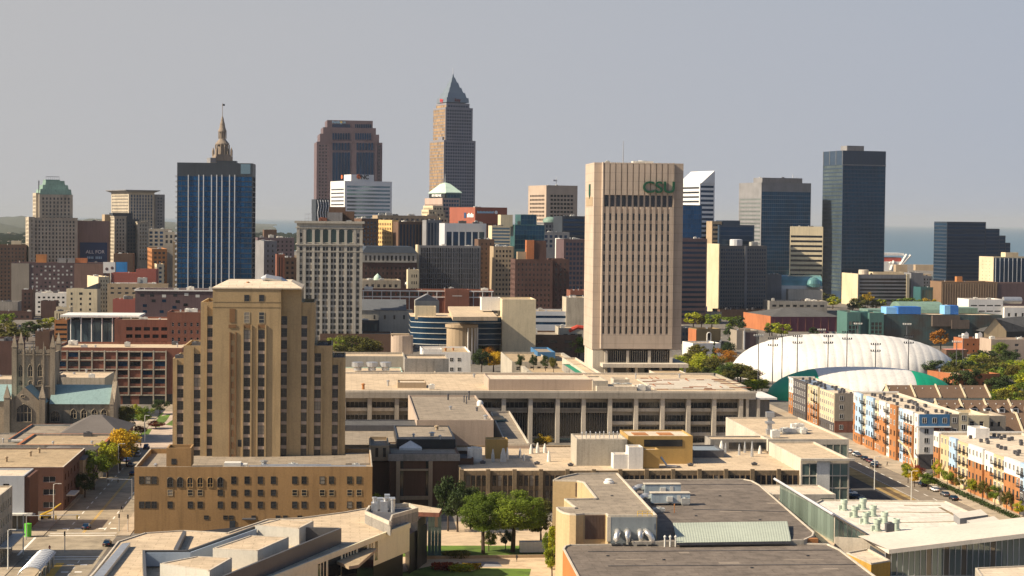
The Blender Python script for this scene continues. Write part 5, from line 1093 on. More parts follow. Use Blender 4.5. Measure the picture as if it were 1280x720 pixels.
b.part('lower_panel', solid(x0, x1, -3.05, -2.42, zF, zL), CP)
b.part('corner_pier', solid(x0 - .5, x0 - .02, -3.1, -.02, zF, zt + .1), CP); b.part('corner_pier', solid(x1 + .02, x1 + .4, -3.1, -.02, zF, zt + .1), CP)
text('CSU', 7.0, .35, SIGNG, b.root, (b.hit(823.5, 235.5, -3)[0], -3.5, b.hit(823.5, 235)[1]), sx=1.12, bold=.1)
mm = NB(); ye = (cb[2] + cb[3]) * .45; ze = b.hit(738, 238)[1]
prism(mm, [(-2.2, 3), (2.2, 3), (2.2, -1.4), (0, -3.6), (-2.2, -1.4)][::-1], 0, .3); q_ = b.part('shield_emblem', mm, SIGNG); q_.matrix_local = Matrix.Translation((cb[0] - .05, ye, ze)) @ Matrix.Rotation(-math.pi / 2, 4, 'Z') @ Matrix.Rotation(math.pi / 2, 4, 'X')
mm = NB(); bx(mm, cb[0] - .15, cb[0] - .02, cb[2] + 4, cb[3] - 4, b.hit(738, 257)[1], b.hit(738, 246)[1]); b.part('louvre_panel', mm, m['tan'])
mm = NB(); lathe(mm, [(.25, zt), (.12, zt + 10)], 6, b.hit(783, 203)[0], 10); b.part('antenna', mm, m['galv'])
b.unit(b.hit(795, 203)[0], 8, 9, 6, 2, zt - .9, m['unitw']); b.unit(b.hit(760, 203)[0], 8, 2, 2, 1.8, zt - .9)
# base storeys
zA = b.hit(800, 453)[1]; b.box(b.hit(757, 440)[0], b.hit(838, 440)[0], -1, 24, zA, zb_, GL['black'], par=0, name='lobby_glass')
for i in range(4): xc = b.hit(757 + i * 27, 440)[0]; b.part('column', solid(xc - .6, xc + .6, -2.2, -1.02, zA - 6, zb_), m['concl'])
for i in range(30): xc = b.hit(758 + i * 2.7, 440)[0]; b.part('mullion', solid(xc - .07, xc + .07, -1.15, -1.01, zA, zb_), m['conc'])
b.box(b.hit(741, 440)[0], b.hit(757, 440)[0] - .05, 0, yD - 2, 10, zb_ - .02, m['concl'], par=0)
zC = b.hit(800, 461)[1]; b.part('terrace_slab', solid(b.hit(750, 456)[0], b.hit(856, 456)[0], -9, 26, zC + 1.2, zA - .02), m['concl'])
for i in range(4): xc = b.hit(762 + i * 30, 465)[0]; b.part('column', solid(xc - .5, xc + .5, -8, -7, 6, zC + 1.18), m['concl'])
b.box(b.hit(765, 466)[0], b.hit(848, 466)[0], -2, 22, 4, zC + 1.15, GL['black'], par=0, name='lobby_glass')
# tower podium roofs
b = B('plaza_podium', 'low tan flat podium with concrete parapets around the foot of the ribbed tower', 'building', 640, 480, 775, 5)
z_ = 14.5
def rb(ufl, vf, ufr, vbk, zt_, m_, z0=0, **k):
    x0, y0 = b.hitz(ufl, vf, zt_); x1, _ = b.hitz(ufr, vf, zt_); _, y1 = b.hitz((ufl + ufr) / 2, vbk, zt_)
    b.last = (x0, x1, y0, y1, z0, zt_); b.box(x0, x1, y0, y1, z0, zt_, m_, **k); return b.last
rb(770, 482, 932, 466, 13, m['conc'], roof=RF['tan'], par=1.0, pt=.8)
rb(664, 468, 748, 441, 13, m['conc'], roof=RF['tan'], par=1.2, pt=1.6)
rb(722, 468, 748, 455, 14.8, m['concd'], roof=m['green'], par=.3)
rb(748, 476, 768, 447, 15.5, m['concl'], roof=RF['pale'])
rb(826, 470, 866, 462, 15.2, m['concl'], roof=RF['tan'], par=.3)
rb(640, 452, 690, 440, 15, m['conc'], roof=RF['tan'], fr=W(3.5, 3.6, .5, .5, fr=m['white'], mt=1.4)); rb(672, 440, 694, 434, 16.2, m['blued'], roof=RF['gray'])
# ------------------------------------------------------------------ colonnaded classroom block
b = B('colonnaded_classroom_block', 'very long gray concrete building with a deep overhanging roof and tall columns', 'building', 432, 491, 671, 5)
CG = mat('gray_board_concrete', (.33, .295, .245), .9, .16)
x0 = b.hit(425, 491)[0]; x1 = b.hit(936, 491)[0]; zR = b.hit(650, 491)[1]; zS1 = b.hit(650, 498)[1]
b.part('roof_slab', solid(x0, b.hit(945, 491)[0], 0, 82, zS1, zR), CG)
bm = NB(); quad(bm, (x0 + 1, 1, zR + .004), (b.hit(945, 491)[0] - 1, 1, zR + .004), (b.hit(945, 491)[0] - 1, 81, zR + .004), (x0 + 1, 81, zR + .004)); b.part('roof', bm, RF['pale'])
for (xa_, xb_, ya_, yb_) in ((x0, x1 + 3, 0, 1), (x0, x1 + 3, 81, 82)): b.part('parapet', solid(xa_, xb_, ya_ + .05, yb_ - .05, zR + .01, zR + .7), m['concl'])
b.box(x0 + .5, x1 + 1, 4, 80, 0, zS1 - .02, CG, par=0)
cols = [429.5, 462, 496, 529, 562, 596, 629.6, 663, 697, 729.5, 762.4, 795, 828, 860.5, 892.6, 926]
for u in cols: xc = b.hit(u, 520, 1)[0]; b.part('column', solid(xc - .75, xc + .75, .6, 3.9, 0, zS1 - .02), m['concl'] if u > 600 else CG)
for u in (934, 948): xc = b.hit(u, 520, 1)[0]; b.part('column', solid(xc - .5, xc + .5, .8, 3, 0, zS1 - .02), m['concl'])
for k in range(len(cols) - 1):
    xa_, xb_ = b.hit(cols[k], 520, 1)[0] + .8, b.hit(cols[k + 1], 520, 1)[0] - .8
    tall = 629 < cols[k] < 730
    lv = [(503, 509.5)] + ([] if tall else [(519, 526), (533, 540), (547.5, 555)])
    for v0, v1 in lv:
        zc1, zc0 = b.hit(700, v0, 3.9)[1], b.hit(700, v1, 3.9)[1]
        npan = 5
        for i in range(npan):
            w_ = (xb_ - xa_) / npan; b.wins.append((Matrix.Translation((xa_ + w_ * (i + .5), 3.93, (zc0 + zc1) / 2)), w_ * .9, zc1 - zc0, S(1, 1, 1, 1, GL['dark'])))
        b.part('sill_beam', solid(xa_, xb_, 2.6, 3.95, zc0 - 1.25, zc0 - .05), m['concl'] if not tall else CG)
    if tall:
        z1, z0_ = b.hit(700, 516, 3.9)[1], b.hit(700, 545, 3.9)[1]
        for i in range(9): w_ = (xb_ - xa_) / 9; b.part('glass_panel', solid(xa_ + w_ * i + .12, xa_ + w_ * (i + 1) - .12, 3.8, 3.96, z0_, z1), GL['black'])
        b.part('sill_beam', solid(xa_, xb_, 2.6, 3.95, b.hit(700, 514.5, 3)[1] - .3, b.hit(700, 511.5, 3)[1]), CG)
        b.part('glass_panel', solid(xa_, xb_, 3.7, 3.96, .5, b.hit(700, 547.5, 3.9)[1]), GL['sky'])
# things on that roof
def rp(u0, u1, v0, v1, yo, d, m_, roof=None, nm='penthouse'):
    xa_, z1 = b.hit(u0, v0, yo); xb_, _ = b.hit(u1, v0, yo); b.box(xa_, xb_, yo, yo + d, zR + .01, max(z1, zR + .6), m_, name='penthouse_wall', roof=roof, par=.5, rname='penthouse_roof')
rp(611, 741, 474, 488, 10, 26, m['tan'] and MATS['beige_concrete'], RF['white']); rp(497, 533, 478, 487, 18, 12, m['tan'], RF['white'])
rp(741, 760, 476, 486, 8, 22, m['conc'], RF['white']); rp(746, 796, 483, 490, 5, 10, m['concl'], RF['white']); rp(767, 787, 474, 482, 24, 8, m['concl'], RF['white'])
for i, u in enumerate((766, 779)): b.unit(b.hit(u, 480, 16)[0], 16, 3.4, 3, 2.0, zR, m['unit'])
b.unit(b.hit(797, 484, 8)[0], 8, 3, 2.4, 2.2, zR, m['unitw']); b.unit(b.hit(806, 484, 9)[0], 9, 2.4, 2, 1.8, zR, m['unitw'])
b.unit(b.hit(536, 484, 12)[0], 12, 2.2, 1.8, 1.8, zR, m['unitw']); b.vent(b.hit(454, 488, 12)[0], 12, zR, .5, 1.8, m['rust'])
rn = random.Random(5)
PR = mat('rusty_pipe', (.30, .12, .06), .8, .2)
for i in range(24):
    xx = rn.uniform(b.hit(815, 480, 20)[0], b.hit(915, 480, 20)[0]); yy = rn.uniform(8, 60); mm = NB(); L_ = rn.uniform(3, 10)
    if i % 3: tube(mm, [(xx, yy, zR + .5), (xx + L_, yy, zR + .5)], .16, 5)
    else: tube(mm, [(xx, yy, zR + .5), (xx, yy + L_, zR + .5)], .16, 5)
    b.part('roof_pipe', mm, PR)
for (ua, va, ub, vb_) in ((818, 487, 890, 475),):
    xa_, ya_ = b.hitz(ua, va, zR); xb_, yb_ = b.hitz(ub, vb_, zR); b.part('raised_roof', solid(xa_, xb_, ya_, yb_, zR + .01, zR + .35), m['concl'])
for i in range(5): b.vent(rn.uniform(x0 + 5, x1 - 4), rn.uniform(4, 70), zR, rn.uniform(.25, .5), rn.uniform(.8, 1.8))
bl('canopied_end_block', 'plain gray end block with a projecting white roof right of the long colonnade', None, 934, 962, 499, 700, 5, m['concd'], d=24, cl=0, roof=RF['white'], par=.3)
b = ALLB[-1]; x = b.last; b.part('white_canopy', solid(x[0] - 2, x[1] + 2.4, x[2] - 2, x[3], x[5] + .05, x[5] + .7), m['white'])
# left rear roofs above the tower shoulder
b = B('ribbed_roof_hall', 'pale hall with ribbed low drum wall, large roof fans and a gray tower block', 'building', 432, 462, 800, 5)
rb(400, 473, 506, 459, 18, m['copp2'], fr=None, roof=RF['pale'], par=.4); zt_ = 18
for u in (447, 482, 465): xx, yy = b.hitz(u, 463, zt_); mm = NB(); lathe(mm, [(1.6, zt_), (1.6, zt_ + 1.2), (2.4, zt_ + 1.6), (2.4, zt_ + 3.4), (1.8, zt_ + 3.5)], 12, xx, yy); b.part('roof_fan', mm, m['galv'])
rb(503, 469, 547, 462, 14, m['stone'], roof=RF['pale'])
b.pbox(None, 506, 561, 448, vb=478, yo=18, d=26, m=m['concd'], roof=RF['pale']); b.pbox(None, 400, 506, 445, vb=460, yo=40, d=26, m=m['conc'], roof=RF['pale'], fr=None)
b.pbox(None, 489, 517, 419, yo=70, vb=446, d=14, m=m['tan']) if False else None
b = B('tan_silo_stair', 'round topped tan stair tower between the tree and the small white block', 'building', 489, 420, 960, 5)
x0, z1 = b.hit(489, 420); x1, _ = b.hit(517, 420); r = (x1 - x0) / 2
mm = NB(); lathe(mm, [(r, 0), (r, z1), (r * .96, z1 + .1)], 20, (x0 + x1) / 2, r); b.part('wall', mm, MATS['beige_concrete']); b.part('roof_cap', solid(x0, x1 - 2, r * .4, r * 1.4, z1 + .12, z1 + .9), m['tan'])
b = bl('white_office_block', 'small white block with four square windows and a tan gravel roof', None, 529, 588, 432, 845, 5, m['white'], d=34, vb=478, roof=RF['tan'], cl=0, cap=None) if False else None
b = B('white_office_block', 'small white block with four square windows and a tan gravel roof', 'building', 529, 440, 920, 5)
b.pbox(None, 529, 588.5, 440, d=42, m=m['white'], roof=RF['tan'], cap=m['white']); x = b.last
for u in (564.5, 574):
    for v in (449.5, 461.5): xc, zc = b.hit(u, v); b.wins.append((Matrix.Translation((xc, -.04, zc)), 1.7, 1.8, S(1, 1, 1, 1, GL['dark'], fr=m['unitw'], n=(2, 2), t=.08)))
b.box(b.hit(528, 436)[0], b.hit(553, 436)[0], 3, 12, x[5] - 1, x[5] + 1.2, m['white'], roof=RF['white']); b.vent(12, 20, x[5] - .9, .5, 1.2, m['rust']); b.vent(16, 24, x[5] - .9, .4, 1.0, m['rust'])
bl('brown_terrace_block', 'long low dark brown terrace with white roof patches behind the yellow tree', None, 608, 722, 418, 1080, 5, m['brown'], fr=W(8, 5, .5, .4), cl=3, vb=438, d=40, roof=RF['gray'], big=1.5)
bl('brown_terrace_wing', 'dark brown low wing with thin gray roof behind the round green tree', None, 400, 492, 417, 1130, 5, m['brown'], fr=None, cl=3, vb=432, d=24, roof=RF['gray'])
bl('gray_canopy_hall', 'low gray hall with ribbed glass fascia right of the arched tower foot', None, 428, 474, 400, 1160, 5, m['grayd'], fr=W(2, 6, .7, .7, 'sky'), cl=1, vb=412, d=26, roof=RF['white'])
bl('white_tent_block', 'low white building with blue bands beyond the cream box', None, 668, 716, 389, 1150, 5, m['fin'], fr=BAND(4, .4, 'blue'), cl=2, vb=404, d=30, roof=RF['tan'])
bl('red_canopied_shop', 'small shop with a red curved canopy left of the ribbed tower', None, 700, 732, 410, 1090, 5, m['conc'], fr=W(5, 5, .6, .4), cl=1, vb=425, d=26, roof=RF['pale'])
b = ALLB[-1]; mm = NB(); xx, z_ = b.hit(722, 412); tube(mm, [(xx - 5, 1, z_ - 1), (xx, 1, z_ + 1.4), (xx + 5, 1, z_ + .6)], 1.4, 8); b.part('red_canopy', mm, m['red'])
bl('rust_round_pavilion', 'round dark red pavilion with tan base left of the ribbed tower', None, 713, 734, 363, 1250, 5, m['brick'], fr=BAND(4, .3, 'dark'), cl=0, vb=388, d=22, roof=RF['pale'])
bl('cream_base_block', 'cream low block under the rust pavilion', None, 708, 734, 372, 1150, 5, m['stone'], cl=2, vb=400, d=22, roof=RF['pale'])
# ------------------------------------------------------------------ campus: nearer blocks
def pp(b, name, px, zt, zb, mt_, top=None, par=0):
    pts = ccw([b.hitz(u, v, zt) for u, v in px]); bm = NB(); prism(bm, pts, zb, zt, 0, 1 if top else None)
    o = b.part(name, bm, [mt_, top] if top else mt_)
    if par:
        bm = NB()
        for p, q in zip(pts, pts[1:] + pts[:1]):
            d = (Vector(q) - Vector(p)); 
            if d.length < .3: continue
            n = Vector((-d.y, d.x)).normalized() * .35; a = [Vector(p), Vector(q), Vector(q) + n, Vector(p) + n]
            prism(bm, [tuple(t) for t in a], zt + .005, zt + par)
        b.part('parapet', bm, m['concl'] if par < 2 else mt_)
    return pts
def rbb(b, ufl, vf, ufr, vbk, zt_, m_, z0=0, **k):
    x0, y0 = b.hitz(ufl, vf, zt_); x1, _ = b.hitz(ufr, vf, zt_); _, y1 = b.hitz((ufl + ufr) / 2, vbk, zt_)
    b.last = (x0, x1, y0, y1, z0, zt_); b.box(x0, x1, y0, y1, z0, zt_, m_, **k); return b.last

b = B('gray_roofed_laboratory', 'tan walled laboratory with a large flat gray roof and small roof vents', 'building', 521, 525, 588, 5)
rbb(b, 521, 525, 617, 494, 18, m['tan'] and MATS['beige_concrete'], roof=RF['gray'], par=.5); x = b.last
for u, v, r, h in ((560, 500, .3, 1.8), (580, 503, .2, 2), (583, 505, .2, 2.4), (586, 500, .3, 2.8), (607, 524, .5, 1), (563, 512, .4, .8), (596, 514, .3, 1)): xx, yy = b.hitz(u, v, 17.5); b.vent(xx, yy, 17.5, r, h, m['unitd'] if r < .4 else m['galv'])
xx, yy = b.hitz(600, 507, 17.5); mm = NB(); lathe(mm, [(1.1, 17.5), (1.1, 18.6), (.7, 19.2), (.01, 19.4)], 12, xx, yy); b.part('roof_dome', mm, m['white'], True)
pp(b, 'wing', [(613, 517), (637, 516), (662, 557), (632, 557)], 12, 0, MATS['beige_concrete'], RF['gray'], .7)
pp(b, 'skylight', [(614, 520), (628, 519.5), (632, 524), (617, 525)], 12.9, 12.01, GL['teal'])
b = B('flat_roofed_annex', 'low annex with stepped gray roofs between the buff tower and the laboratory', 'building', 432, 556, 552, 5)
rbb(b, 420, 556, 571, 531, 15, m['tan'], roof=RF['gray'], par=.6); y = b.last
x0, y0 = b.hitz(496, 549, 17); x1, y1 = b.hitz(561, 532, 17); b.box(x0, x1, y0, y1, 14.4, 17, m['blk'], roof=RF['gray'], par=.3)
x0, y0 = b.hitz(400, 534, 15.6); x1, y1 = b.hitz(575, 527, 15.6); b.box(x0, x1 - .1, y0, y1, 14.4, 16.2, m['unitd'], roof=RF['dark'], par=.3)
b.vent(*b.hitz(540, 545, 17), 17, .6, .8); b.vent(*b.hitz(546, 537, 17), 17, .5, .9, m['tan']); b.vent(*b.hitz(550, 549, 17), 17, .3, .8); b.vent(*b.hitz(517, 547, 17), 17, .3, .8)
rbb(b, 486, 562, 470, 561, 15, m['tan']) if False else None
b = B('brown_brick_framed_block', 'dark brown brick block held in tan concrete frames with a small white pyramid skylight', 'building', 487, 565, 524, 5)
b.pbox(None, 487, 574, 567, d=27, m=m['brown'] and mat('chocolate_brick', (.115, .062, .038), .9, .12), roof=RF['gray'], par=.5); x = b.last
b.part('fascia', solid(x[0] - .4, x[1] + .2, -.7, -.03, x[5] - 2.0, x[5] - .05), m['concd']); 
for u in (497.5, 538): xc = b.hit(u, 600)[0]; b.part('frame_column', solid(xc - .55, xc + .55, -.9, -.72 + .6, 0, x[5] - 2.02), m['tan'])
for v, t in ((587, .25), (622, .5)): z_ = b.hit(520, v)[1]; b.part('frame_beam', solid(b.hit(500.2, v)[0], b.hit(535.3, v)[0], -.75, -.03, z_ - t, z_ + t), m['tan'])
for u in (502.5, 534.3): 
    for v0, v1 in ((575, 585), (589, 620)): z1, z0_ = b.hit(u, v0)[1], b.hit(u, v1)[1]; xc = b.hit(u, v0)[0]; b.part('window_strip', solid(xc - .42, xc + .42, -.12, -.03, z0_, z1), GL['dark'])
xx, yy = b.hitz(513, 559, x[5]); mm = NB(); loft(mm, [(xx, yy, 3.2, 3, x[5] - .5), (xx, yy, 3.2, 3, x[5] + .1), (xx, yy, .05, .05, x[5] + 1.9)]); b.part('pyramid_skylight', mm, m['white'])
b.pbox(None, 462, 486.6, 557, yo=3, d=22, m=m['tan'], roof=RF['gray'], zb=b.hit(470, 576, 3)[1]); b.pbox(None, 463, 486.4, 577, yo=4, d=20, m=m['brown'] and MATS['chocolate_brick'])
for u in (471, 480.5): xc, zc = b.hit(u, 566, 3); b.part('window_strip', solid(xc - .4, xc + .4, 2.9, 2.97, zc - 1.2, zc + 1.4), GL['dark'])
b.pbox(None, 574, 592, 573, yo=4, d=18, m=MATS['chocolate_brick'], roof=RF['dark'])
# ---- long pilastered science block
b = B('pilastered_science_block', 'long weathered two storey block with close pilasters and a cluttered pale roof', 'building', 576, 588, 513, 5)
WC = mat('stained_tan_concrete', (.24, .175, .105), .95, .26)
ZI = b.hit(700, 588)[1]
b.pbox(None, 576, 1003, 588.5, d=58, m=WC, roof=RF['pale'], par=.5); x = b.last; zr = x[5] - .5
PW = 33.0; k = 0
u = 577.0
while u < 1003:
    xc = b.hit(u, 600)[0]; b.part('pilaster', solid(xc - .55, xc + .55, -.75, -.02, 0, x[5] + .45), WC)
    nwin = 4
    for i in range(nwin):
        uu = u + 4.6 + (PW - 5.5) * (i + .5) / nwin
        if uu > 1001: break
        for va, vb_ in ((594, 607.5), (613, 626), (632, 644)):
            if vb_ > 607.5 and u > 690: continue
            xw, z1 = b.hit(uu, va); _, z0_ = b.hit(uu, vb_); b.wins.append((Matrix.Translation((xw, -.04, (z1 + z0_) / 2)), 1.12, z1 - z0_, S(1, 1, 1, 1, GL['blind'], fr=m['brown'], n=(1, 2), t=.07)))
            
    for i in range(nwin + 1):
        uu = u + 4.0 + (PW - 5.5) * i / nwin; xw = b.hit(uu, 600)[0]; b.part('mullion_pier', solid(xw - .1, xw + .1, -.35, -.02, 0, x[5] - 1.2), WC)
    u += PW
def roofbox(u0, v0, u1, v1, yo, d, m_, roof=None, par=.4, **k):
    xa_, z1 = b.hit(u0, v0, yo); xb_, _ = b.hit(u1, v0, yo); b.box(xa_, xb_, yo, yo + d, zr - .02, z1, m_, name='penthouse_wall', roof=roof, par=par, rname='penthouse_roof', **k); return xa_, xb_, z1
a = roofbox(721, 549, 784, 574, 14, 14, m['conc'], RF['white'])
for i in range(9): b.vent(a[0] + 2 + i * 1.3, 18 + (i % 3), a[2] - .4, .14, 1.6, m['galv'])
a = roofbox(785, 545, 866, 574, 18, 16, mat('ochre_stucco', (.42, .27, .09), .9, .08), RF['white'])
b.part('strip_window', solid(b.hit(805, 550, 18)[0], b.hit(853, 550, 18)[0], 17.85, 17.97, b.hit(805, 558, 18)[1], b.hit(805, 549.5, 18)[1]), GL['dark'])
for u0_ in (796, 828): b.part('roof_grille', solid(b.hit(u0_, 545, 18)[0], b.hit(u0_ + 18, 545, 18)[0], 23, 29, a[2] - .38, a[2] - .2), m['rust'])
roofbox(804, 562, 824, 580, 8, 5, MATS['ochre_stucco'], RF['white']); roofbox(786, 559, 804, 581, 7, 6, m['white'], RF['white']); roofbox(767, 568, 786, 580, 7.5, 5, m['white'], RF['white'])
roofbox(866, 563, 905, 573, 32, 14, m['unitd'], mat('blue_gray_roof', (.20, .24, .28), .8, .1)); a = roofbox(888, 549, 966, 562, 47, 9, m['concd'], RF['pale']); b.part('strip_window', solid(b.hit(911, 556, 47)[0], b.hit(963, 556, 47)[0], 46.9, 46.97, b.hit(911, 561, 47)[1], b.hit(911, 553, 47)[1]), GL['dark'])
roofbox(608, 549, 635, 571, 30, 5, MATS['ochre_stucco'], RF['white']); b.unit(b.hit(585, 575, 20)[0], 20, 4, 3.5, 4.2, zr, m['unitw'])
for (u, v, r, h) in ((616, 577, .45, 3.6), (626, 573, .4, 3.2), (629, 577, .8, 3.8), (634, 574, .4, 3.4), (650, 573, .4, 3), (655, 576, .3, 2), (664, 567, .5, 2.8), (672, 566, .5, 3), (681, 566, .5, 2.8), (686, 577, .5, 3.2), (902, 565, .7, 3.4), (907, 566, .3, 3), (924, 569, .35, 3.4), (931, 566, .35, 3.4), (940, 571, .4, 4.6), (950, 567, .5, 2.4), (953, 561, .3, 3.6), (827, 563, .5, 4.4), (832, 570, .6, 2)):
    xx, yy = b.hitz(u, v, zr); mm = NB(); lathe(mm, [(r * 1.2, zr), (r, zr + h * .5), (r * .35, zr + h)], 9, xx, yy); b.part('exhaust_stack', mm, m['unitw'] if r > .42 else m['galv'])
for (u, v) in ((710, 583), (750, 579), (840, 577), (668, 581), (600, 580), (860, 583), (940, 582)): xx, yy = b.hitz(u, v, zr); b.unit(xx, yy, 1.6, 1.2, .7, zr, m['unitd'])
mm = NB(); tube(mm, [(b.hit(826, 573, 10)[0], 10, zr + 3), (b.hit(834, 575, 9)[0], 9, zr + .6), (b.hit(846, 576, 9)[0], 9, zr + .5)], .3, 7); b.part('roof_pipe', mm, m['galv'])
# ---- glass corner block
b = B('glass_corner_block', 'tan flat roofed block with dark glass walls and a white panel at the street corner', 'building', 1001, 573, 528, 5)
gl3 = S(2.2, 3.9, .92, .9, GL['green'], (.4, .4), 1.4, dep=.15, name='glass_panel')
rbb(b, 960, 549, 1061, 521.5, 15, m['concl'], fr=gl3, ri=gl3, roof=RF['pale'], par=.5)
rbb(b, 1001, 573, 1062, 552, 15.1, m['concl'], fr=gl3, ri=gl3, roof=RF['pale'], par=.5); x = b.last
b.part('white_panel', solid(b.hit(1012, 577)[0], b.hit(1028, 577)[0], x[2] - .3, x[2] - .03, 0, x[5] - .7), m['unitw'])
b.part('roof_edge', solid(x[0] - .2, x[1] + 1.2, x[2] - 1.2, x[2] - .32, x[5] - .55, x[5] + .04), m['concl'])
for (u, v, w_, h_) in ((978, 540, 8, 1.6), (990, 537, 4, 2.2), (965, 546, 2.5, 2.4), (1002, 541, 1.5, 1.4)): xx, yy = b.hitz(u, v, 15); b.unit(xx, yy, w_, 2.5, h_, 14.5, m['unitw'])
xx, yy = b.hitz(962, 541, 15); mm = NB(); [bx(mm, xx - r_, xx + r_, yy - r_, yy + r_, 14.5 + z0_, 14.5 + z1) for r_, z0_, z1 in ((1.0, 0, 1.6), (.6, 1.6, 3.4), (1.3, 3.4, 4.0), (.6, 4.0, 5.4), (1.2, 5.4, 7))]; b.part('exhaust_tower', mm, m['galv'])
mm = NB(); tube(mm, [(xx + 4, yy + 3, 15.5), (xx + 12, yy + 5, 15.5)], .7, 10); b.part('roof_duct', mm, m['galv'])
# ---- recreation centre in the foreground
b = B('gray_roofed_sports_hall', 'large foreground sports hall with stepped gray roofs and a curved tan corner', 'sports hall', 692, 640, 389, 5)
TC = mat('cast_tan_concrete', (.48, .36, .20), .9, .1)
R1 = [(721, 593), (772, 592.5), (821.5, 646), (760, 646), (757, 643.5), (730, 643.5), (720, 644.5), (712, 644), (704, 642.5), (699, 640), (696, 637.5), (695, 635.5), (719, 636), (705, 625), (745, 624.5), (729, 604), (721, 602.3), (691, 601.5), (699, 597.5)]
pp(b, 'upper_block', R1, 20, 0, TC, RF['gray'], .35)
pp(b, 'terrace_roof', [(705, 640), (706, 626), (746, 626), (757, 640)], 16.5, 0, TC, RF['gray'])
def wallpan(nm, ua, ub, v, zt_, z0, mt_, off=.12):
    (xa_, ya_), (xb_, yb_) = b.hitz(ua, v, zt_), b.hitz(ub, v, zt_); b.part(nm, solid(xa_ + .05, xb_ - .05, ya_ - off, ya_ - .0 + .02, z0, zt_ - .05), mt_)
wallpan('gray_blue_wall', 763, 820.5, 646, 20, 14, mat('gray_blue_cladding', (.25, .28, .29), .7, .06), .3)
b.part('white_corner', solid(b.hitz(758, 645, 20)[0], b.hitz(762.5, 645, 20)[0], b.hitz(760, 646, 20)[1] - .35, b.hitz(760, 646, 20)[1] - .02, 15, 20), m['concl'])
BR = mat('brown_ribbed_cladding', (.13, .085, .065), .7, .08); wallpan('brown_wall', 731, 756.5, 643.5, 20, 15, BR, .1)
(xa_, ya_), (xb_, yb_) = b.hitz(731, 643.5, 20), b.hitz(756.5, 643.5, 20)
for i in range(14): xx = xa_ + (xb_ - xa_) * (i + .5) / 14; b.part('cladding_rib', solid(xx - .07, xx + .07, ya_ - .22, ya_ - .11, 15, 19.9), BR)
b.part('brown_panel', solid(b.hitz(720, 603, 20)[0], b.hitz(728, 603, 20)[0], b.hitz(720, 602.3, 20)[1] - .12, b.hitz(720, 602.3, 20)[1] - .02, 16.6, 19.8), BR)
R2 = [(775, 600.5), (930, 599.5), (940, 601.5), (950, 607), (1018, 666), (1016, 671), (1005, 676), (790, 678)]
pp(b, 'middle_block', R2, 15.2, 0, m['conc'], RF['dark'] and mat('brown_gray_membrane', (.195, .16, .13), .9, .15, kind='roof'), .22)
R3 = [(703.5, 687), (706, 683.5), (712, 682), (985, 679.8), (1035, 681), (1050, 688), (1095, 722), (1140, 762), (760, 762), (722, 722)]
pp(b, 'lower_block', R3, 14.4, 0, mat('orange_cladding', (.46, .17, .045), .8, .08), MATS['brown_gray_membrane'], .28)
# ribbed mint skylight
q = [b.hitz(u, v, 15.8) for u, v in ((841, 656.5), (984, 654.5), (989, 674), (846, 676))]
n = 44; MG = mat('mint_fibreglass', (.40, .44, .36), .6, .08)
bm = NB()
for i in range(n):
    for t0, t1, zz0, zz1 in ((0, .52, 16.3, 15.95), (.52, 1, 16.0, 15.4)):
        f = lambda s_, t: tuple(Vector(q[0]).lerp(Vector(q[1]), s_).lerp(Vector(q[3]).lerp(Vector(q[2]), s_), t))
        s0, s1, sm = i / n, (i + 1) / n, (i + .5) / n
        A, Bq, Cq, Dq = f(s0, t1), f(sm, t1), f(sm, t0), f(s0, t0); E, Fq = f(s1, t1), f(s1, t0)
        quad(bm, (*A, zz1), (*Bq, zz1 + .04), (*Cq, zz0 + .04), (*Dq, zz0)); quad(bm, (*Bq, zz1 + .04), (*E, zz1), (*Fq, zz0), (*Cq, zz0 + .04))
b.part('ribbed_skylight', bm, MG); bm = NB(); prism(bm, ccw(q), 14.9, 15.38); b.part('skylight_kerb', bm, m['unitd'])
# ducts and units
DU = mat('bright_duct_steel', (.72, .70, .66), .3, .1, .7)
for i, u in enumerate((770, 785, 801, 815)):
    xx, yy = b.hitz(u, 681.5, 14.5); s_ = 1 if i == 3 else (-.4 if i == 0 else 0)
    yw = b.hitz(u, 646, 20)[1] - .3
    bm = NB(); tube(bm, [(xx + .0, yy, 14.5), (xx, yy, 15.6), (xx - s_ * .4, yy, 16.5), (xx - s_ * .9, yy + .3, 17.0), (xx - s_ * 1.2, yw, 17.1)] if s_ else [(xx, yy, 14.5), (xx, yy, 16.3), (xx, yy + .3, 16.9), (xx, yw, 17.1)], .62, 14); b.part('silver_duct', bm, DU, True)
    bm = NB(); bx(bm, xx - .9, xx + .9, yy - .8, yy + .8, 14.42, 14.75); b.part('duct_base', bm, m['blk'])
for dx in (0, 1.1, 2.2): xx, yy = b.hitz(831, 683, 14.5); b.vent(xx + dx, yy, 14.42, .18, 1.9, m['unitw'])
zq = 15.25
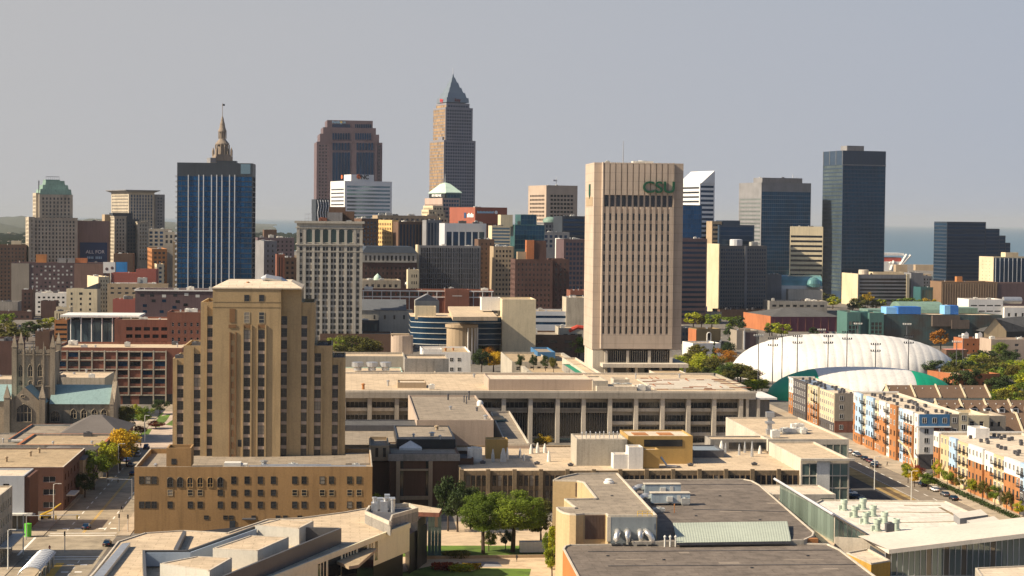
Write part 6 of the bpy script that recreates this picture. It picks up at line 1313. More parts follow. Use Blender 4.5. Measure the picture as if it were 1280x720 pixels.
for (u0, v0, L_, d_) in ((806, 618.5, 8.6, 2.4), (814, 630, 9.0, 2.4)):
    xx, yy = b.hitz(u0, v0, zq + .3); bm = NB(); bx(bm, xx, xx + L_, yy, yy + d_, zq + .5, zq + 2.7); b.part('air_handling_unit', bm, mat('pale_blue_cabinet', (.42, .50, .55), .5, .12))
    bm = NB(); bx(bm, xx - .1, xx + L_ + .1, yy - .1, yy + d_ + .1, zq + 2.71, zq + 2.85); b.part('unit_lid', bm, m['concl'])
    bm = NB(); [bx(bm, xx + t, xx + t + .25, yy + .1, yy + d_ - .1, zq, zq + .49) for t in (.3, L_ / 2, L_ - .6)]; b.part('unit_feet', bm, m['unitd'])
    bm = NB(); bx(bm, xx + 3.6, xx + 4.9, yy - .5, yy - .02, zq + .9, zq + 2.0); bx(bm, xx + 6, xx + 6.8, yy - .06, yy - .01, zq + .7, zq + 2.3); b.part('unit_hatch', bm, m['unitw'])
    bm = NB(); tube(bm, [(xx + .1, yy + 1.2, zq + 1.9), (xx - 1.4, yy + 1.2, zq + 1.9), (xx - 2.3, yy + 1.1, zq + 1.5), (xx - 2.8, yy + 1.0, zq)], .8, 12); b.part('silver_duct', bm, DU, True)
xx, yy = b.hitz(852, 632, zq); b.unit(xx, yy, 1.9, 1.6, 1.6, zq, m['unit']); xx, yy = b.hitz(817, 641, zq); b.unit(xx, yy, 2.6, 1.8, .9, zq, m['unit']); b.vent(*b.hitz(843, 641, zq), zq, .1, 1.6, m['rust'])
xx, yy = b.hitz(761, 604, 20); mm = NB(); lathe(mm, [(1.2, 20), (1.2, 20.4), (.9, 20.5), (.9, 20.9), (.4, 21.1), (.01, 21.1)], 16, xx, yy); b.part('roof_fan', mm, m['white'])
xx, yy = b.hitz(738, 632, 16.5); b.part('yellow_hatch', solid(xx - .7, xx + .9, yy, yy + .9, 16.5, 17.6), m['yellow'])
bm = NB(); xx, yy = b.hitz(797, 645, 20.3); [tube(bm, [(xx + t, yy, 20.3), (xx + t, yy, 21.3)], .05, 4) for t in (0, 1, 2, 3)]; [tube(bm, [(xx, yy, 20.3 + t), (xx + 3, yy, 20.3 + t)], .05, 4) for t in (.5, 1)]; b.part('yellow_railing', bm, m['yellow'])
for u, v in ((768, 645), (1010, 672)): pass
b.part('wood_corner', solid(b.hitz(1004, 672, 15)[0], b.hitz(1018, 672, 15)[0], b.hitz(1004, 675, 15)[1] - .3, b.hitz(1004, 675, 15)[1] + 1, 12, 15.3), m['rust'])
PM = mat('patched_membrane', (.26, .215, .17), .9, .1); rn = random.Random(21)
for (u, v, z_, w_, h_) in ((700 + 200, 640, 15.2, 5, 1.2), (960, 630, 15.2, 3, 2), (880, 612, 15.2, 7, .8), (770, 700, 14.4, 6, 1), (900, 705, 14.4, 4, 2), (980, 700, 14.4, 8, .7), (850, 692, 14.4, 2, 2), (1030, 712, 14.4, 3, 1.4), (745, 612, 20, 2, 1.5), (790, 632, 20, 3, 1)):
    xx, yy = b.hitz(u, v, z_); b.part('roof_patch', solid(xx, xx + w_, yy, yy + h_, z_ + .002, z_ + .02), PM)
for (u, v, z_) in ((900, 620, 15.2), (950, 650, 15.2), (870, 645, 15.2), (830, 700, 14.4), (940, 710, 14.4), (1010, 695, 14.4), (760, 695, 14.4), (765, 620, 20)):
    xx, yy = b.hitz(u, v, z_); mm = NB(); lathe(mm, [(.35, z_), (.35, z_ + .12), (.1, z_ + .2)], 8, xx, yy); b.part('roof_drain', mm, m['blk'])
for (u0, v0, u1, v1, z_) in ((866, 637, 985, 640, 15.2), (735, 690, 1040, 688, 14.4), (820, 606, 940, 606, 15.2), (760, 708, 1070, 706, 14.4)):
    p0, p1 = b.hitz(u0, v0, z_), b.hitz(u1, v1, z_); mm = NB(); tube(mm, [(*p0, z_ + .1), (*p1, z_ + .1)], .07, 4); b.part('roof_conduit', mm, m['unitd'])
# ---- atrium building right foreground
b = B('white_roofed_atrium', 'white roofed student hall with a glass front, a tilted roof slab and green vent cylinders', 'building', 1045, 672, 391, 5)
OWR = mat('off_white_roof', (.62, .56, .48), .7, .08); WR = mat('bright_white_membrane', (.76, .70, .60), .8, .09, kind='roof')
pp(b, 'main_block', [(1027, 626), (1182, 627.5), (1262, 664), (1262, 680), (1112, 683), (1092, 676), (1043, 673), (1000, 640)], 13, 0, m['concl'], WR, .35)
rbb(b, 966, 618, 1045, 606, 13.2, m['concl'], roof=RF['white'], par=.3); b.part('strip_window', solid(b.last[0] + 12, b.last[1] - .4, b.last[2] - .1, b.last[2] - .02, 9.6, 12.2), GL['green'])
pp(b, 'side_roof', [(950, 608), (968, 612), (1000, 640), (1045, 676), (1038, 690), (1018, 668)], 12, 0, m['concl'], RF['pale'])
# wedge monitor
(xa_, ya_), (xb_, yb_) = b.hitz(1043, 673, 13), b.hitz(987, 633, 13); xr, _ = b.hitz(1092, 673, 13)
hT = 5.0; x0 = xa_; y0, y1 = ya_, yb_ + 6
bm = NB(); v_ = [bm.verts.new(p) for p in ((x0, y0, 13.02), (xr, y0, 13.02), (x0, y0, 13 + hT), (x0, y1, 13.02), (xr, y1, 13.02), (x0, y1, 13 + hT))]
for f in ((0, 1, 2), (1, 4, 5, 2), (3, 5, 4), (0, 2, 5, 3)): bm.faces.new([v_[i] for i in f])
b.part('monitor_body', bm, m['concl'])
bm = NB(); tube(bm, [(x0 - .5, y0 - .5, 13 + hT + .15), (x0 - .5, y1 + 4, 13 + hT + .15)], .35, 4); quad(bm, (x0 - .9, y0 - .6, 13 + hT + .35), (xr + .2, y0 - .6, 13.2), (xr + .2, y1, 13.2), (x0 - .9, y1, 13 + hT + .35)); b.part('monitor_roof', bm, mat('cool_gray_metal_roof', (.46, .46, .49), .6, .06))
npn = 18
for i in range(npn):
    ya2, yb2 = y0 + .4 + (y1 - y0 - .6) * i / npn, y0 + .4 + (y1 - y0 - .6) * (i + 1) / npn - .12
    b.part('glass_panel', solid(x0 - .14, x0 - .03, ya2, yb2, 9.2, 13 + hT - .5), glass('pale_green_glass', (.26, .33, .28), .25, .06))
for i in range(8):
    t0, t1 = (i + .08) / 9, (i + .92) / 9; xa2, xb2 = x0 + (xr - x0) * t0, x0 + (xr - x0) * t1
    bm = NB(); quad(bm, (xa2, y0 - .06, 13.1), (xb2, y0 - .06, 13.1), (xb2, y0 - .06, 13 + hT * (1 - t1) - .45), (xa2, y0 - .06, max(13.15, 13 + hT * (1 - t0) - .45))); b.part('glass_panel', bm, GL['green'])
VG = mat('pale_green_vent_paint', (.46, .54, .44), .6, .12)
for cx_, cy_ in ((380, 205), (475, 200), (433, 240), (525, 235), (487, 272), (582, 270), (545, 308), (640, 305)):
    u, v = 960 + cx_ / 4, 580 + cy_ / 4 + 6.5; xx, yy = b.hitz(u, v, 13.0)
    mm = NB(); lathe(mm, [(1.0, 13.01), (1.0, 13.3), (.72, 13.31), (.72, 14.6), (.85, 14.65), (.85, 15.5), (.7, 15.55), (.7, 15.3)], 16, xx, yy); q_ = b.part('vent_cylinder', mm, VG)
    mm = NB(); bx(mm, xx - 1.3, xx - .7, yy - .4, yy + .3, 13.02, 14.2); obj('side_box', mm, VG, q_)
xx, yy = b.hitz(1108, 666, 13); b.unit(xx, yy, 1.8, 1.4, 2, 13, m['unitd'])
for i in range(3):
    u, v = 1192 + i * 16.5, 642 + i * 8.5; pp(b, 'raised_skylight', [(u, v), (u + 8, v + 6), (u + 43, v + 1.5), (u + 34, v - 5.5)], 14.7, 13.01, m['gray'], OWR)
SM = mat('dirty_roof_seam', (.33, .24, .14), .95, .3)
for (a0, c0), (a1, c1) in (((1066, 640), (1190, 641)), ((1105, 654), (1208, 652)), ((1112, 667), (1216, 664)), ((1130, 632), (1176, 632))):
    p0, p1 = b.hitz(a0, c0, 13.0), b.hitz(a1, c1, 13.0); mm = NB(); tube(mm, [(*p0, 13.0), (*p1, 13.0)], .13, 4); b.part('roof_seam', mm, SM)
p0, p1 = b.hitz(1172, 634, 13), b.hitz(1224, 662, 13); mm = NB(); quad(mm, (p0[0], p0[1], 13.012), (p0[0] + .9, p0[1], 13.012), (p1[0] + .9, p1[1], 13.012), (p1[0], p1[1], 13.012)); b.part('roof_gutter', mm, SM)
# tilted roof slab and glass front
yF = b.hitz(1111, 690, 13)[1]; xl, zl = b.hit(1111, 687, yF - 0); xr_, zr_ = b.hit(1330, 661, yF); xl0 = b.hit(1096, 680, yF)[0]
bm = NB(); T = .9
for (za, zb2, mi) in ((0, T, 0),):
    v_ = [bm.verts.new(p) for p in ((xl, yF, zl - T), (xr_, yF, zr_ - T), (xr_, yF + 17, zr_ - T), (xl, yF + 17, zl - T), (xl, yF, zl), (xr_, yF, zr_), (xr_, yF + 17, zr_), (xl - 2, yF + 17, zl))]
    for f in ((0, 1, 5, 4), (1, 2, 6, 5), (2, 3, 7, 6), (3, 0, 4, 7), (4, 5, 6, 7), (3, 2, 1, 0)): bm.faces.new([v_[i] for i in f])
b.part('tilted_roof_slab', bm, OWR)
AG = glass('atrium_front_glass', (.22, .27, .26), .4, .06, island=.15); n = 30
for i in range(n):
    for z0_, z1f in ((0.2, 4.0), (4.1, 7.6), (7.7, None)):
        t = (i + .5) / n; xx = xl + (xr_ - xl) * t; w_ = (xr_ - xl) / n * .93; ztop = zl + (zr_ - zl) * t - T - .1
        z1 = z1f or ztop; b.wins.append((Matrix.Translation((xx, yF + 2.4, (z0_ + z1) / 2)), w_, z1 - z0_, S(1, 1, 1, 1, AG, name='glass_panel')))
for i in range(n + 1): xx = xl + (xr_ - xl) * i / n; b.part('mullion', solid(xx - .06, xx + .06, yF + 2.2, yF + 2.5, 0, zl + (zr_ - zl) * i / n - T - .02), m['alum'])
for z_ in (4.05, 7.65): b.part('transom', solid(xl, xr_, yF + 2.25, yF + 2.45, z_ - .07, z_ + .07), m['alum'])
b.box(xl - .02, xr_, yF + 2.6, yF + 14, 0, 12.0, m['grayd'], par=0)
xx, zz2 = b.hit(1142, 716, yF); b.part('white_door_frame', solid(xx - .9, xx + .9, yF + 2.0, yF + 2.18, 0, 3.2), m['white'])
# ochre box and walkway
b = B('ochre_entrance_block', 'small ochre box with a pale roof beside the gray sports hall corner', 'building', 1088, 705, 360, 5)
pp(b, 'ochre_box', [(1058, 692), (1085, 687), (1113, 702), (1089, 706)], 11.5, 0, m['wood'], RF['white'], .3)
pp(b, 'walkway_roof', [(1030, 690), (1046, 677), (1075, 680), (1100, 693), (1122, 708), (1150, 730), (1120, 730)], 7.5, 0, m['concl'], RF['pale'])
xx, yy = b.hitz(1066, 683, 11); mm = NB(); loft(mm, [(xx, yy, 1.9, 1.6, 7.5), (xx, yy, 1.9, 1.6, 11), (xx, yy, .1, .1, 12)]); b.part('glass_pyramid_skylight', mm, VG)
b = B('corner_flat_roof', 'pale flat roof with red brown seams in the bottom right corner', 'building', 1222, 711, 340, 5)
pp(b, 'roof_block', [(1219, 711), (1290, 708), (1310, 740), (1240, 740)], 11, 0, m['conc'], RF['white'], .25)

# ---- pale folded roof hall, bottom left
b = B('folded_roof_hall', 'pale roofed hall with dark metal screen walls and cream windowed side in the foreground', 'building', 340, 720, 350, 5)
DS = mat('dark_zinc_screen', (.085, .085, .09), .5, .08); PT = RF['pale']
pp(b, 'main_block', [(75, 760), (117, 716), (147, 678), (181, 667), (229, 664), (284, 667), (334, 650), (377, 648), (430, 641), (470, 634), (512, 655), (338, 722), (280, 745), (280, 760)], 13, 7.0, m['siding'] and mat('warm_cream_panel', (.80, .72, .48), .8, .06), PT, .25)
pp(b, 'base_block', [(80, 760), (122, 719), (152, 682), (181, 671), (430, 645), (470, 638), (504, 648), (326, 714), (280, 735), (280, 760)], 12.9, 0, m['blk'])
pp(b, 'fold_ridge', [(217, 686), (229, 663), (233, 664), (222, 687)], 14.2, 13, DS); pp(b, 'fold_ridge', [(115, 722), (153, 679), (163, 678), (128, 722)], 13.9, 13, m['galv'])
def wall_line(px, zt_, zb_, th_, mt_, nm):
    for (a, c) in zip(px, px[1:]):
        p, q = Vector(b.hitz(*a, zt_)), Vector(b.hitz(*c, zt_)); d = (q - p).normalized(); n_ = Vector((-d.y, d.x)) * th_; mm = NB()
        prism(mm, ccw([tuple(p), tuple(q), tuple(q + n_), tuple(p + n_)]), zb_, zt_); b.part(nm, mm, mt_)
wall_line([(178, 688), (236, 688), (319, 658), (424, 660)], 16.2, 13, .5, DS, 'screen_wall'); wall_line([(424, 660), (262, 726)], 16.2, 9, .5, DS, 'screen_wall'); wall_line([(178, 688), (180, 726)], 16.2, 9, .5, DS, 'screen_wall')
wall_line([(181, 691), (238, 690.5), (321, 661)], 16.0, 13.4, .2, mat('pale_blue_lining', (.34, .42, .52), .6, .06), 'screen_lining')
WBX = mat('weathered_white_cladding', (.52, .50, .44), .7, .08)
for px in ([(319, 657), (349, 649.5), (392, 652), (374, 661)], [(266, 686), (313, 670), (361, 672), (322, 689)], [(200, 705), (246, 696), (290, 698), (262, 714)]):
    pp(b, 'plant_box', px, 16.6, 12.5, WBX, RF['pale'], .15)
# cream windowed flank
p, q = Vector(b.hitz(511.5, 655, 13)), Vector(b.hitz(338, 722, 13)); d = (q - p); Lf = d.length; d.normalize(); n_ = Vector((d.y, -d.x)); 
if n_.x < 0: n_ = -n_
def fl(t0, t1, z0_, z1, off, mt_, nm):
    a, c = p + d * t0, p + d * t1; mm = NB(); prism(mm, ccw([tuple(a + n_ * .02), tuple(c + n_ * .02), tuple(c + n_ * off), tuple(a + n_ * off)]), z0_, z1); return b.part(nm, mm, mt_)
fl(0, Lf, 12.2, 13.3, .35, MATS['warm_cream_panel'], 'fascia')
t = 1.2
for grp in ([.9, .9, .9], [.9, .9, .9, .9, .9], [5.5], [.8, .8], [4.6], [.9, .9, .9, .9, .9], [6], [.9, .9, .9]):
    for w_ in grp:
        if t + w_ < Lf: fl(t, t + w_, 8.0, 12.0, .06, GL['dark'], 'window')
        t += w_ + .5
    t += .5
p2, q2 = Vector(b.hitz(513, 690, 7)), None
pp(b, 'entrance_canopy', [(418, 700), (456, 684), (471, 685.5), (448, 706), (436, 708)], 11.2, 10.6, m['tan'], RF['tan']); pp(b, 'canopy_bay', [(422, 702), (456, 686), (467, 688), (446, 706)], 10.55, 2, GL['black'])
zt_ = 14.6
pp(b, 'plant_enclosure', [(456, 643), (461, 636), (512, 633), (523, 639), (491, 648), (488, 657)], 15, 12.8, m['concd'], m['unitd'], .8)
for (u, v, w_, h_) in ((468, 639, 1.4, 1.9), (480, 640, 1.6, 2.4), (490, 638, 1.4, 2.8), (475, 636, 1.4, 2.4), (484, 635, 1.2, 3.0)): xx, yy = b.hitz(u, v, 15); b.part('cooling_unit', solid(xx - w_ / 2, xx + w_ / 2, yy, yy + 2.2, 14.9, 14.9 + h_), m['galv'])
for u, v in ((468, 638), (482, 639), (491, 640)): xx, yy = b.hitz(u, v, 15); mm = NB(); lathe(mm, [(.45, 15), (.45, 17.6), (.6, 17.7), (.6, 18.0)], 10, xx, yy); b.part('exhaust_stack', mm, m['galv'])
pp(b, 'link_roof', [(497, 633), (505, 628), (552, 636), (549, 641), (522, 640)], 12.6, 11.6, m['brick'], RF['pale']); pp(b, 'link_wall', [(513, 640), (505, 631), (533, 635), (533, 641), (522, 650)], 11.5, 0, m['blk'])
for i in range(4):
    u0 = 535 + i * 4.2; xx, yy = b.hitz(u0, 642, 11.2)
    for z0_ in (1.5, 4.8, 8.1): b.part('glass_panel', solid(xx, xx + .74, yy - .9, yy - .8, z0_, z0_ + 3.4), glass('stair_glass', (.10, .20, .22), .3, .06, island=.15))
pp(b, 'dark_base', [(507, 657), (534, 648), (534, 655), (512, 668)], 9, 0, m['blk'])
pp(b, 'flank_wall', [(513, 657), (530, 648), (533, 655), (520, 664)], 8, 0, m['blk'])
# ------------------------------------------------------------------ campus street frame: x across (from the axis seen at u 433), y away
TH = R(5); XA = Vector((math.cos(TH), math.sin(TH), 0)); YA = Vector((-math.sin(TH), math.cos(TH), 0))
def CW(x, y, z=0): p = XA * x + YA * y; return (p.x, p.y, z)
def CX(u, v, z=0): p = G(u, v, z); return p.dot(XA), p.dot(YA)
def strip(name, x0, x1, y0, y1, z, m_, kind='structure'):
    bm = NB(); poly(bm, [CW(x0, y0, z), CW(x1, y0, z), CW(x1, y1, z), CW(x0, y1, z)]); return tag(obj(name, bm, m_), None, None, None, kind)
def kerb(name, x0, x1, y0, y1, m_=CONC, h=.13):
    bm = NB(); prism(bm, [CW(x0, y0), CW(x1, y0), CW(x1, y1), CW(x0, y1)], -.05, h); return tag(obj(name, bm, m_), None, None, None, 'structure')
WARM = mat('worn_pale_asphalt', (.37, .305, .215), .95, .16, kind='ground')
strip('road', -75, -57, 200, 1500, .012, WARM); strip('road', -400, -75.02, 449, 476, .012, WARM); strip('road', -56.98, 158, 449, 474, .012, ASPH)
kerb('pavement', -80, -75.1, 476.5, 1500); kerb('pavement', -80, -75.1, 200, 448.5); kerb('pavement', -56.9, -53.7, 477, 700); kerb('pavement', -200, -80.1, 476.5, 480)
kerb('traffic_island', -72, -68.5, 360, 446)
marks = NB()
def mk(x0, x1, y0, y1, bm=None, z=.018): poly(bm or marks, [CW(x0, y0, z), CW(x1, y0, z), CW(x1, y1, z), CW(x0, y1, z)])
for yy in (444.5, 447.6, 477.5, 481): mk(-74, -57.5, yy, yy + .7)
for xx in (-84, -80.5, -77): mk(xx, xx + .6, 450, 475)
for k_ in range(40): mk(-61.3, -61.0, 486 + k_ * 9, 490 + k_ * 9); mk(-70.6, -70.3, 486 + k_ * 9, 490 + k_ * 9)
for k_ in range(12): mk(-61.5, -61.3, 440 - k_ * 8, 443 - k_ * 8)
tag(obj('road_markings', marks, MARK), None, None, None, 'structure')
my = NB()
for dx in (0, .4): mk(-66.2 + dx, -66.0 + dx, 482, 700, my); 
mk(-66.2, -64.4, 340, 440, my, .017)
tag(obj('yellow_road_markings', my, MARKY), None, None, None, 'structure')
bars = NB()
for k_ in range(6):
    for xx in (-69.5, -63.5, -60.5, -72.6): mk(xx, xx + 1.6, 392 + k_ * 9, 393.2 + k_ * 9, bars)
for xx in (-72, -69, -63, -60): mk(xx, xx + 1.6, 488, 489.2, bars)
tag(obj('road_markings', bars, MARK), None, None, None, 'structure')
# right street
strip('road', 165.5, 177, 440, 1150, .012, mat('brown_gray_asphalt', (.25, .205, .155), .95, .12, kind='ground'))
kerb('pavement', 177.05, 186.5, 440, 1150); strip('verge', 160, 165.4, 440, 800, .02, mat('dry_verge', (.40, .27, .10), .95, .2, kind='ground')); strip('car_park', 100, 159.9, 470, 640, .01, ASPHD)  # dark asphalt colour of the lot paints the shadow beside the verge
strip('verge', 161.5, 163.6, 500, 560, .03, mat('brown_soil', (.14, .09, .04), .95, .2, kind='ground'))
mr_ = NB()
for k_ in range(50): mk(171.1, 171.4, 470 + k_ * 9, 474 + k_ * 9, mr_)
mk(165.8, 165.95, 450, 900, mr_); tag(obj('road_markings', mr_, MARK), None, None, None, 'structure')
# behind the long block: plaza grounds, road beside the white dome
strip('road', 92, 104, 690, 1700, .013, WARM); kerb('pavement', 86, 91.9, 690, 1250); strip('car_park', 104.2, 260, 1290, 1560, .01, mat('sunlit_car_park', (.36, .30, .23), .95, .14, kind='ground')); strip('pavement', -50, 300, 600, 668, .006, CONC)  # car park in an even pale tan tone
strip('car_park', -330, -190, 1180, 1420, .011, ASPH)
# lawn court between the halls
def gpoly(name, px, z, m_, kind='structure'):
    bm = NB(); poly(bm, [tuple(G(u, v, z)) for u, v in px][::-1]); o = obj(name, bm, m_); 
    for p_ in o.data.polygons:
        if p_.normal.z < 0: o.data.flip_normals(); break
    return tag(o, None, None, None, kind)
gpoly('plaza', [(500, 652), (720, 652), (720, 790), (420, 790)], .02, PLAZA)
gpoly('lawn', [(505, 682), (693, 682), (693, 696), (490, 696)], .035, GRASS, 'stuff')
gpoly('lawn', [(470, 745), (500, 716), (545, 706), (560, 711), (590, 714), (600, 710), (664, 711), (655, 745)], .035, GRASS, 'stuff')
gpoly('path', [(575, 702), (622, 702), (628, 708), (585, 709)], .03, mat('blue_gray_paving', (.22, .22, .24), .9, .1, kind='ground'))
bm = NB(); p0, p1 = G(520, 699), G(695, 697); d = (p1 - p0).normalized(); n_ = Vector((-d.y, d.x, 0)) * .4; prism(bm, ccw([tuple(p0)[:2], tuple(p1)[:2], tuple(p1 + n_)[:2], tuple(p0 + n_)[:2]]), 0, .7); tag(obj('low_wall', bm, m['tan']), 'low tan stone wall along the lawn edge below the two big trees', 'wall')
# garden left of the buff tower
gpoly('garden_ground', [(140, 514), (230, 514), (228, 560), (168, 562)], .02, mat('pinkish_paving', (.50, .39, .30), .95, .1, kind='ground'))
gpoly('lawn', [(150, 516), (205, 516), (200, 522), (150, 524)], .035, GRASS, 'stuff'); gpoly('lawn', [(188, 533), (199, 521), (214, 517), (208, 526), (199, 534)], .035, GRASS, 'stuff'); gpoly('lawn', [(160, 538), (190, 536), (186, 543), (158, 545)], .035, GRASS, 'stuff'); gpoly('lawn', [(207, 531), (222, 520), (222, 533)], .035, GRASS, 'stuff')

# ---- apartments along the right street
def apartment(name, label, x0, x1, y0, y1, h, segs, front, extras=0):
    b = B(name, label, 'apartment building', 640, 280, 600, 5)
    b.root.location = CW(x0, y0); b.root.rotation_euler = (0, 0, TH)
    b.o = Vector(CW(x0, y0)); b.s = F / y0; b.zv = -1
    W_, D_ = x1 - x0, y1 - y0
    b.box(0, W_, 0, D_, 0, h, m['concl'], roof=RF['white'], par=.7)
    WF = m['white']
    t = 0; tot = sum(s_[0] for s_ in segs)
    for (frac, lo, hi, split, kind, out) in segs:
        ya, yb = D_ * t, D_ * (t + frac / tot); t += frac / tot
        # facade slice facing the street (left side), from y=ya to yb
        x_ = -out; zs = h * split
        for (za, zb2, mt_) in ((0, zs, lo), (zs, h + (.5 if out > .8 else .1), hi)):
            if zb2 - za > .2: b.part('facade_bay', solid(x_, -.02, ya + .06, yb - .06, za + .01, zb2), mt_)
        nf = round(h / 3.3); fh = h / nf; nc = max(1, round((yb - ya) / 3.4))
        for f in range(nf):
            for c in range(nc):
                yc = ya + (yb - ya) * (c + .5) / nc; zc = fh * (f + .55)
                if f == 0 and kind != 'w': pass
                Mx = Matrix.Translation((x_ - .05, yc, zc)) @ Matrix.Rotation(-math.pi / 2, 4, 'Z')
                b.wins.append((Mx, 1.25 if kind != 'b' else 1.8, 1.75, S(1, 1, 1, 1, GL['blind'], fr=WF, n=(2, 1), t=.12)))
                if kind == 'b' and f > 0:
                    bm = NB(); bx(bm, x_ - 1.3, x_ - .06, yc - 1.2, yc + 1.2, zc - 1.15, zc - 1.0)
                    for q in range(7): yy_ = yc - 1.15 + q * 2.3 / 6; bx(bm, x_ - 1.28, x_ - 1.22, yy_ - .03, yy_ + .03, zc - 1.0, zc)
                    bx(bm, x_ - 1.3, x_ - 1.22, yc - 1.2, yc + 1.2, zc, zc + .08); b.part('balcony', bm, m['blk'])
    # front (short) end
    for (u0, u1, z0_, z1, mt_, nwin) in front:
        b.part('facade_bay', solid(W_ * u0 + .05, W_ * u1 - .05, -.35, -.02, h * z0_ + .01, h * z1 + .15), mt_)
        nf = max(1, round(h * (z1 - z0_) / 3.3)); fh = h * (z1 - z0_) / nf
        for f in range(nf):
            for c in range(nwin): b.wins.append((Matrix.Translation((W_ * (u0 + (u1 - u0) * (c + .5) / nwin), -.38, h * z0_ + fh * (f + .5))), 1.5, 1.8, S(1, 1, 1, 1, GL['dark'], fr=WF, n=(2, 1), t=.1)))
    b.part('cornice', solid(-.6, W_ + .2, D_ + .02, D_ + .5, h - .3, h + .4), m['white'])
    rn = random.Random(int(x0 + y0))
    for r in range(int(D_ / 2.0)):
        if rn.random() < .95:
            xx, yy = W_ * rn.choice([.28, .36, .62, .7]) + rn.uniform(-.8, .8), 2 + (D_ - 4) * r / (D_ / 2.0); bm = NB(); bx(bm, xx - .48, xx + .48, yy - .48, yy + .48, h - .6, h + .4); lathe(bm, [(.36, h + .401), (.36, h + .46)], 8, xx, yy); b.part('condenser_unit', bm, m['unitd'])
    return b
Wm, Bm, OB, BRk, CR, GY, TN, DG_, LBm = m['white'], m['blue'], m['rust'], m['brick'], m['cream'], m['grey2'], m['siding'], mat('charcoal_siding', (.075, .07, .075), .8, .1), m['blued']
b = apartment('blue_roofed_apartments', 'farthest apartment block on the street, charcoal and cream sides under a bluish roof', 186.5, 197, 708, 782, 15, [(.30, DG_, CR, .25, 'w', .2), (.10, OB, CR, .6, 'b', .9), (.16, OB, TN, .5, 'w', .3), (.30, DG_, DG_, .5, 'w', 1.0), (.14, OB, Wm, .6, 'w', .3)][::1], [(0, 1, .3, 1, GY, 2), (0, 1, 0, .28, BRk, 2)])
b.part('blue_roof_sheet', solid(1, 9.5, 22, 70, 14.32, 14.45), mat('bluish_membrane', (.25, .31, .40), .8, .1, kind='roof'))
b = apartment('colourful_long_apartments', 'long middle apartment block of brick, white and light blue bays with a deep blue corner', 186.5, 203, 601, 680, 18, [(.05, CR, Wm, .2, 'w', .3), (.13, OB, Wm, .78, 'b', .9), (.08, Bm, Bm, .5, 'w', .2), (.02, OB, Bm, .6, 'w', .2), (.10, OB, OB, .7, 'w', 1.0), (.07, Wm, Wm, .4, 'b', .3), (.10, OB, Wm, .72, 'w', .9), (.09, OB, CR, .7, 'b', .3), (.12, OB, Bm, .25, 'w', .9), (.08, OB, CR, .3, 'b', .2), (.10, OB, Bm, .22, 'w', .9), (.06, OB, Wm, .8, 'w', .3)][::1],
    [(0, .30, .28, .78, Wm, 1), (.30, .62, .28, .78, BRk, 1), (0, .62, .79, 1, LBm, 3), (0, .62, 0, .27, DG_, 1), (.62, .8, 0, 1, GY, 1), (.8, 1, 0, 1.03, CR, 1)])
b.box(16.6, 25, 4, 22, 0, 17.4, CR, fr=W(3, 3.3, .45, .5, m=(1, 1), mt=1.2, fr=Wm), roof=RF['white']); b.box(25.05, 32, 8, 24, 0, 16.8, GY, fr=W(3, 3.3, .4, .5, m=(1, 1), mt=1.2, fr=Wm), roof=RF['white'])
b.part('corner_slab', solid(-1.2, 10.6, -.9, -.36, 18 * .77, 18 * .79), Wm)
b = apartment('near_tan_apartments', 'nearest apartment block with tan, white and rust bays and a crowded white roof', 187, 215, 455, 584, 14, [(.10, OB, Wm, .2, 'w', .3), (.10, CR, TN, .3, 'w', .3), (.07, OB, Bm, .3, 'b', .9), (.08, TN, TN, .5, 'w', .3), (.05, DG_, Bm, .5, 'b', .9), (.10, OB, Wm, .72, 'w', .9), (.08, TN, TN, .5, 'b', .3), (.06, OB, Wm, .6, 'w', .3), (.10, OB, Wm, .7, 'w', .9), (.09, TN, TN, .5, 'b', .3), (.05, OB, Bm, .4, 'w', .9), (.08, TN, TN, .5, 'w', .3), (.04, OB, Wm, .7, 'w', .9)][::1], [(0, 1, 0, 1, TN, 4)])
b.box(9, 13.5, 118, 126, 13.3, 16.6, Wm, roof=RF['white']); b.box(24, 40, 100, 128, 0, 12.6, GY, roof=RF['white'], par=.4)
b = bl('rear_taupe_apartments', 'lower taupe and cream apartment wing behind the deep blue corner', None, 1196, 1240, 527, 628, 5, GY, fr=W(4, 3.3, .35, .5, fr=Wm), d=14, cl=0, roof=RF['white']) if False else None
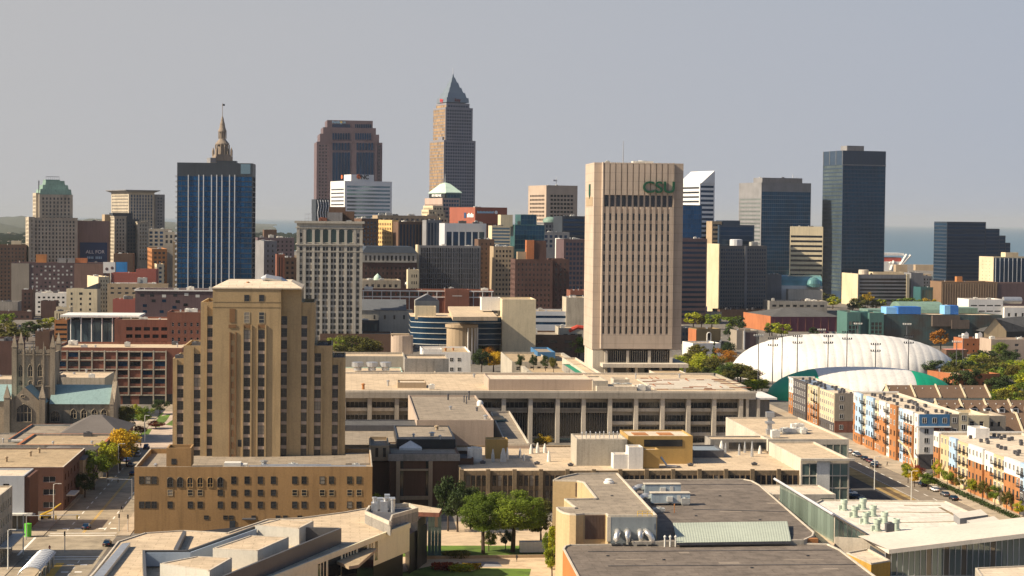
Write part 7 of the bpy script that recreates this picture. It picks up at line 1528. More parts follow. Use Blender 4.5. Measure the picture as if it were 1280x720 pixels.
# ---- brown roofed townhouses
def townhouse(name, label, ufl, ufr, vridge, veave, D, dorm, d=14, group='brown roofed townhouse rows'):
    b = B(name, label, 'townhouses', ufl, veave, D, 5, group=None)
    x0, zE = b.hit(ufl, veave); x1, _ = b.hit(ufr, veave); zR = b.hit((ufl + ufr) / 2, vridge, d / 2)[1]
    b.box(x0 + .3, x1 - .3, .5, d - .5, 0, zE - .1, m['cream'] if dorm < 0 else m['unitw'], fr=W(4, 3.2, .3, .5, m=(2, 2), mt=.9), par=0)
    SH = RF['shingle']
    bm = NB(); quad(bm, (x0, -.3, zE), (x1, -.3, zE), (x1, d / 2, zR), (x0, d / 2, zR)); quad(bm, (x0, d / 2, zR), (x1, d / 2, zR), (x1, d + .3, zE), (x0, d + .3, zE))
    b.part('gable_roof', bm, SH)
    bm = NB()
    for xx in (x0 + .32, x1 - .32): poly(bm, [(xx, .5, zE - .1), (xx, d - .5, zE - .1), (xx, d / 2, zR - .1)])
    b.part('gable_wall', bm, m['cream'])
    n = max(1, round((x1 - x0) / 9.5))
    for i in range(0, n + 1):
        xx = x0 + (x1 - x0) * i / n; bm = NB()
        v_ = [(-.45, zE - .2), (d / 2, zR - .1), (d / 2, zR + .55), (-.45, zE + .5)]
        fA = [bm.verts.new((xx - .28, p[0], p[1])) for p in v_]; fB = [bm.verts.new((xx + .28, p[0], p[1])) for p in v_]
        bm.faces.new(fA[::-1]); bm.faces.new(fB); [bm.faces.new((fA[k], fA[(k + 1) % 4], fB[(k + 1) % 4], fB[k])) for k in range(4)]
        b.part('party_wall', bm, m['cream'])
    if dorm > 0:
        for i in range(dorm):
            xx = x0 + (x1 - x0) * (i + .5) / dorm; zc = zE + (zR - zE) * .22; yc = d / 2 * .12
            bm = NB(); bx(bm, xx - 1.2, xx + 1.2, yc, yc + 3.2, zc - .3, zc + 1.4); q_ = b.part('dormer', bm, m['white'])
            bm = NB(); quad(bm, (xx - 1.5, yc - .3, zc + 1.3), (xx, yc - .3, zc + 2.3), (xx, yc + 4, zc + 2.3), (xx - 1.5, yc + 4, zc + 1.3)); quad(bm, (xx, yc - .3, zc + 2.3), (xx + 1.5, yc - .3, zc + 1.3), (xx + 1.5, yc + 4, zc + 1.3), (xx, yc + 4, zc + 2.3)); obj('dormer_roof', bm, SH, q_)
            bm = NB(); bx(bm, xx - .7, xx + .7, yc - .06, yc - .01, zc + .1, zc + 1.1); obj('pane', bm, GL['dark'], q_)
    for i in range(n * 3): xx = x0 + (x1 - x0) * (i + .3) / (n * 3); bm = NB(); yv = d / 2 * .7; bx(bm, xx - .15, xx + .15, yv, yv + .3, zE + (zR - zE) * .7, zE + (zR - zE) * .7 + .5); b.part('roof_vent', bm, m['white'])
    return b
townhouse('townhouse_row', 'farthest row of townhouses with brown gabled roof just before the striped dome', 1113, 1238, 481.5, 497, 742, 0)
townhouse('townhouse_row', 'middle row of townhouses with small white dormers in the brown roof', 1176, 1330, 500, 519, 680, 9, 15)
townhouse('townhouse_row', 'nearest row of townhouses with plain brown roof and pale wall below it', 1218, 1340, 517, 542, 640, 0, 15)

# ---- left street blocks
b = B('brick_corner_shops', 'dark brick corner block with a broad tan roof and white framed bay windows', 'building', 79, 584, 510, 5)
rbb(b, -60, 584, 79, 560, 12, m['brown'] and mat('red_brown_brick', (.12, .055, .038), .9, .14), roof=RF['tan'], par=.35, cap=m['concl'], fr=W(5.5, 3.9, .6, .45, 'blind', m=(1, 1), mt=1.6, fr=m['white'], n=(2, 1)), ri=W(5.5, 3.9, .4, .5, 'blind', m=(1, 1), mt=1.4)); x = b.last
for u, v in ((38, 570), (49, 566), (8, 577)): xx, yy = b.hitz(u, v, 11.7); b.vent(xx, yy, 11.7, .35, 1.1, m['tan'])
b.part('awning', solid(x[1] + .02, x[1] + 2.4, x[2] + 5, x[2] + 14, 3.4, 3.7), m['unitw'])
b = B('gray_panel_flats', 'pale gray metal clad flats with small square windows and a white roof', 'building', 33, 595, 480, 5)
rbb(b, -60, 595, 30, 585.5, 14, mat('pale_gray_cladding', (.42, .44, .47), .6, .06), roof=RF['white'], par=.4, fr=W(4.5, 3.4, .32, .5, 'dark', m=(1, 2), mt=1.2, fr=m['white']), ri=W(3.5, 3.4, .4, .5, 'dark', m=(.5, .5), mt=1.2)); x = b.last
b.part('brick_side', solid(x[1] + .02, x[1] + 1.2, x[2] + 1, x[3] - .1, 0, 13.6), MATS['red_brown_brick']); b.part('shop_canopy', solid(x[1] - 12, x[1] + 2.2, x[2] - 2, x[2] - .02, 4.2, 4.6), m['unitw'])
for i in range(5): b.part('shop_window', solid(x[1] - 11.5 + i * 2.5, x[1] - 9.4 + i * 2.5, x[2] - .12, x[2] - .02, .5, 3.8), GL['blind'])
b = B('brown_corner_flats', 'tan and dark brown flats with window rows in the bottom left corner', 'building', 15, 607, 448, 5)
(xr, yb_), (_, yf) = b.hitz(15.5, 607, 16), b.hitz(-5, 622, 16); 
b.box(xr - 30, xr, yf, yb_, 0, 16, m['stone'], roof=RF['white'], par=.4, ri=W(3.2, 3.6, .5, .5, 'dark', m=(.6, .6), mt=1.5, fr=m['white']), fr=W(4, 3.6, .4, .5)); b.part('brown_front', solid(xr - 30, xr - .4, yf - .4, yf - .02, 0, 15.6), MATS['chocolate_brick']); b.part('street_canopy', solid(xr + .02, xr + 3, yf, yb_, 4.3, 4.6), m['unit'])
b = B('dark_roofed_shops', 'tan walled shops with a dark gray low roof along the left pavement', 'building', 103, 575, 545, 5)
rbb(b, 40, 575, 104, 558, 10, m['tan'], roof=RF['dark'], par=.3, ri=W(4, 5, .5, .6, 'dark', m=(1, 1), mt=1.5), fr=W(4, 4, .4, .5)); x = b.last
bm = NB(); loft(bm, [((x[0] + x[1]) / 2, (x[2] + x[3]) / 2, (x[1] - x[0]) / 2 + .5, (x[3] - x[2]) / 2 + .5, 10.02), ((x[0] + x[1]) / 2, (x[2] + x[3]) / 2, (x[1] - x[0]) / 2 - 6, 1, 12)]); b.part('hip_roof', bm, RF['shing2'])
b = B('red_edged_hall', 'low hall with a pale tan roof edged in red brick', 'building', 129, 556, 580, 5)
rbb(b, 20, 556, 129, 542, 10, m['concd'], roof=RF['tan'], par=.6, cap=m['bricko'], pt=.9); b.clutter(1, vents=2)
b = B('hip_roofed_house', 'wide brick house with a gray hipped roof beside the church', 'house', 72, 545, 612, 5)
rbb(b, 73, 545, 151, 530, 8.5, m['brick'], par=0); x = b.last
bm = NB(); cx, cy = (x[0] + x[1]) / 2, (x[2] + x[3]) / 2; loft(bm, [(cx, cy, (x[1] - x[0]) / 2 + .7, (x[3] - x[2]) / 2 + .7, 8.52), (cx, cy, (x[1] - x[0]) / 2 - 8, 2, 13.4)]); b.part('hip_roof', bm, RF['shing2'])
b = B('parish_flat_block', 'low flat roofed block with teal gray walls and red coping in front of the church', 'building', 8, 552, 590, 5)
rbb(b, 10, 549, 76, 530, 8.5, mat('teal_gray_render', (.26, .28, .27), .8, .1), roof=RF['gray'], par=.7, cap=m['bricko']); rbb(b, -60, 556, 36, 541, 8, m['concd'], roof=RF['gray'], par=.5); b.clutter(1)
for u, v in ((14, 552), (60, 550)): xx, yy = b.hitz(u, v, 8); b.part('skylight', solid(xx, xx + 3.5, yy, yy + 1.6, 8, 8.5), m['unitw'])
# ---- church
b = B('gothic_church', 'gray stone gothic church with a square pinnacled tower and blue green copper nave roof', 'church', 16, 447, 665, 5)
ST2 = mat('soot_stained_limestone', (.34, .28, .205), .95, .25); CU = mat('blue_green_copper', (.22, .33, .33), .7, .12)
b.pbox(None, 17, 67, 441, d=14, m=ST2, roof=RF['dark'], par=1); x = b.last; xm = (x[0] + x[1]) / 2
def pinn(xx, yy, r, z0_, z1, nm='pinnacle'):
    bm = NB(); bx(bm, xx - r, xx + r, yy - r, yy + r, z0_, z0_ + max((z1 - z0_) * .62, z1 - z0_ - 4.5)); loft(bm, [(xx, yy, r * 1.15, r * 1.15, z0_ + max((z1 - z0_) * .62, z1 - z0_ - 4.5)), (xx, yy, .05, .05, z1)]); b.part(nm, bm, ST2)
zt_ = x[5]
for xx in (x[0] + .3, x[1] - .3):
    for yy in (x[2] + .3, x[3] - .3): pinn(xx, yy, .85, 0 if yy < 5 else zt_ - 4, zt_ + 6.5)
for i in range(1, 4):
    xx = x[0] + (x[1] - x[0]) * i / 4; pinn(xx, -.1, .3, zt_ - 14, zt_ + 4)
for k_ in range(9): xx = x[0] + 1.8 + (x[1] - x[0] - 3.6) * k_ / 8; b.part('battlement', solid(xx - .45, xx + .45, -.25, .3, zt_, zt_ + 1.3 + (k_ % 2)), ST2)
for z_ in (zt_ - .8, zt_ - 12): b.part('string_course', solid(x[0] - .3, x[1] + .3, -.35, -.02, z_, z_ + .4), ST2)
def gothic(u, v, w_, h_, yo=0, nm='pointed_window'):
    xc, zc = b.hit(u, v, yo); pts = [(xc - w_ / 2, zc - h_ / 2), (xc + w_ / 2, zc - h_ / 2), (xc + w_ / 2, zc + h_ * .2), (xc + w_ * .3, zc + h_ * .38), (xc, zc + h_ / 2), (xc - w_ * .3, zc + h_ * .38), (xc - w_ / 2, zc + h_ * .2)]
    bm = NB(); bm.faces.new([bm.verts.new((p[0], yo - .05, p[1])) for p in pts]); q_ = b.part(nm, bm, GL['dark'])
    bm = NB(); [tube(bm, [(p[0], yo - .12, p[1]), (q[0], yo - .12, q[1])], .14, 4) for p, q in zip(pts, pts[1:] + pts[:1])]; tube(bm, [(xc, yo - .1, zc - h_ / 2), (xc, yo - .1, zc + h_ / 2)], .08, 4); tube(bm, [(xc - w_ / 2, yo - .1, zc), (xc + w_ / 2, yo - .1, zc)], .07, 4)
    if w_ > 3: [tube(bm, [(xc + t, yo - .1, zc - h_ / 2), (xc + t, yo - .1, zc + h_ * .3)], .08, 4) for t in (-w_ / 4, w_ / 4)]
    obj('tracery', bm, ST2, q_)
for u in (26, 38, 50): gothic(u, 463, 1.7, 4.6); gothic(u, 478.5, 1.5, 1.6)
# front gable
zg0, zg1 = b.hit(32, 505, -14)[1], b.hit(32, 484, -14)[1]; xa_, xb_ = b.hit(9, 500, -14)[0], b.hit(53, 500, -14)[0]; xg = (xa_ + xb_) / 2
bm = NB(); f1 = [(xa_, 0), (xb_, 0), (xb_, zg0), (xg, zg1), (xa_, zg0)]
A = [bm.verts.new((p[0], -14, p[1])) for p in f1]; Bv = [bm.verts.new((p[0], -.5, p[1])) for p in f1]; bm.faces.new(A); [bm.faces.new((A[k], Bv[k], Bv[(k + 1) % 5], A[(k + 1) % 5])) for k in range(5)]
b.part('gable_front', bm, ST2)
bm = NB(); [quad(bm, (sx_, -13.4, zg0 - .2), (xg, -13.4, zg1 + .05), (xg, -.5, zg1 + .05), (sx_, -.5, zg0 - .2)) for sx_ in (xa_ - .3, xb_ + .3)]; b.part('gable_roof', bm, CU)
gothic(30, 516, 5.2, 6.4, -14); gothic(28.5, 495, 1.5, .9, -14)
for xx in (xa_, xb_): pinn(xx, -14, 1.0, 0, b.hit(50, 481, -14)[1])
# nave
zE, zR = b.hit(100, 505, -4)[1], b.hit(100, 481, 3)[1]; xa_, xb_ = b.hit(64, 490, 0)[0], b.hit(139, 490, 0)[0]
b.box(xa_, xb_, -4, 12, 0, zE - .05, ST2, par=0)
bm = NB(); quad(bm, (xa_, -4.5, zE), (xb_, -4.5, zE), (xb_, 4, zR), (xa_, 4, zR)); quad(bm, (xa_, 4, zR), (xb_, 4, zR), (xb_, 12.5, zE), (xa_, 12.5, zE)); b.part('nave_roof', bm, CU)
for u in (92, 105, 118, 130): gothic(u, 517, 2.0, 3.4, -4)
b.box(xa_ + 3, xb_ - 1, -9, -4.02, 0, zE - 7, ST2, par=0, roof=CU)
for u in (70, 88): gothic(u - 1, 520, 3.2, 4, -9) if u == 70 else None
xc = b.hit(141, 480, -3)[0]; bm = NB(); f1 = [(-5.5, 0), (13, 0), (13, zE), (4, zR + 1.8), (-5.5, zE)]
A = [bm.verts.new((xc - .8, p[0], p[1])) for p in f1]; Bv = [bm.verts.new((xc + .8, p[0], p[1])) for p in f1]; bm.faces.new(A[::-1]); bm.faces.new(Bv); [bm.faces.new((A[k], A[(k + 1) % 5], Bv[(k + 1) % 5], Bv[k])) for k in range(5)]; b.part('end_gable', bm, ST2)
for yy, zz3 in ((-5.5, zE + 4.5), (4, zR + 5), (13, zE + 4.5)): pinn(xc, yy, .7, 0, zz3)
bm = NB(); xq, _ = b.hit(-10, 490); x2q = b.hit(15, 490)[0]; quad(bm, (xq, -4.5, zE + 1), (x2q, -4.5, zE + 1), (x2q, 4, zR), (xq, 4, zR)); b.part('transept_roof', bm, CU); b.box(xq, x2q, -4, 10, 0, zE + .9, ST2, par=0)
pinn(b.hit(75, 478, 9)[0], 9, .9, 10, b.hit(75, 469, 9)[1])
# ------------------------------------------------------------------ trees
def leafmat(name, c, c2, c3):
    mm = bpy.data.materials.new(name); MATS[name] = mm; mm.use_nodes = True; nt = mm.node_tree; nt.nodes.clear(); L = nt.links.new
    out = nt.nodes.new('ShaderNodeOutputMaterial'); bs = nt.nodes.new('ShaderNodeBsdfPrincipled'); bs.inputs['Roughness'].default_value = .65; bs.inputs['Specular IOR Level'].default_value = .2
    tr = nt.nodes.new('ShaderNodeBsdfTranslucent'); ms = nt.nodes.new('ShaderNodeMixShader'); ms.inputs[0].default_value = .28
    oi = nt.nodes.new('ShaderNodeObjectInfo'); ge = nt.nodes.new('ShaderNodeNewGeometry'); tc = nt.nodes.new('ShaderNodeTexCoord'); no = nt.nodes.new('ShaderNodeTexNoise'); no.inputs['Scale'].default_value = .35
    L(tc.outputs['Object'], no.inputs['Vector'])
    a = nt.nodes.new('ShaderNodeMath'); a.operation = 'MULTIPLY_ADD'; a.inputs[1].default_value = .30; L(ge.outputs['Random Per Island'], a.inputs[0])
    b2 = nt.nodes.new('ShaderNodeMath'); b2.operation = 'MULTIPLY_ADD'; b2.inputs[1].default_value = .9; b2.inputs[2].default_value = -.3; L(no.outputs['Fac'], b2.inputs[0]); L(b2.outputs[0], a.inputs[2])
    a3 = nt.nodes.new('ShaderNodeMath'); a3.operation = 'MULTIPLY_ADD'; a3.inputs[1].default_value = .35; L(oi.outputs['Random'], a3.inputs[0]); L(a.outputs[0], a3.inputs[2])
    rp = nt.nodes.new('ShaderNodeValToRGB'); e = rp.color_ramp.elements; e[0].position = .15; e[0].color = (*c, 1); e[1].position = .9; e[1].color = (*c3, 1); q = e.new(.5); q.color = (*c2, 1)
    L(a3.outputs[0], rp.inputs[0]); L(rp.outputs[0], bs.inputs['Base Color']); L(rp.outputs[0], tr.inputs[0]); L(bs.outputs[0], ms.inputs[1]); L(tr.outputs[0], ms.inputs[2]); L(ms.outputs[0], out.inputs[0]); return mm
LEAF = dict(green=leafmat('green_leaves', (.07, .11, .012), (.16, .22, .02), (.30, .33, .03)), olive=leafmat('olive_leaves', (.06, .065, .015), (.12, .115, .02), (.20, .15, .02)),
            yellow=leafmat('yellow_leaves', (.22, .16, .01), (.50, .32, .015), (.70, .42, .02)), lime=leafmat('lime_leaves', (.14, .18, .012), (.32, .34, .02), (.48, .42, .02)),
            dark=leafmat('dark_leaves', (.025, .045, .013), (.045, .07, .02), (.08, .10, .025)), orange=leafmat('orange_leaves', (.22, .08, .01), (.40, .17, .02), (.5, .28, .04)), red=leafmat('red_leaves', (.10, .015, .01), (.24, .04, .02), (.35, .10, .04)))
BARK = mat('tree_bark', (.085, .06, .042), .95, .2)
def crown_mesh(seed, n, leaf, sp=1.0, clumps=22, conic=False):
    rn = random.Random(seed); bm = NB(); cl = []
    for i in range(clumps):
        while True:
            p = Vector((rn.uniform(-1, 1), rn.uniform(-1, 1), rn.uniform(-1, 1)))
            if .35 < p.length < .92: break
        if conic: h = rn.random(); a = rn.uniform(0, 6.28); rr = (1 - h) * .8 * rn.uniform(.5, 1); p = Vector((rr * math.cos(a), rr * math.sin(a), h * 2 - 1))
        cl.append((p, rn.uniform(*((.14, .27) if clumps > 40 else (.20, .36))) if not conic else rn.uniform(.1, .22)))
    for i in range(n):
        c, r = cl[rn.randrange(len(cl))]
        d = Vector((rn.gauss(0, 1), rn.gauss(0, 1), rn.gauss(0, 1))).normalized() * (rn.random() ** .45) * r * 1.25
        p = c + d
        if p.z < -.8: p.z = -.8 + rn.random() * .2
        nrm = (d.normalized() * .9 + Vector((rn.uniform(-1, 1), rn.uniform(-1, 1), rn.uniform(-.4, 1)))).normalized()
        a = nrm.cross(Vector((rn.uniform(-1, 1), rn.uniform(-1, 1), rn.uniform(-1, 1)))).normalized(); b2 = nrm.cross(a); s = leaf * rn.uniform(.6, 1.3)
        f = bm.faces.new([bm.verts.new(p + a * s * x + b2 * s * y * .8) for x, y in ((-1, 0), (-.2, -.8), (1, 0), (-.2, .8))])
    me = bpy.data.meshes.new('crown'); bm.to_mesh(me); bm.free(); return me, cl
def trunk_mesh(seed, cl, hb):
    rn = random.Random(seed); bm = NB(); tube(bm, [(0, 0, -1 - hb), (.01, .02, -1), (.03, 0, -.4), (.0, .02, .1)], [.075, .06, .045, .025], 7)
    for p, r in cl[:9]: z0 = rn.uniform(-1.0, -.3); tube(bm, [(0, 0, z0), tuple(Vector((0, 0, z0)).lerp(p, .5) + Vector((0, 0, -.05))), tuple(p)], [.035, .022, .008], 5)
    me = bpy.data.meshes.new('trunk'); bm.to_mesh(me); bm.free(); me.materials.append(BARK); return me
TM = {}
def tree(x, y, h, wd, kind, label, group=None, lod=0, name='tree', hb=.35, z=0, conic=False, var=None):
    """h total height, wd crown width; unit crown spans -1..1"""
    var = random.randrange(4) if var is None else var
    k = (kind, lod, var, conic)
    if k not in TM:
        n, leaf, cm = ((950, .115, 13), (3000, .068, 22), (26000, .028, 60))[lod]
        me, cl = crown_mesh(sum(map(ord, kind)) + lod * 7 + var * 31, n, leaf, clumps=cm, conic=conic); me.materials.append(LEAF[kind]); TM[k] = (me, trunk_mesh(var, cl, hb * 2))
    cm_, tm_ = TM[k]; t = empty(name, (x, y, z), random.uniform(0, 6.28), label, 'tree', group)
    sz = h / (2 + hb * 2); zc = h - sz
    for nm, me in (('crown', cm_), ('trunk', tm_)):
        o = bpy.data.objects.new(nm, me); COL.objects.link(o); o.parent = t; o.location = (0, 0, zc); o.scale = (wd / 2, wd / 2, sz)
    return t
def treepx(u, vb_, D, h, wd, kind, label, group=None, lod=0, **k):
    p = P(u, vb_, D); return tree(p.x, p.y, h, wd, kind, label, group, lod, **k)
# near pair
p = G(604, 692); tree(p.x, p.y, 14.5, 13.5, 'green', 'left one of two big lawn trees, slimmer with a bare lower trunk', 'big trees on the campus lawn', 2, 'broadleaf_tree', .55)
p = G(641, 690); tree(p.x, p.y, 15.0, 16.5, 'green', 'right one of two big green trees on the campus lawn, with the broader crown', 'big trees on the campus lawn', 2, 'broadleaf_tree', .5, var=1)
for (u, v, h, w_, kd, lab) in ((676, 684, 12, 8, 'olive', 'olive tree behind the big lawn trees by the curved tan corner'), (572, 665, 13, 8, 'dark', 'dark tree in the shade beside the brown brick block'), (560, 664, 14, 7, 'dark', 'very dark slim tree hugging the brown brick block'), (588, 662, 11, 6, 'dark', 'dark round tree left of the big lawn trees'), (611, 689, 5, 4, 'green', 'small low tree at the foot of the slimmer lawn tree'), (632, 688, 5, 3.5, 'dark', 'small dark bush tree between the two big lawn trees'), (690, 722, 9, 4.5, 'lime', 'lime green tree against the curved tan wall'), (686, 702, 7, 3, 'green', 'small tree squeezed by the tan corner of the sports hall')):  # dark leaves beside the brown block also stand in for its shadow
    p = G(u, v); tree(p.x, p.y, h, w_, kd, lab, None, 1, 'broadleaf_tree')
# left street row
for (u, v, h, w_, kd, lab) in ((117, 612, 9.5, 9, 'green', 'bright green street tree nearest the brick corner shops'), (134, 597, 9, 8, 'lime', 'yellow green street tree in the middle of the left pavement row'), (150, 588, 11, 9.5, 'yellow', 'golden yellow street tree'), (152, 575, 10, 8, 'lime', 'lime street tree just behind the golden yellow one'), (158, 582, 7, 6, 'olive', 'small olive street tree right of the golden yellow one'), (106, 622, 6, 6, 'dark', 'dark low tree by the brick corner shops')):
    p = G(u, v); tree(p.x, p.y, h * 1.2, w_ * 1.2, kd, lab, 'street trees on the left pavement', 1, 'street_tree')
for (u, v, h, w_, kd, lab) in ((157, 525, 6, 9, 'olive', 'olive garden tree beside the church end'), (181, 536, 9, 7, 'green', 'green garden tree in front of the brick grid building'), (200, 518, 6, 8, 'dark', 'dark garden tree near the grid building doors'), (195, 536, 3, 7, 'red', 'low red and orange garden shrub tree'), (172, 524, 6, 6, 'lime', 'light green garden tree by the church'), (176, 545, 4, 5, 'red', 'small reddish garden tree by the path'), (157, 548, 12, 9, 'olive', 'brownish tree in front of the church end gable'), (150, 545, 9, 7, 'dark', 'dark tree tucked against the hipped house')):
    p = G(u, v); tree(p.x, p.y, h, w_, kd, lab, None, 1, 'garden_tree')
# mid trees by photo position (u, v of crown centre, distance, height, width)
MID = [(440, 431, 905, 12, 22, 'olive', 'wide olive tree crown right of the buff tower shoulder'), (428, 430, 900, 11, 14, 'green', 'green tree touching the buff tower shoulder'), (460, 434, 900, 10, 14, 'olive', 'olive tree at the right end of the clump by the buff tower'),
 (594, 435, 890, 9, 12, 'green', 'green tree right of the small white block'), (602, 448, 820, 10, 8, 'dark', 'dark narrow tree beside the golden yellow tree'), (617, 449, 830, 9, 9, 'yellow', 'golden yellow tree right of the small white block'), (613, 441, 850, 8, 8, 'orange', 'orange tree behind the golden yellow tree'), (568, 472, 770, 7, 8, 'olive', 'olive tree at the foot of the small white block'),
 (650, 451, 800, 7, 4, 'dark', 'first small dark tree on the tan terrace'), (667, 451, 800, 6.5, 4, 'dark', 'second small dark tree on the tan terrace'), (682, 452, 800, 6.5, 4.5, 'dark', 'third small dark tree on the tan terrace'), (692, 453, 800, 7, 4, 'olive', 'fourth small olive tree on the tan terrace'), (724, 432, 900, 11, 12, 'green', 'green tree against the left side of the ribbed tower'), (733, 427, 880, 10, 9, 'olive', 'olive tree just left of the ribbed tower'),
 (677, 546, 655, 6, 7, 'yellow', 'yellow tree in the courtyard before the tall columns'), (690, 556, 630, 4, 9, 'lime', 'low lime hedge tree in the courtyard'), (703, 558, 628, 4, 8, 'green', 'low green hedge tree in the courtyard'), (437, 523, 640, 4, 5, 'green', 'small green tree on the terrace right of the buff tower'), (474, 621, 500, 7, 5, 'lime', 'small lime tree by the brown brick block'),
 (867, 397, 1180, 11, 12, 'lime', 'yellow green tree left of the small white hut'), (890, 399, 1170, 10, 12, 'green', 'green tree before the small white hut'), (877, 400, 1190, 9, 9, 'olive', 'olive tree between two lighter ones near the hut'), (913, 402, 1150, 10, 13, 'green', 'green tree on the edge of the parking lot'), (925, 404, 1140, 9, 10, 'dark', 'dark tree left of the purple warehouse end'),
 (977, 411, 1060, 9, 12, 'lime', 'lime yellow tree just behind the left crest of the dome'), (965, 409, 1070, 8, 9, 'green', 'green tree beside the lime one behind the dome'), (962, 412, 1060, 6, 7, 'dark', 'small dark tree behind the left dome edge'), (1018, 414, 1050, 5, 7, 'dark', 'small dark tree in the car park by the purple warehouse'),
 (914, 418, 980, 11, 9, 'dark', 'dark tree beside the arched brick chapel'), (911, 437, 900, 9, 9, 'dark', 'dark tree below the small black office'), (893, 440, 860, 11, 5, 'dark', 'pointed blue green conifer in front of the white shop'),
 (868, 450, 835, 10, 13, 'olive', 'olive tree on the slope right of the ribbed tower'), (880, 454, 820, 11, 13, 'lime', 'bright lime tree on the slope right of the ribbed tower'), (893, 458, 815, 10, 12, 'olive', 'olive tree in the middle of the slope clump'), (904, 446, 850, 9, 11, 'orange', 'orange brown tree near the white shop'), (912, 463, 805, 9, 13, 'green', 'green tree near the end of the slope clump'), (926, 464, 800, 9, 12, 'olive', 'olive tree near the left foot of the striped dome'), (938, 467, 795, 7, 10, 'red', 'reddish shrub like tree left of the striped dome'), (872, 438, 880, 8, 10, 'olive', 'olive tree right behind the white corner shop'), (900, 470, 790, 6, 10, 'green', 'low green tree beside the roof edge road'), (885, 466, 800, 6, 8, 'dark', 'dark low tree beside the roof edge road'),
 (1028, 372, 1480, 12, 18, 'olive', 'olive tree below the tall blue tower'), (1016, 374, 1490, 9, 11, 'orange', 'brown tree left of the tall blue tower foot'), (1041, 376, 1450, 10, 12, 'lime', 'lime tree in front of the tall blue tower'), (1075, 379, 1400, 12, 14, 'olive', 'olive tree before the slatted block'), (1085, 374, 1400, 12, 9, 'yellow', 'tall yellow tree before the slatted block'), (1095, 380, 1390, 9, 11, 'olive', 'small olive tree right of the tall yellow one'), (1066, 382, 1390, 10, 10, 'dark', 'dark tree at the left foot of the slatted block'), (1102, 378, 1410, 8, 9, 'lime', 'pale tree below the slats at right'), (1135, 377, 1420, 9, 20, 'green', 'green tree row end below the gray lift block'), (1122, 379, 1420, 8, 12, 'dark', 'dark tree beneath the slatted block end'), (1162, 378, 1420, 9, 10, 'yellow', 'yellow orange tree below the green glass annex'),
 (1176, 422, 1010, 11, 10, 'orange', 'orange brown tree in front of the teal factory'), (1250, 436, 880, 8, 8, 'green', 'green tree before the tan corner block'), (1262, 447, 860, 9, 12, 'dark', 'dark tree at the foot of the tan corner block'),
 (1172, 462, 900, 11, 16, 'dark', 'dark bushy tree at the right foot of the big dome'), (1186, 468, 890, 10, 13, 'olive', 'olive tree right of the big dome foot'), (1205, 458, 880, 9, 16, 'green', 'green tree between the dome and the orange hall'), (1222, 452, 885, 9, 15, 'lime', 'lime tree behind the orange brick hall'), (1240, 455, 880, 9, 16, 'olive', 'olive tree behind the orange brick hall'), (1258, 458, 875, 9, 14, 'green', 'green tree right behind the orange brick hall'), (1275, 462, 870, 10, 15, 'lime', 'lime tree at the right edge behind the orange hall'), (1228, 463, 850, 7, 13, 'dark', 'dark tree just above the orange hall roof'), (1250, 466, 845, 7, 13, 'dark', 'dark tree over the orange hall roof end'),
 (1243, 486, 770, 10, 13, 'dark', 'dark tree in front of the orange brick hall end'), (1260, 492, 760, 9, 14, 'lime', 'bright lime tree beside the townhouse roof end'), (1275, 490, 765, 10, 13, 'green', 'green tree at the right edge beside the townhouses'), (1250, 497, 755, 8, 12, 'green', 'low green tree by the townhouse roof end'), (1270, 500, 750, 7, 12, 'olive', 'low olive tree at right edge above the dormers'), (1195, 447, 905, 8, 8, 'dark', 'dark tree beside the salmon roofed stall'), (1230, 445, 890, 7, 13, 'dark', 'dark tree row before the tan corner block'),
 (6, 412, 1000, 12, 14, 'olive', 'olive tree at the far left edge by the parked cars'), (20, 418, 980, 11, 15, 'olive', 'broad olive tree behind the church tower'), (34, 412, 1000, 10, 14, 'dark', 'dark tree above the church tower parapet'), (48, 408, 1020, 9, 13, 'olive', 'olive tree left of the orange parking block'), (62, 403, 1040, 9, 9, 'lime', 'light green tree touching the orange parking block'), (5, 398, 1080, 9, 12, 'green', 'green tree at the far left edge behind the cars'),
 (1132, 447, 960, 6, 8, 'dark', 'hidden dark tree behind the dome middle')]
for (u, v, D, h, w_, kd, lab) in MID[:-1]:
    zb0 = 13.2 if 'terrace' in lab and D == 800 else 0
    Dn = (80 - zb0 - .62 * h) * F / (v - hor(u)) if D > 780 or 740 < u else D
    k_ = Dn / D; Dn = (80 - zb0 - .62 * h * k_) * F / (v - hor(u)) if Dn != D else D; p = P(u, v, Dn)
    tree(p.x, p.y, h * k_, w_ * k_, kd, lab, 'trees among the middle distance blocks', 0 if D > 950 else 1, conic='conifer' in lab, z=zb0)
rn = random.Random(31)
for i in range(44):
    u, v = rn.uniform(1168, 1285), rn.uniform(447, 466)
    if i > 26: u, v = rn.uniform(1238, 1290), rn.uniform(480, 508)
    D = 72 * F / (v + 8 - hor(u)); p = P(u, v, D); q = rn.random()
    tree(p.x, p.y, rn.uniform(8, 12), rn.uniform(9, 14), 'green' if q < .35 else 'olive' if q < .6 else 'dark' if q < .9 else 'lime', 'leafy tree in the dense grove around the orange brick hall', 'dense grove around the orange brick hall', 1 if i % 2 else 0, 'grove_tree')
for i in range(26):
    u = rn.uniform(852, 955); v = 440 + (u - 852) * .28 + rn.uniform(-4, 16); D = 74 * F / (v + 6 - hor(u)); p = P(u, v, D)
    tree(p.x, p.y, rn.uniform(6, 10), rn.uniform(7, 12), rn.choice(['olive', 'green', 'dark', 'lime', 'olive']), 'leafy tree in the grove sloping from the ribbed tower to the striped dome', 'grove between the ribbed tower and the striped dome', 1, 'grove_tree')
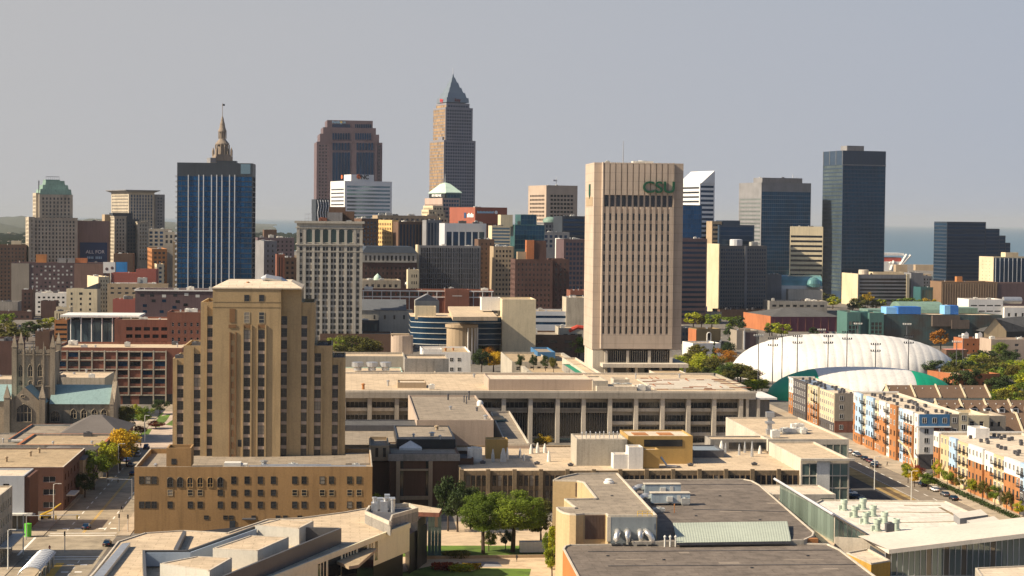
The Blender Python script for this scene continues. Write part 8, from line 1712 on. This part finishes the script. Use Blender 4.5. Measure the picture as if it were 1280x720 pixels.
# right street planting
gk = [(1096, 562, 4.5, 3.5, 'green', 'small green tree by the farthest apartments'), (1092, 558, 4, 3.5, 'lime', 'tiny lime tree by the farthest apartments')]
for (u, v, h, w_, kd, lab) in ((1135, 604, 5.5, 4, 'lime', 'lime sapling at the open corner between apartment blocks'), (1143, 609, 6, 4, 'yellow', 'yellow green sapling at the apartment corner'), (1160, 612, 5.5, 6, 'green', 'round green tree at the apartment corner'), (1148, 600, 5, 4, 'red', 'small red tree beside the long apartments'), (1133, 596, 5, 3, 'green', 'small green tree by the long apartments pavement')) + tuple(gk):
    p = G(u, v); tree(p.x, p.y, h, w_, kd, lab, 'young trees along the apartments', 1, 'young_tree')
rn = random.Random(8)
places = ['beside the first near bay', 'beside the second near bay', 'by the third near bay', 'by the fourth near bay', 'before the fifth near bay', 'before the sixth near bay', 'by the seventh near bay', 'by the eighth near bay', 'by the ninth near bay', 'by the last near bay']
for i in range(10):
    y = 575 - i * 10.5; x, yy, _ = CW(184.8 + rn.uniform(-.5, .5), y); tree(x, yy, rn.uniform(4.5, 6.5), rn.uniform(3, 4.2), rn.choice(['lime', 'green', 'green', 'olive']), f'young pavement tree {places[i]} of the tan apartments', 'young trees along the apartments', 1, 'young_tree')
def hedge(name, pts, w_, h_, n, kind, label):
    bm = NB(); rn = random.Random(n)
    for i in range(n):
        t = rn.random() * (len(pts) - 1); k = int(t); p = Vector(pts[k]).lerp(Vector(pts[k + 1]), t - k) + Vector((rn.uniform(-w_, w_) / 2, rn.uniform(-w_, w_) / 2, rn.random() ** .6 * h_))
        a = Vector((rn.uniform(-1, 1), rn.uniform(-1, 1), rn.uniform(-1, 1))).normalized(); b2 = a.cross(Vector((rn.uniform(-1, 1), rn.uniform(-1, 1), rn.uniform(-1, 1)))).normalized(); s = rn.uniform(.12, .3)
        bm.faces.new([bm.verts.new(p + a * s * x + b2 * s * y) for x, y in ((-1, 0), (0, -.8), (1, 0), (0, .8))])
    return tag(obj(name, bm, LEAF[kind]), label, 'hedge')
hedge('hedge', [CW(181.5, 590), CW(181.5, 470)], 1.6, 1.3, 5200, 'dark', 'long clipped dark hedge along the near tan apartments')
for (u, v, kd, lab, n, w_) in ((556, 712, 'red', 'dark red flowering shrub bed on the campus lawn', 1500, 3.6), (576, 714, 'lime', 'yellow green shrub bed beside the red one on the lawn', 1300, 3.2), (590, 712, 'yellow', 'small yellow shrub at the path edge', 500, 1.8), (570, 697, 'olive', 'low olive ground shrubs along the low wall', 1200, 4)):
    p = G(u, v); hedge('shrub', [(p.x - 1.5, p.y, 0), (p.x + 1.5, p.y, 0)], w_, 1.4, n, kd, lab)
p = G(689, 720); hedge('wall_creeper', [(p.x, p.y + 8, 0), (p.x + .3, p.y + 9, 9)], 1.4, 1.0, 1500, 'lime', 'lime creeper climbing the tan corner of the sports hall')
# far woods on the left shore
bm = NB(); rn = random.Random(4)
for i in range(9000):
    D = rn.uniform(2600, 9000); x = rn.uniform(-.31, -.18) * D; x = x if D < 4500 or rn.random() < .6 else rn.uniform(-.3, -.1) * D
    s = rn.uniform(5, 12); z = rn.uniform(3, 12)
    bm.faces.new([bm.verts.new((x + a * s, D + b2 * s * .5, z + c * s * .5)) for a, b2, c in ((-1, 0, -1), (1, .4, -.8), (.8, 0, .8), (-.7, -.3, 1))])
tag(obj('far_woodland', bm, LEAF['dark']), 'dark far woodland between pale houses on the left horizon', 'woodland', None, 'stuff')
bm = NB()
for i in range(420):
    D = rn.uniform(2500, 8000); x = rn.uniform(-.31, -.14) * D; s = rn.uniform(8, 26); h_ = rn.uniform(6, 18); bx(bm, x, x + s, D, D + 12, 0, h_)
tag(obj('far_houses', bm, m['stone']), 'distant mass of small pale buildings on the left horizon', 'houses', None, 'stuff')
bm = NB()
for i in range(200):
    D = rn.uniform(2250, 3300); x = rn.uniform(-.26, .28) * D; s = rn.uniform(12, 40); h_ = rn.uniform(6, 20); bx(bm, x, x + s, D, D + 18, 0, h_)
tag(obj('far_low_rooftops', bm, m['tan']), 'distant mass of low tan rooftops glimpsed between the towers', 'houses', None, 'stuff')
# ------------------------------------------------------------------ vehicles and street furniture
CARP = mat('car_paint', (.5, .5, .5), .3, .05, kind='car', spec=.6); TYRE = mat('tyre_rubber', (.02, .02, .02), .8, .1); HL = mat('headlight_glass', (.7, .7, .65), .2, .05); TL2 = mat('tail_light_red', (.35, .01, .01), .3, .05)
def car_proto(tall=0):
    t = empty('parked_car', (0, 0, 0), 0, 'x', 'car'); L_, W_ = 4.5 + tall * .3, 1.8
    prof = [(-2.25, .35), (2.2, .35), (2.25, .62), (2.1, .80), (1.15, .92), (-1.6 - .4 * tall, .98), (-2.2, .9), (-2.28, .6)]
    bm = NB(); 
    def ext(pts, w0, w1=None, mi=0):
        a = [bm.verts.new((p[0], -(w0 if p[1] < .93 else (w1 or w0)), p[1])) for p in pts]; b2 = [bm.verts.new((p[0], (w0 if p[1] < .93 else (w1 or w0)), p[1])) for p in pts]
        bm.faces.new(a); bm.faces.new(b2[::-1]); [bm.faces.new((a[i], b2[i], b2[(i + 1) % len(pts)], a[(i + 1) % len(pts)])) for i in range(len(pts))]
    ext(prof, .9, .86); bmesh.ops.recalc_face_normals(bm, faces=bm.faces); bmesh.ops.bevel(bm, geom=bm.edges[:], offset=.06, segments=2, affect='EDGES'); obj('body', bm, CARP, t, True)
    h = 1.42 + tall * .3
    bm = NB(); rs = [(-1.95 - .2 * tall, .93, .8), (-1.35 - .5 * tall, h - .04, .66), (.35, h - .04, .66), (1.15, .93, .8)]
    a = [bm.verts.new((p[0], -p[2], p[1])) for p in rs]; b2 = [bm.verts.new((p[0], p[2], p[1])) for p in rs]; bm.faces.new(a[::-1]); bm.faces.new(b2); [bm.faces.new((a[i], a[(i + 1) % 4], b2[(i + 1) % 4], b2[i])) for i in range(4)]; obj('cabin_glass', bm, GL['navy'], t)
    bm = NB(); loft(bm, [(-.5 - .25 * tall, 0, .92 + .25 * tall, .68, h - .05), (-.5 - .25 * tall, 0, .84 + .25 * tall, .62, h + .02)]); obj('roof', bm, CARP, t)
    for sx_ in (-1.38, 1.4):
        for sy_ in (-.82, .82): bm = NB(); lathe(bm, [(.01, -.1), (.32, -.1), (.32, .1), (.01, .1)], 14); o = obj('wheel', bm, TYRE, t); o.location = (sx_, sy_, .32); o.rotation_euler = (math.pi / 2, 0, 0)
    for sy_ in (-.6, .6):
        bm = NB(); bx(bm, 2.16, 2.27, sy_ - .18, sy_ + .18, .60, .74); obj('headlight', bm, HL, t); bm = NB(); bx(bm, -2.3, -2.2, sy_ - .18, sy_ + .18, .66, .8); obj('tail_light', bm, TL2, t)
    return t
CP0, CP1 = car_proto(0), car_proto(1); used_ = {0: False, 1: False}
CC = dict(white=(.7, .7, .68), silver=(.42, .43, .44), black=(.012, .012, .014), blue=(.02, .06, .16), red=(.30, .02, .02), gray=(.12, .12, .125), maroon=(.10, .015, .02), navy=(.01, .02, .05))
def car(x, y, rz, col, lab, grp, tall=0, z=.02):
    p0 = (CP0, CP1)[tall]
    if used_[tall]: c = copy_tree(p0)
    else: c = p0; used_[tall] = True
    c.location = (x, y, z); c.rotation_euler = (0, 0, rz); c['label'] = lab; c['category'] = 'car'; 
    if grp: c['group'] = grp
    for ch in c.children:
        if ch.name.startswith(('body', 'roof')): ch.color = (*CC[col], 1)
AL = TH + math.pi / 2
def carpx(u, v, col, lab, grp, tall=0, rz=None): p = G(u, v); car(p.x, p.y, AL if rz is None else rz, col, lab, grp, tall)
carpx(108, 661, 'navy', 'dark blue car crossing the intersection on the left street', 'cars driving on the left street'); carpx(134, 682, 'black', 'black car waiting before the crosswalk near the folded roof hall', 'cars driving on the left street')
carpx(163, 583, 'gray', 'gray car parked nearest the podium corner on the left street', 'cars on the left street'); carpx(172, 570, 'silver', 'silver car farther up the left street', 'cars on the left street', 1); carpx(166, 594, 'black', 'black car beside the podium corner', 'cars on the left street'); carpx(159, 577, 'blue', 'blue car at the left kerb under the yellow tree', 'cars on the left street'); carpx(183, 561, 'navy', 'dark car turning by the garden', 'cars on the left street', 1)
for u, v, c_, t_, lab in ((1068, 566, 'white', 0, 'white car first in the line before the apartments'), (1066, 570, 'white', 1, 'white suv at the head of the kerb line'), (1081, 571, 'gray', 0, 'gray car second in the kerb line'), (1089, 575, 'black', 0, 'black car third in the kerb line'), (1094, 578, 'maroon', 0, 'maroon car fourth in the kerb line'), (1101, 581, 'silver', 0, 'silver car last in the kerb line'), (1157, 607, 'navy', 1, 'dark suv at the open apartment corner'), (1168, 614, 'white', 0, 'white car behind the dark suv at the corner'), (1180, 620, 'gray', 0, 'gray car next to the hedge'), (1190, 625, 'black', 0, 'black car half hidden by the white roof'), (1100, 584, 'black', 0, 'dark car driving in the near lane of the right street')):
    p = G(u, v); x_, y_ = CX(u, v); x_ = 175.4 if 'kerb' in lab or 'line' in lab else (173.4 if 'driving' in lab else 176.4); q_ = CW(x_, y_); car(q_[0], q_[1], AL, c_, lab, 'cars parked along the right street', t_)
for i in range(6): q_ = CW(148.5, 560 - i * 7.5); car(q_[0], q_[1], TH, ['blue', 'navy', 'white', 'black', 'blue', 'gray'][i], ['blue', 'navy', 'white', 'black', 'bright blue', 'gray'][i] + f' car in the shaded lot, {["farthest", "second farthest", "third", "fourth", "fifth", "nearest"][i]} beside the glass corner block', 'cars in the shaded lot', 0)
# lots of far cars: one mesh each
def far_car_mesh():
    bm = NB(); bx(bm, -2.25, 2.25, -.9, .9, .25, .85, 0); loft(bm, [(-.3, 0, 1.5, .82, .851), (-.4, 0, .95, .66, 1.42)], 1); bx(bm, -1.2, .4, -.6, .6, 1.421, 1.46, 0); return mesh(bm, [CARP, GL['navy']], 'car')
FCM = far_car_mesh()
def far_car(x, y, rz, lab, grp):
    o = bpy.data.objects.new('parked_car', FCM); COL.objects.link(o); o.location = (x, y, .03); o.rotation_euler = (0, 0, rz); c_ = rn.choice(list(CC)); o.color = (*CC[c_], 1); tag(o, lab, 'car', grp)
for i in range(34):
    q_ = CW(94.5 + (i % 2) * 6, 900 + i * 9); far_car(q_[0], q_[1], AL, 'small parked car in the line beside the road right of the ribbed tower', 'cars lining the road right of the ribbed tower')
for i in range(12):
    for j in range(5):
        if rn.random() < .7: q_ = CW(107 + i * 5.2, 1310 + j * 30); far_car(q_[0], q_[1], AL, 'small parked car in the lot behind the arched chapel', 'cars in the lot behind the arched chapel')
for i in range(16): far_car(*P(1012 + i * 7.3, 410, 1375)[:2], R(100), 'small parked car in the row behind the big dome', 'cars behind the big dome')
for i in range(26): 
    u, D = rn.uniform(1200, 1262), rn.uniform(1050, 1110); far_car(*P(u, 440, D)[:2], R(rn.choice([12, 100])), 'small parked car in the busy lot by the tan corner block', 'cars in the lot by the tan corner block')
for i in range(46):
    u, D = rn.uniform(2, 66), rn.choice([1210, 1240, 1275, 1310, 1350]) + rn.uniform(-2, 2); far_car(*P(u, 405, D)[:2], AL + rn.choice([0, 0, .05]), 'small parked car in the lot at the far left', 'cars in the far left lot')
# white van
t = empty('white_van', G(668, 692), TH, 'pale gray box van standing on the path behind the big lawn trees', 'van')
bm = NB(); bx(bm, -3.6, 2.6, -1.1, 1.1, .5, 3.0); obj('cargo_box', bm, mat('van_gray', (.42, .44, .48), .5, .06), t); bm = NB(); bx(bm, 2.65, 4.1, -1.0, 1.0, .4, 2.1); obj('cab', bm, MATS['van_gray'], t); bm = NB(); bx(bm, 4.11, 4.14, -.9, .9, 1.2, 1.9); obj('windshield', bm, GL['dark'], t)
for sx_ in (-2.4, 3.1):
    for sy_ in (-.95, .95): bm = NB(); lathe(bm, [(.01, -.12), (.45, -.12), (.45, .12), (.01, .12)], 14); o = obj('wheel', bm, TYRE, t); o.location = (sx_, sy_, .45); o.rotation_euler = (math.pi / 2, 0, 0)
# lamps, signals, shelter
def lamp(u, v, h, arm, lab, cat='street lamp'):
    p = G(u, v); t = empty('street_lamp', p, TH, lab, cat, 'street lamps'); bm = NB(); lathe(bm, [(.16, 0), (.10, h)], 8); obj('pole', bm, m['unitw'], t)
    bm = NB(); tube(bm, [(0, 0, h - .1), (arm * .5, 0, h + .15), (arm, 0, h + .1)], .07, 6); obj('arm', bm, m['unitw'], t); bm = NB(); bx(bm, arm - .1, arm + .8 * (1 if arm > 0 else -1) if arm > 0 else arm + .1, -.16, .16, h + .02, h + .18) if arm > 0 else bx(bm, arm - .8, arm + .1, -.16, .16, h + .02, h + .18); obj('lamp_head', bm, m['unitw'], t)
for a in ((67, 650, 9.5, 1.2, 'lamp post in front of the brick corner shops'), (29, 693, 9.5, 2.0, 'lamp post with long arm by the gray panel flats'), (148, 591, 9, 1.2, 'lamp post beside the golden yellow street tree'), (181, 553, 9.5, .8, 'tall lamp post in the garden left of the buff tower'), (10, 712, 9, 1.0, 'lamp post in the bottom left corner'), (644, 670, 5, .5, 'short lamp post behind the big lawn trees'), (1093, 612, 10, 1.2, 'dark lamp post on the verge beside the shaded lot'), (1139, 628, 9, 1.0, 'dark lamp post on the verge near the white roof')): lamp(*a)
def signal(u, v, h, arm, lab):
    p = G(u, v); t = empty('traffic_signal', p, TH, lab, 'traffic light', 'traffic signals'); bm = NB(); lathe(bm, [(.14, 0), (.10, h)], 8); obj('pole', bm, m['galv'], t)
    if arm: bm = NB(); tube(bm, [(0, 0, h - .2), (arm, 0, h)], .09, 6); obj('mast_arm', bm, m['galv'], t)
    for x_ in ([arm * .55, arm * .95] if arm else [0]):
        bm = NB(); bx(bm, x_ - .18, x_ + .18, -.4, -.12, h - 1.05, h - .05); o = obj('signal_head', bm, m['yellow'] if arm and u < 100 else m['blk'], t)
        for k_ in range(3): b2 = NB(); lathe(b2, [(.10, 0), (.10, .06), (.01, .06)], 8); l_ = obj('lens', b2, m['grayd'], o); l_.location = (x_, -.42, h - .22 - k_ * .32); l_.rotation_euler = (math.pi / 2, 0, 0)
for a in ((33, 675, 6.2, 13, 'traffic signal with a long arm over the left street crosswalk'), (81, 690, 5, 0, 'short signal post on the traffic island'), (165, 625, 6, -7, 'traffic signal arm reaching over the street from the podium corner'), (149, 664, 4.5, 0, 'signal post at the right street corner'), (160, 665, 4.5, 0, 'second signal post close to the podium corner')): signal(*a)
t = empty('advertising_column', G(35, 671), 0, 'bright green round column beside the crosswalk', 'kiosk'); bm = NB(); lathe(bm, [(.85, 0), (.85, 3.1), (.9, 3.15), (.9, 3.3), (.01, 3.5)], 18); obj('drum', bm, mat('vivid_green_paint', (.10, .50, .03), .6, .08), t)
bm = NB(); lathe(bm, [(1, 0), (1, .12)], 18); obj('base', bm, m['conc'], t)
t = empty('folding_lift', G(57, 649), R(20), 'yellow folding lift machine parked at the corner pavement', 'lift machine'); bm = NB(); bx(bm, -1.4, 1.4, -.7, .7, .4, 1.3); obj('chassis', bm, m['yellow'], t); bm = NB(); tube(bm, [(-1, 0, 1.3), (1.6, 0, 2.3), (4, 0, 4)], [.3, .25, .18], 6); obj('boom', bm, m['yellow'], t)
for sx_ in (-1, 1):
    for sy_ in (-.7, .7): bm = NB(); lathe(bm, [(.01, -.12), (.4, -.12), (.4, .12), (.01, .12)], 12); o = obj('wheel', bm, TYRE, t); o.location = (sx_, sy_, .4); o.rotation_euler = (math.pi / 2, 0, 0)
# bus shelter with arched ribbed canopy
p = G(47, 722); t = empty('bus_shelter', p, TH, 'bus station canopy of arched ribbed pale metal on the traffic island', 'bus shelter')
bm = NB(); n = 10
for i in range(n):
    a0, a1 = math.pi * (.12 + .62 * i / n), math.pi * (.12 + .62 * (i + 1) / n); f_ = lambda a, y: (-math.cos(a) * 3.0, y, 1.2 + math.sin(a) * 2.8); quad(bm, f_(a0, -9), f_(a0, 13), f_(a1, 13), f_(a1, -9)); quad(bm, f_(a1, -9), f_(a1, 13), (f_(a0, 13)[0], 13, f_(a0, 13)[2] - .12), (f_(a0, -9)[0], -9, f_(a0, -9)[2] - .12))
obj('canopy', bm, m['fin'], t)
for i in range(12): bm = NB(); tube(bm, [(-math.cos(math.pi * (.12 + .62 * j / 8)) * 3.06, -8.6 + i * 1.95, 1.22 + math.sin(math.pi * (.12 + .62 * j / 8)) * 2.86) for j in range(9)], .07, 4); obj('canopy_rib', bm, m['alum'], t)
for y_ in (-7, -1, 5, 11): bm = NB(); tube(bm, [(1.7, y_, 0), (1.9, y_, 3.4)], .1, 6); obj('post', bm, m['alum'], t); bm = NB(); bx(bm, 1.6, 1.65, y_ - 2, y_ + 1.2, .3, 2.4); obj('glass_panel', bm, GL['sky'], t)
bm = NB(); bx(bm, .2, .7, -6, 8, .4, .5); obj('bench', bm, m['brick'], t)
# sign frame by the apartments and telehandler style orange canopy
t = empty('blue_banner_sign', CW(184, 478), TH, 'small blue banner sign on posts by the hedge of the tan apartments', 'sign'); bm = NB(); bx(bm, -1.6, 1.6, -.05, .05, 2.6, 4.2); obj('sign_panel', bm, mat('blue_sign_panel', (.02, .12, .35), .6, .05), t); [obj('post', solid(x_ - .06, x_ + .06, .06, .16, 0, 4.2), m['galv'], t) for x_ in (-1.4, 1.4)]
t = empty('boom_lift', CW(181.5, 586), TH, 'orange boom lift with its tan arm raised against the apartment corner', 'boom lift'); bm = NB(); bx(bm, -1.2, 1.2, -1.4, 1.4, .4, 1.9); obj('chassis', bm, m['bricko'], t); bm = NB(); tube(bm, [(0, 1, 1.9), (-.6, 8, 7.5), (-1.4, 16, 9.5)], .32, 6); obj('boom', bm, m['siding'], t)
for sx_ in (-1, 1):
    for sy_ in (-1, 1): bm = NB(); lathe(bm, [(.01, -.15), (.45, -.15), (.45, .15), (.01, .15)], 12); o = obj('wheel', bm, TYRE, t); o.location = (sx_ * 1.2, sy_, .45); o.rotation_euler = (0, math.pi / 2, 0)
# a few walkers
def person(u, v, shirt, lab, step=.25):
    p = G(u, v); t = empty('person', p, random.uniform(0, 6), lab, 'person', 'people on the pavements')
    me = bpy.data.meshes.new('body'); V = [(0, 0, .95), (0, 0, 1.2), (0, 0, 1.42), (0, 0, 1.54), (0, 0, 1.66), (-.1, 0, .9), (-.11, step, .5), (-.11, step * .9, .06), (.1, 0, .9), (.11, -step * .4, .5), (.11, -step * 1.4, .08), (-.2, 0, 1.4), (-.25, -.08, 1.12), (-.24, .1, .9), (.2, 0, 1.4), (.25, .08, 1.12), (.24, .2, .92), (-.11, step + .1, .04), (.11, -step * 1.3 + .12, .04)]
    Ed = [(0, 1), (1, 2), (2, 3), (3, 4), (0, 5), (5, 6), (6, 7), (0, 8), (8, 9), (9, 10), (2, 11), (11, 12), (12, 13), (2, 14), (14, 15), (15, 16), (7, 17), (10, 18)]
    me.from_pydata(V, Ed, []); o = bpy.data.objects.new('body', me); COL.objects.link(o); md = o.modifiers.new('skin', 'SKIN'); md2 = o.modifiers.new('sub', 'SUBSURF'); md2.levels = md2.render_levels = 1
    rr = [.14, .15, .13, .06, .10, .10, .07, .045, .10, .07, .045, .06, .045, .035, .06, .045, .035, .04, .04]
    for i, s_ in enumerate(me.skin_vertices[0].data): s_.radius = (rr[i], rr[i]); s_.use_root = i == 0
    bpy.context.view_layer.update(); me2 = bpy.data.meshes.new_from_object(o.evaluated_get(bpy.context.evaluated_depsgraph_get())); bpy.data.objects.remove(o)
    me2.materials.append(mat('cloth_' + shirt, dict(red=(.35, .03, .03), blue=(.03, .07, .25), dark=(.02, .02, .025), white=(.6, .6, .58))[shirt], .9, .1)); o = bpy.data.objects.new('body', me2); COL.objects.link(o); o.parent = t
for a in ((152, 640, 'dark', 'dark dressed person walking near the podium corner'), (46, 700, 'white', 'pale shirted person near the bus shelter'), (646, 702, 'dark', 'dark dressed person on the path by the low wall'), (1109, 583, 'dark', 'dark dressed person on the apartments pavement'), (176, 560, 'blue', 'blue shirted person crossing by the garden'), (62, 690, 'red', 'red shirted person at the traffic island')): person(*a)
for _b in ALLB: _b.done()
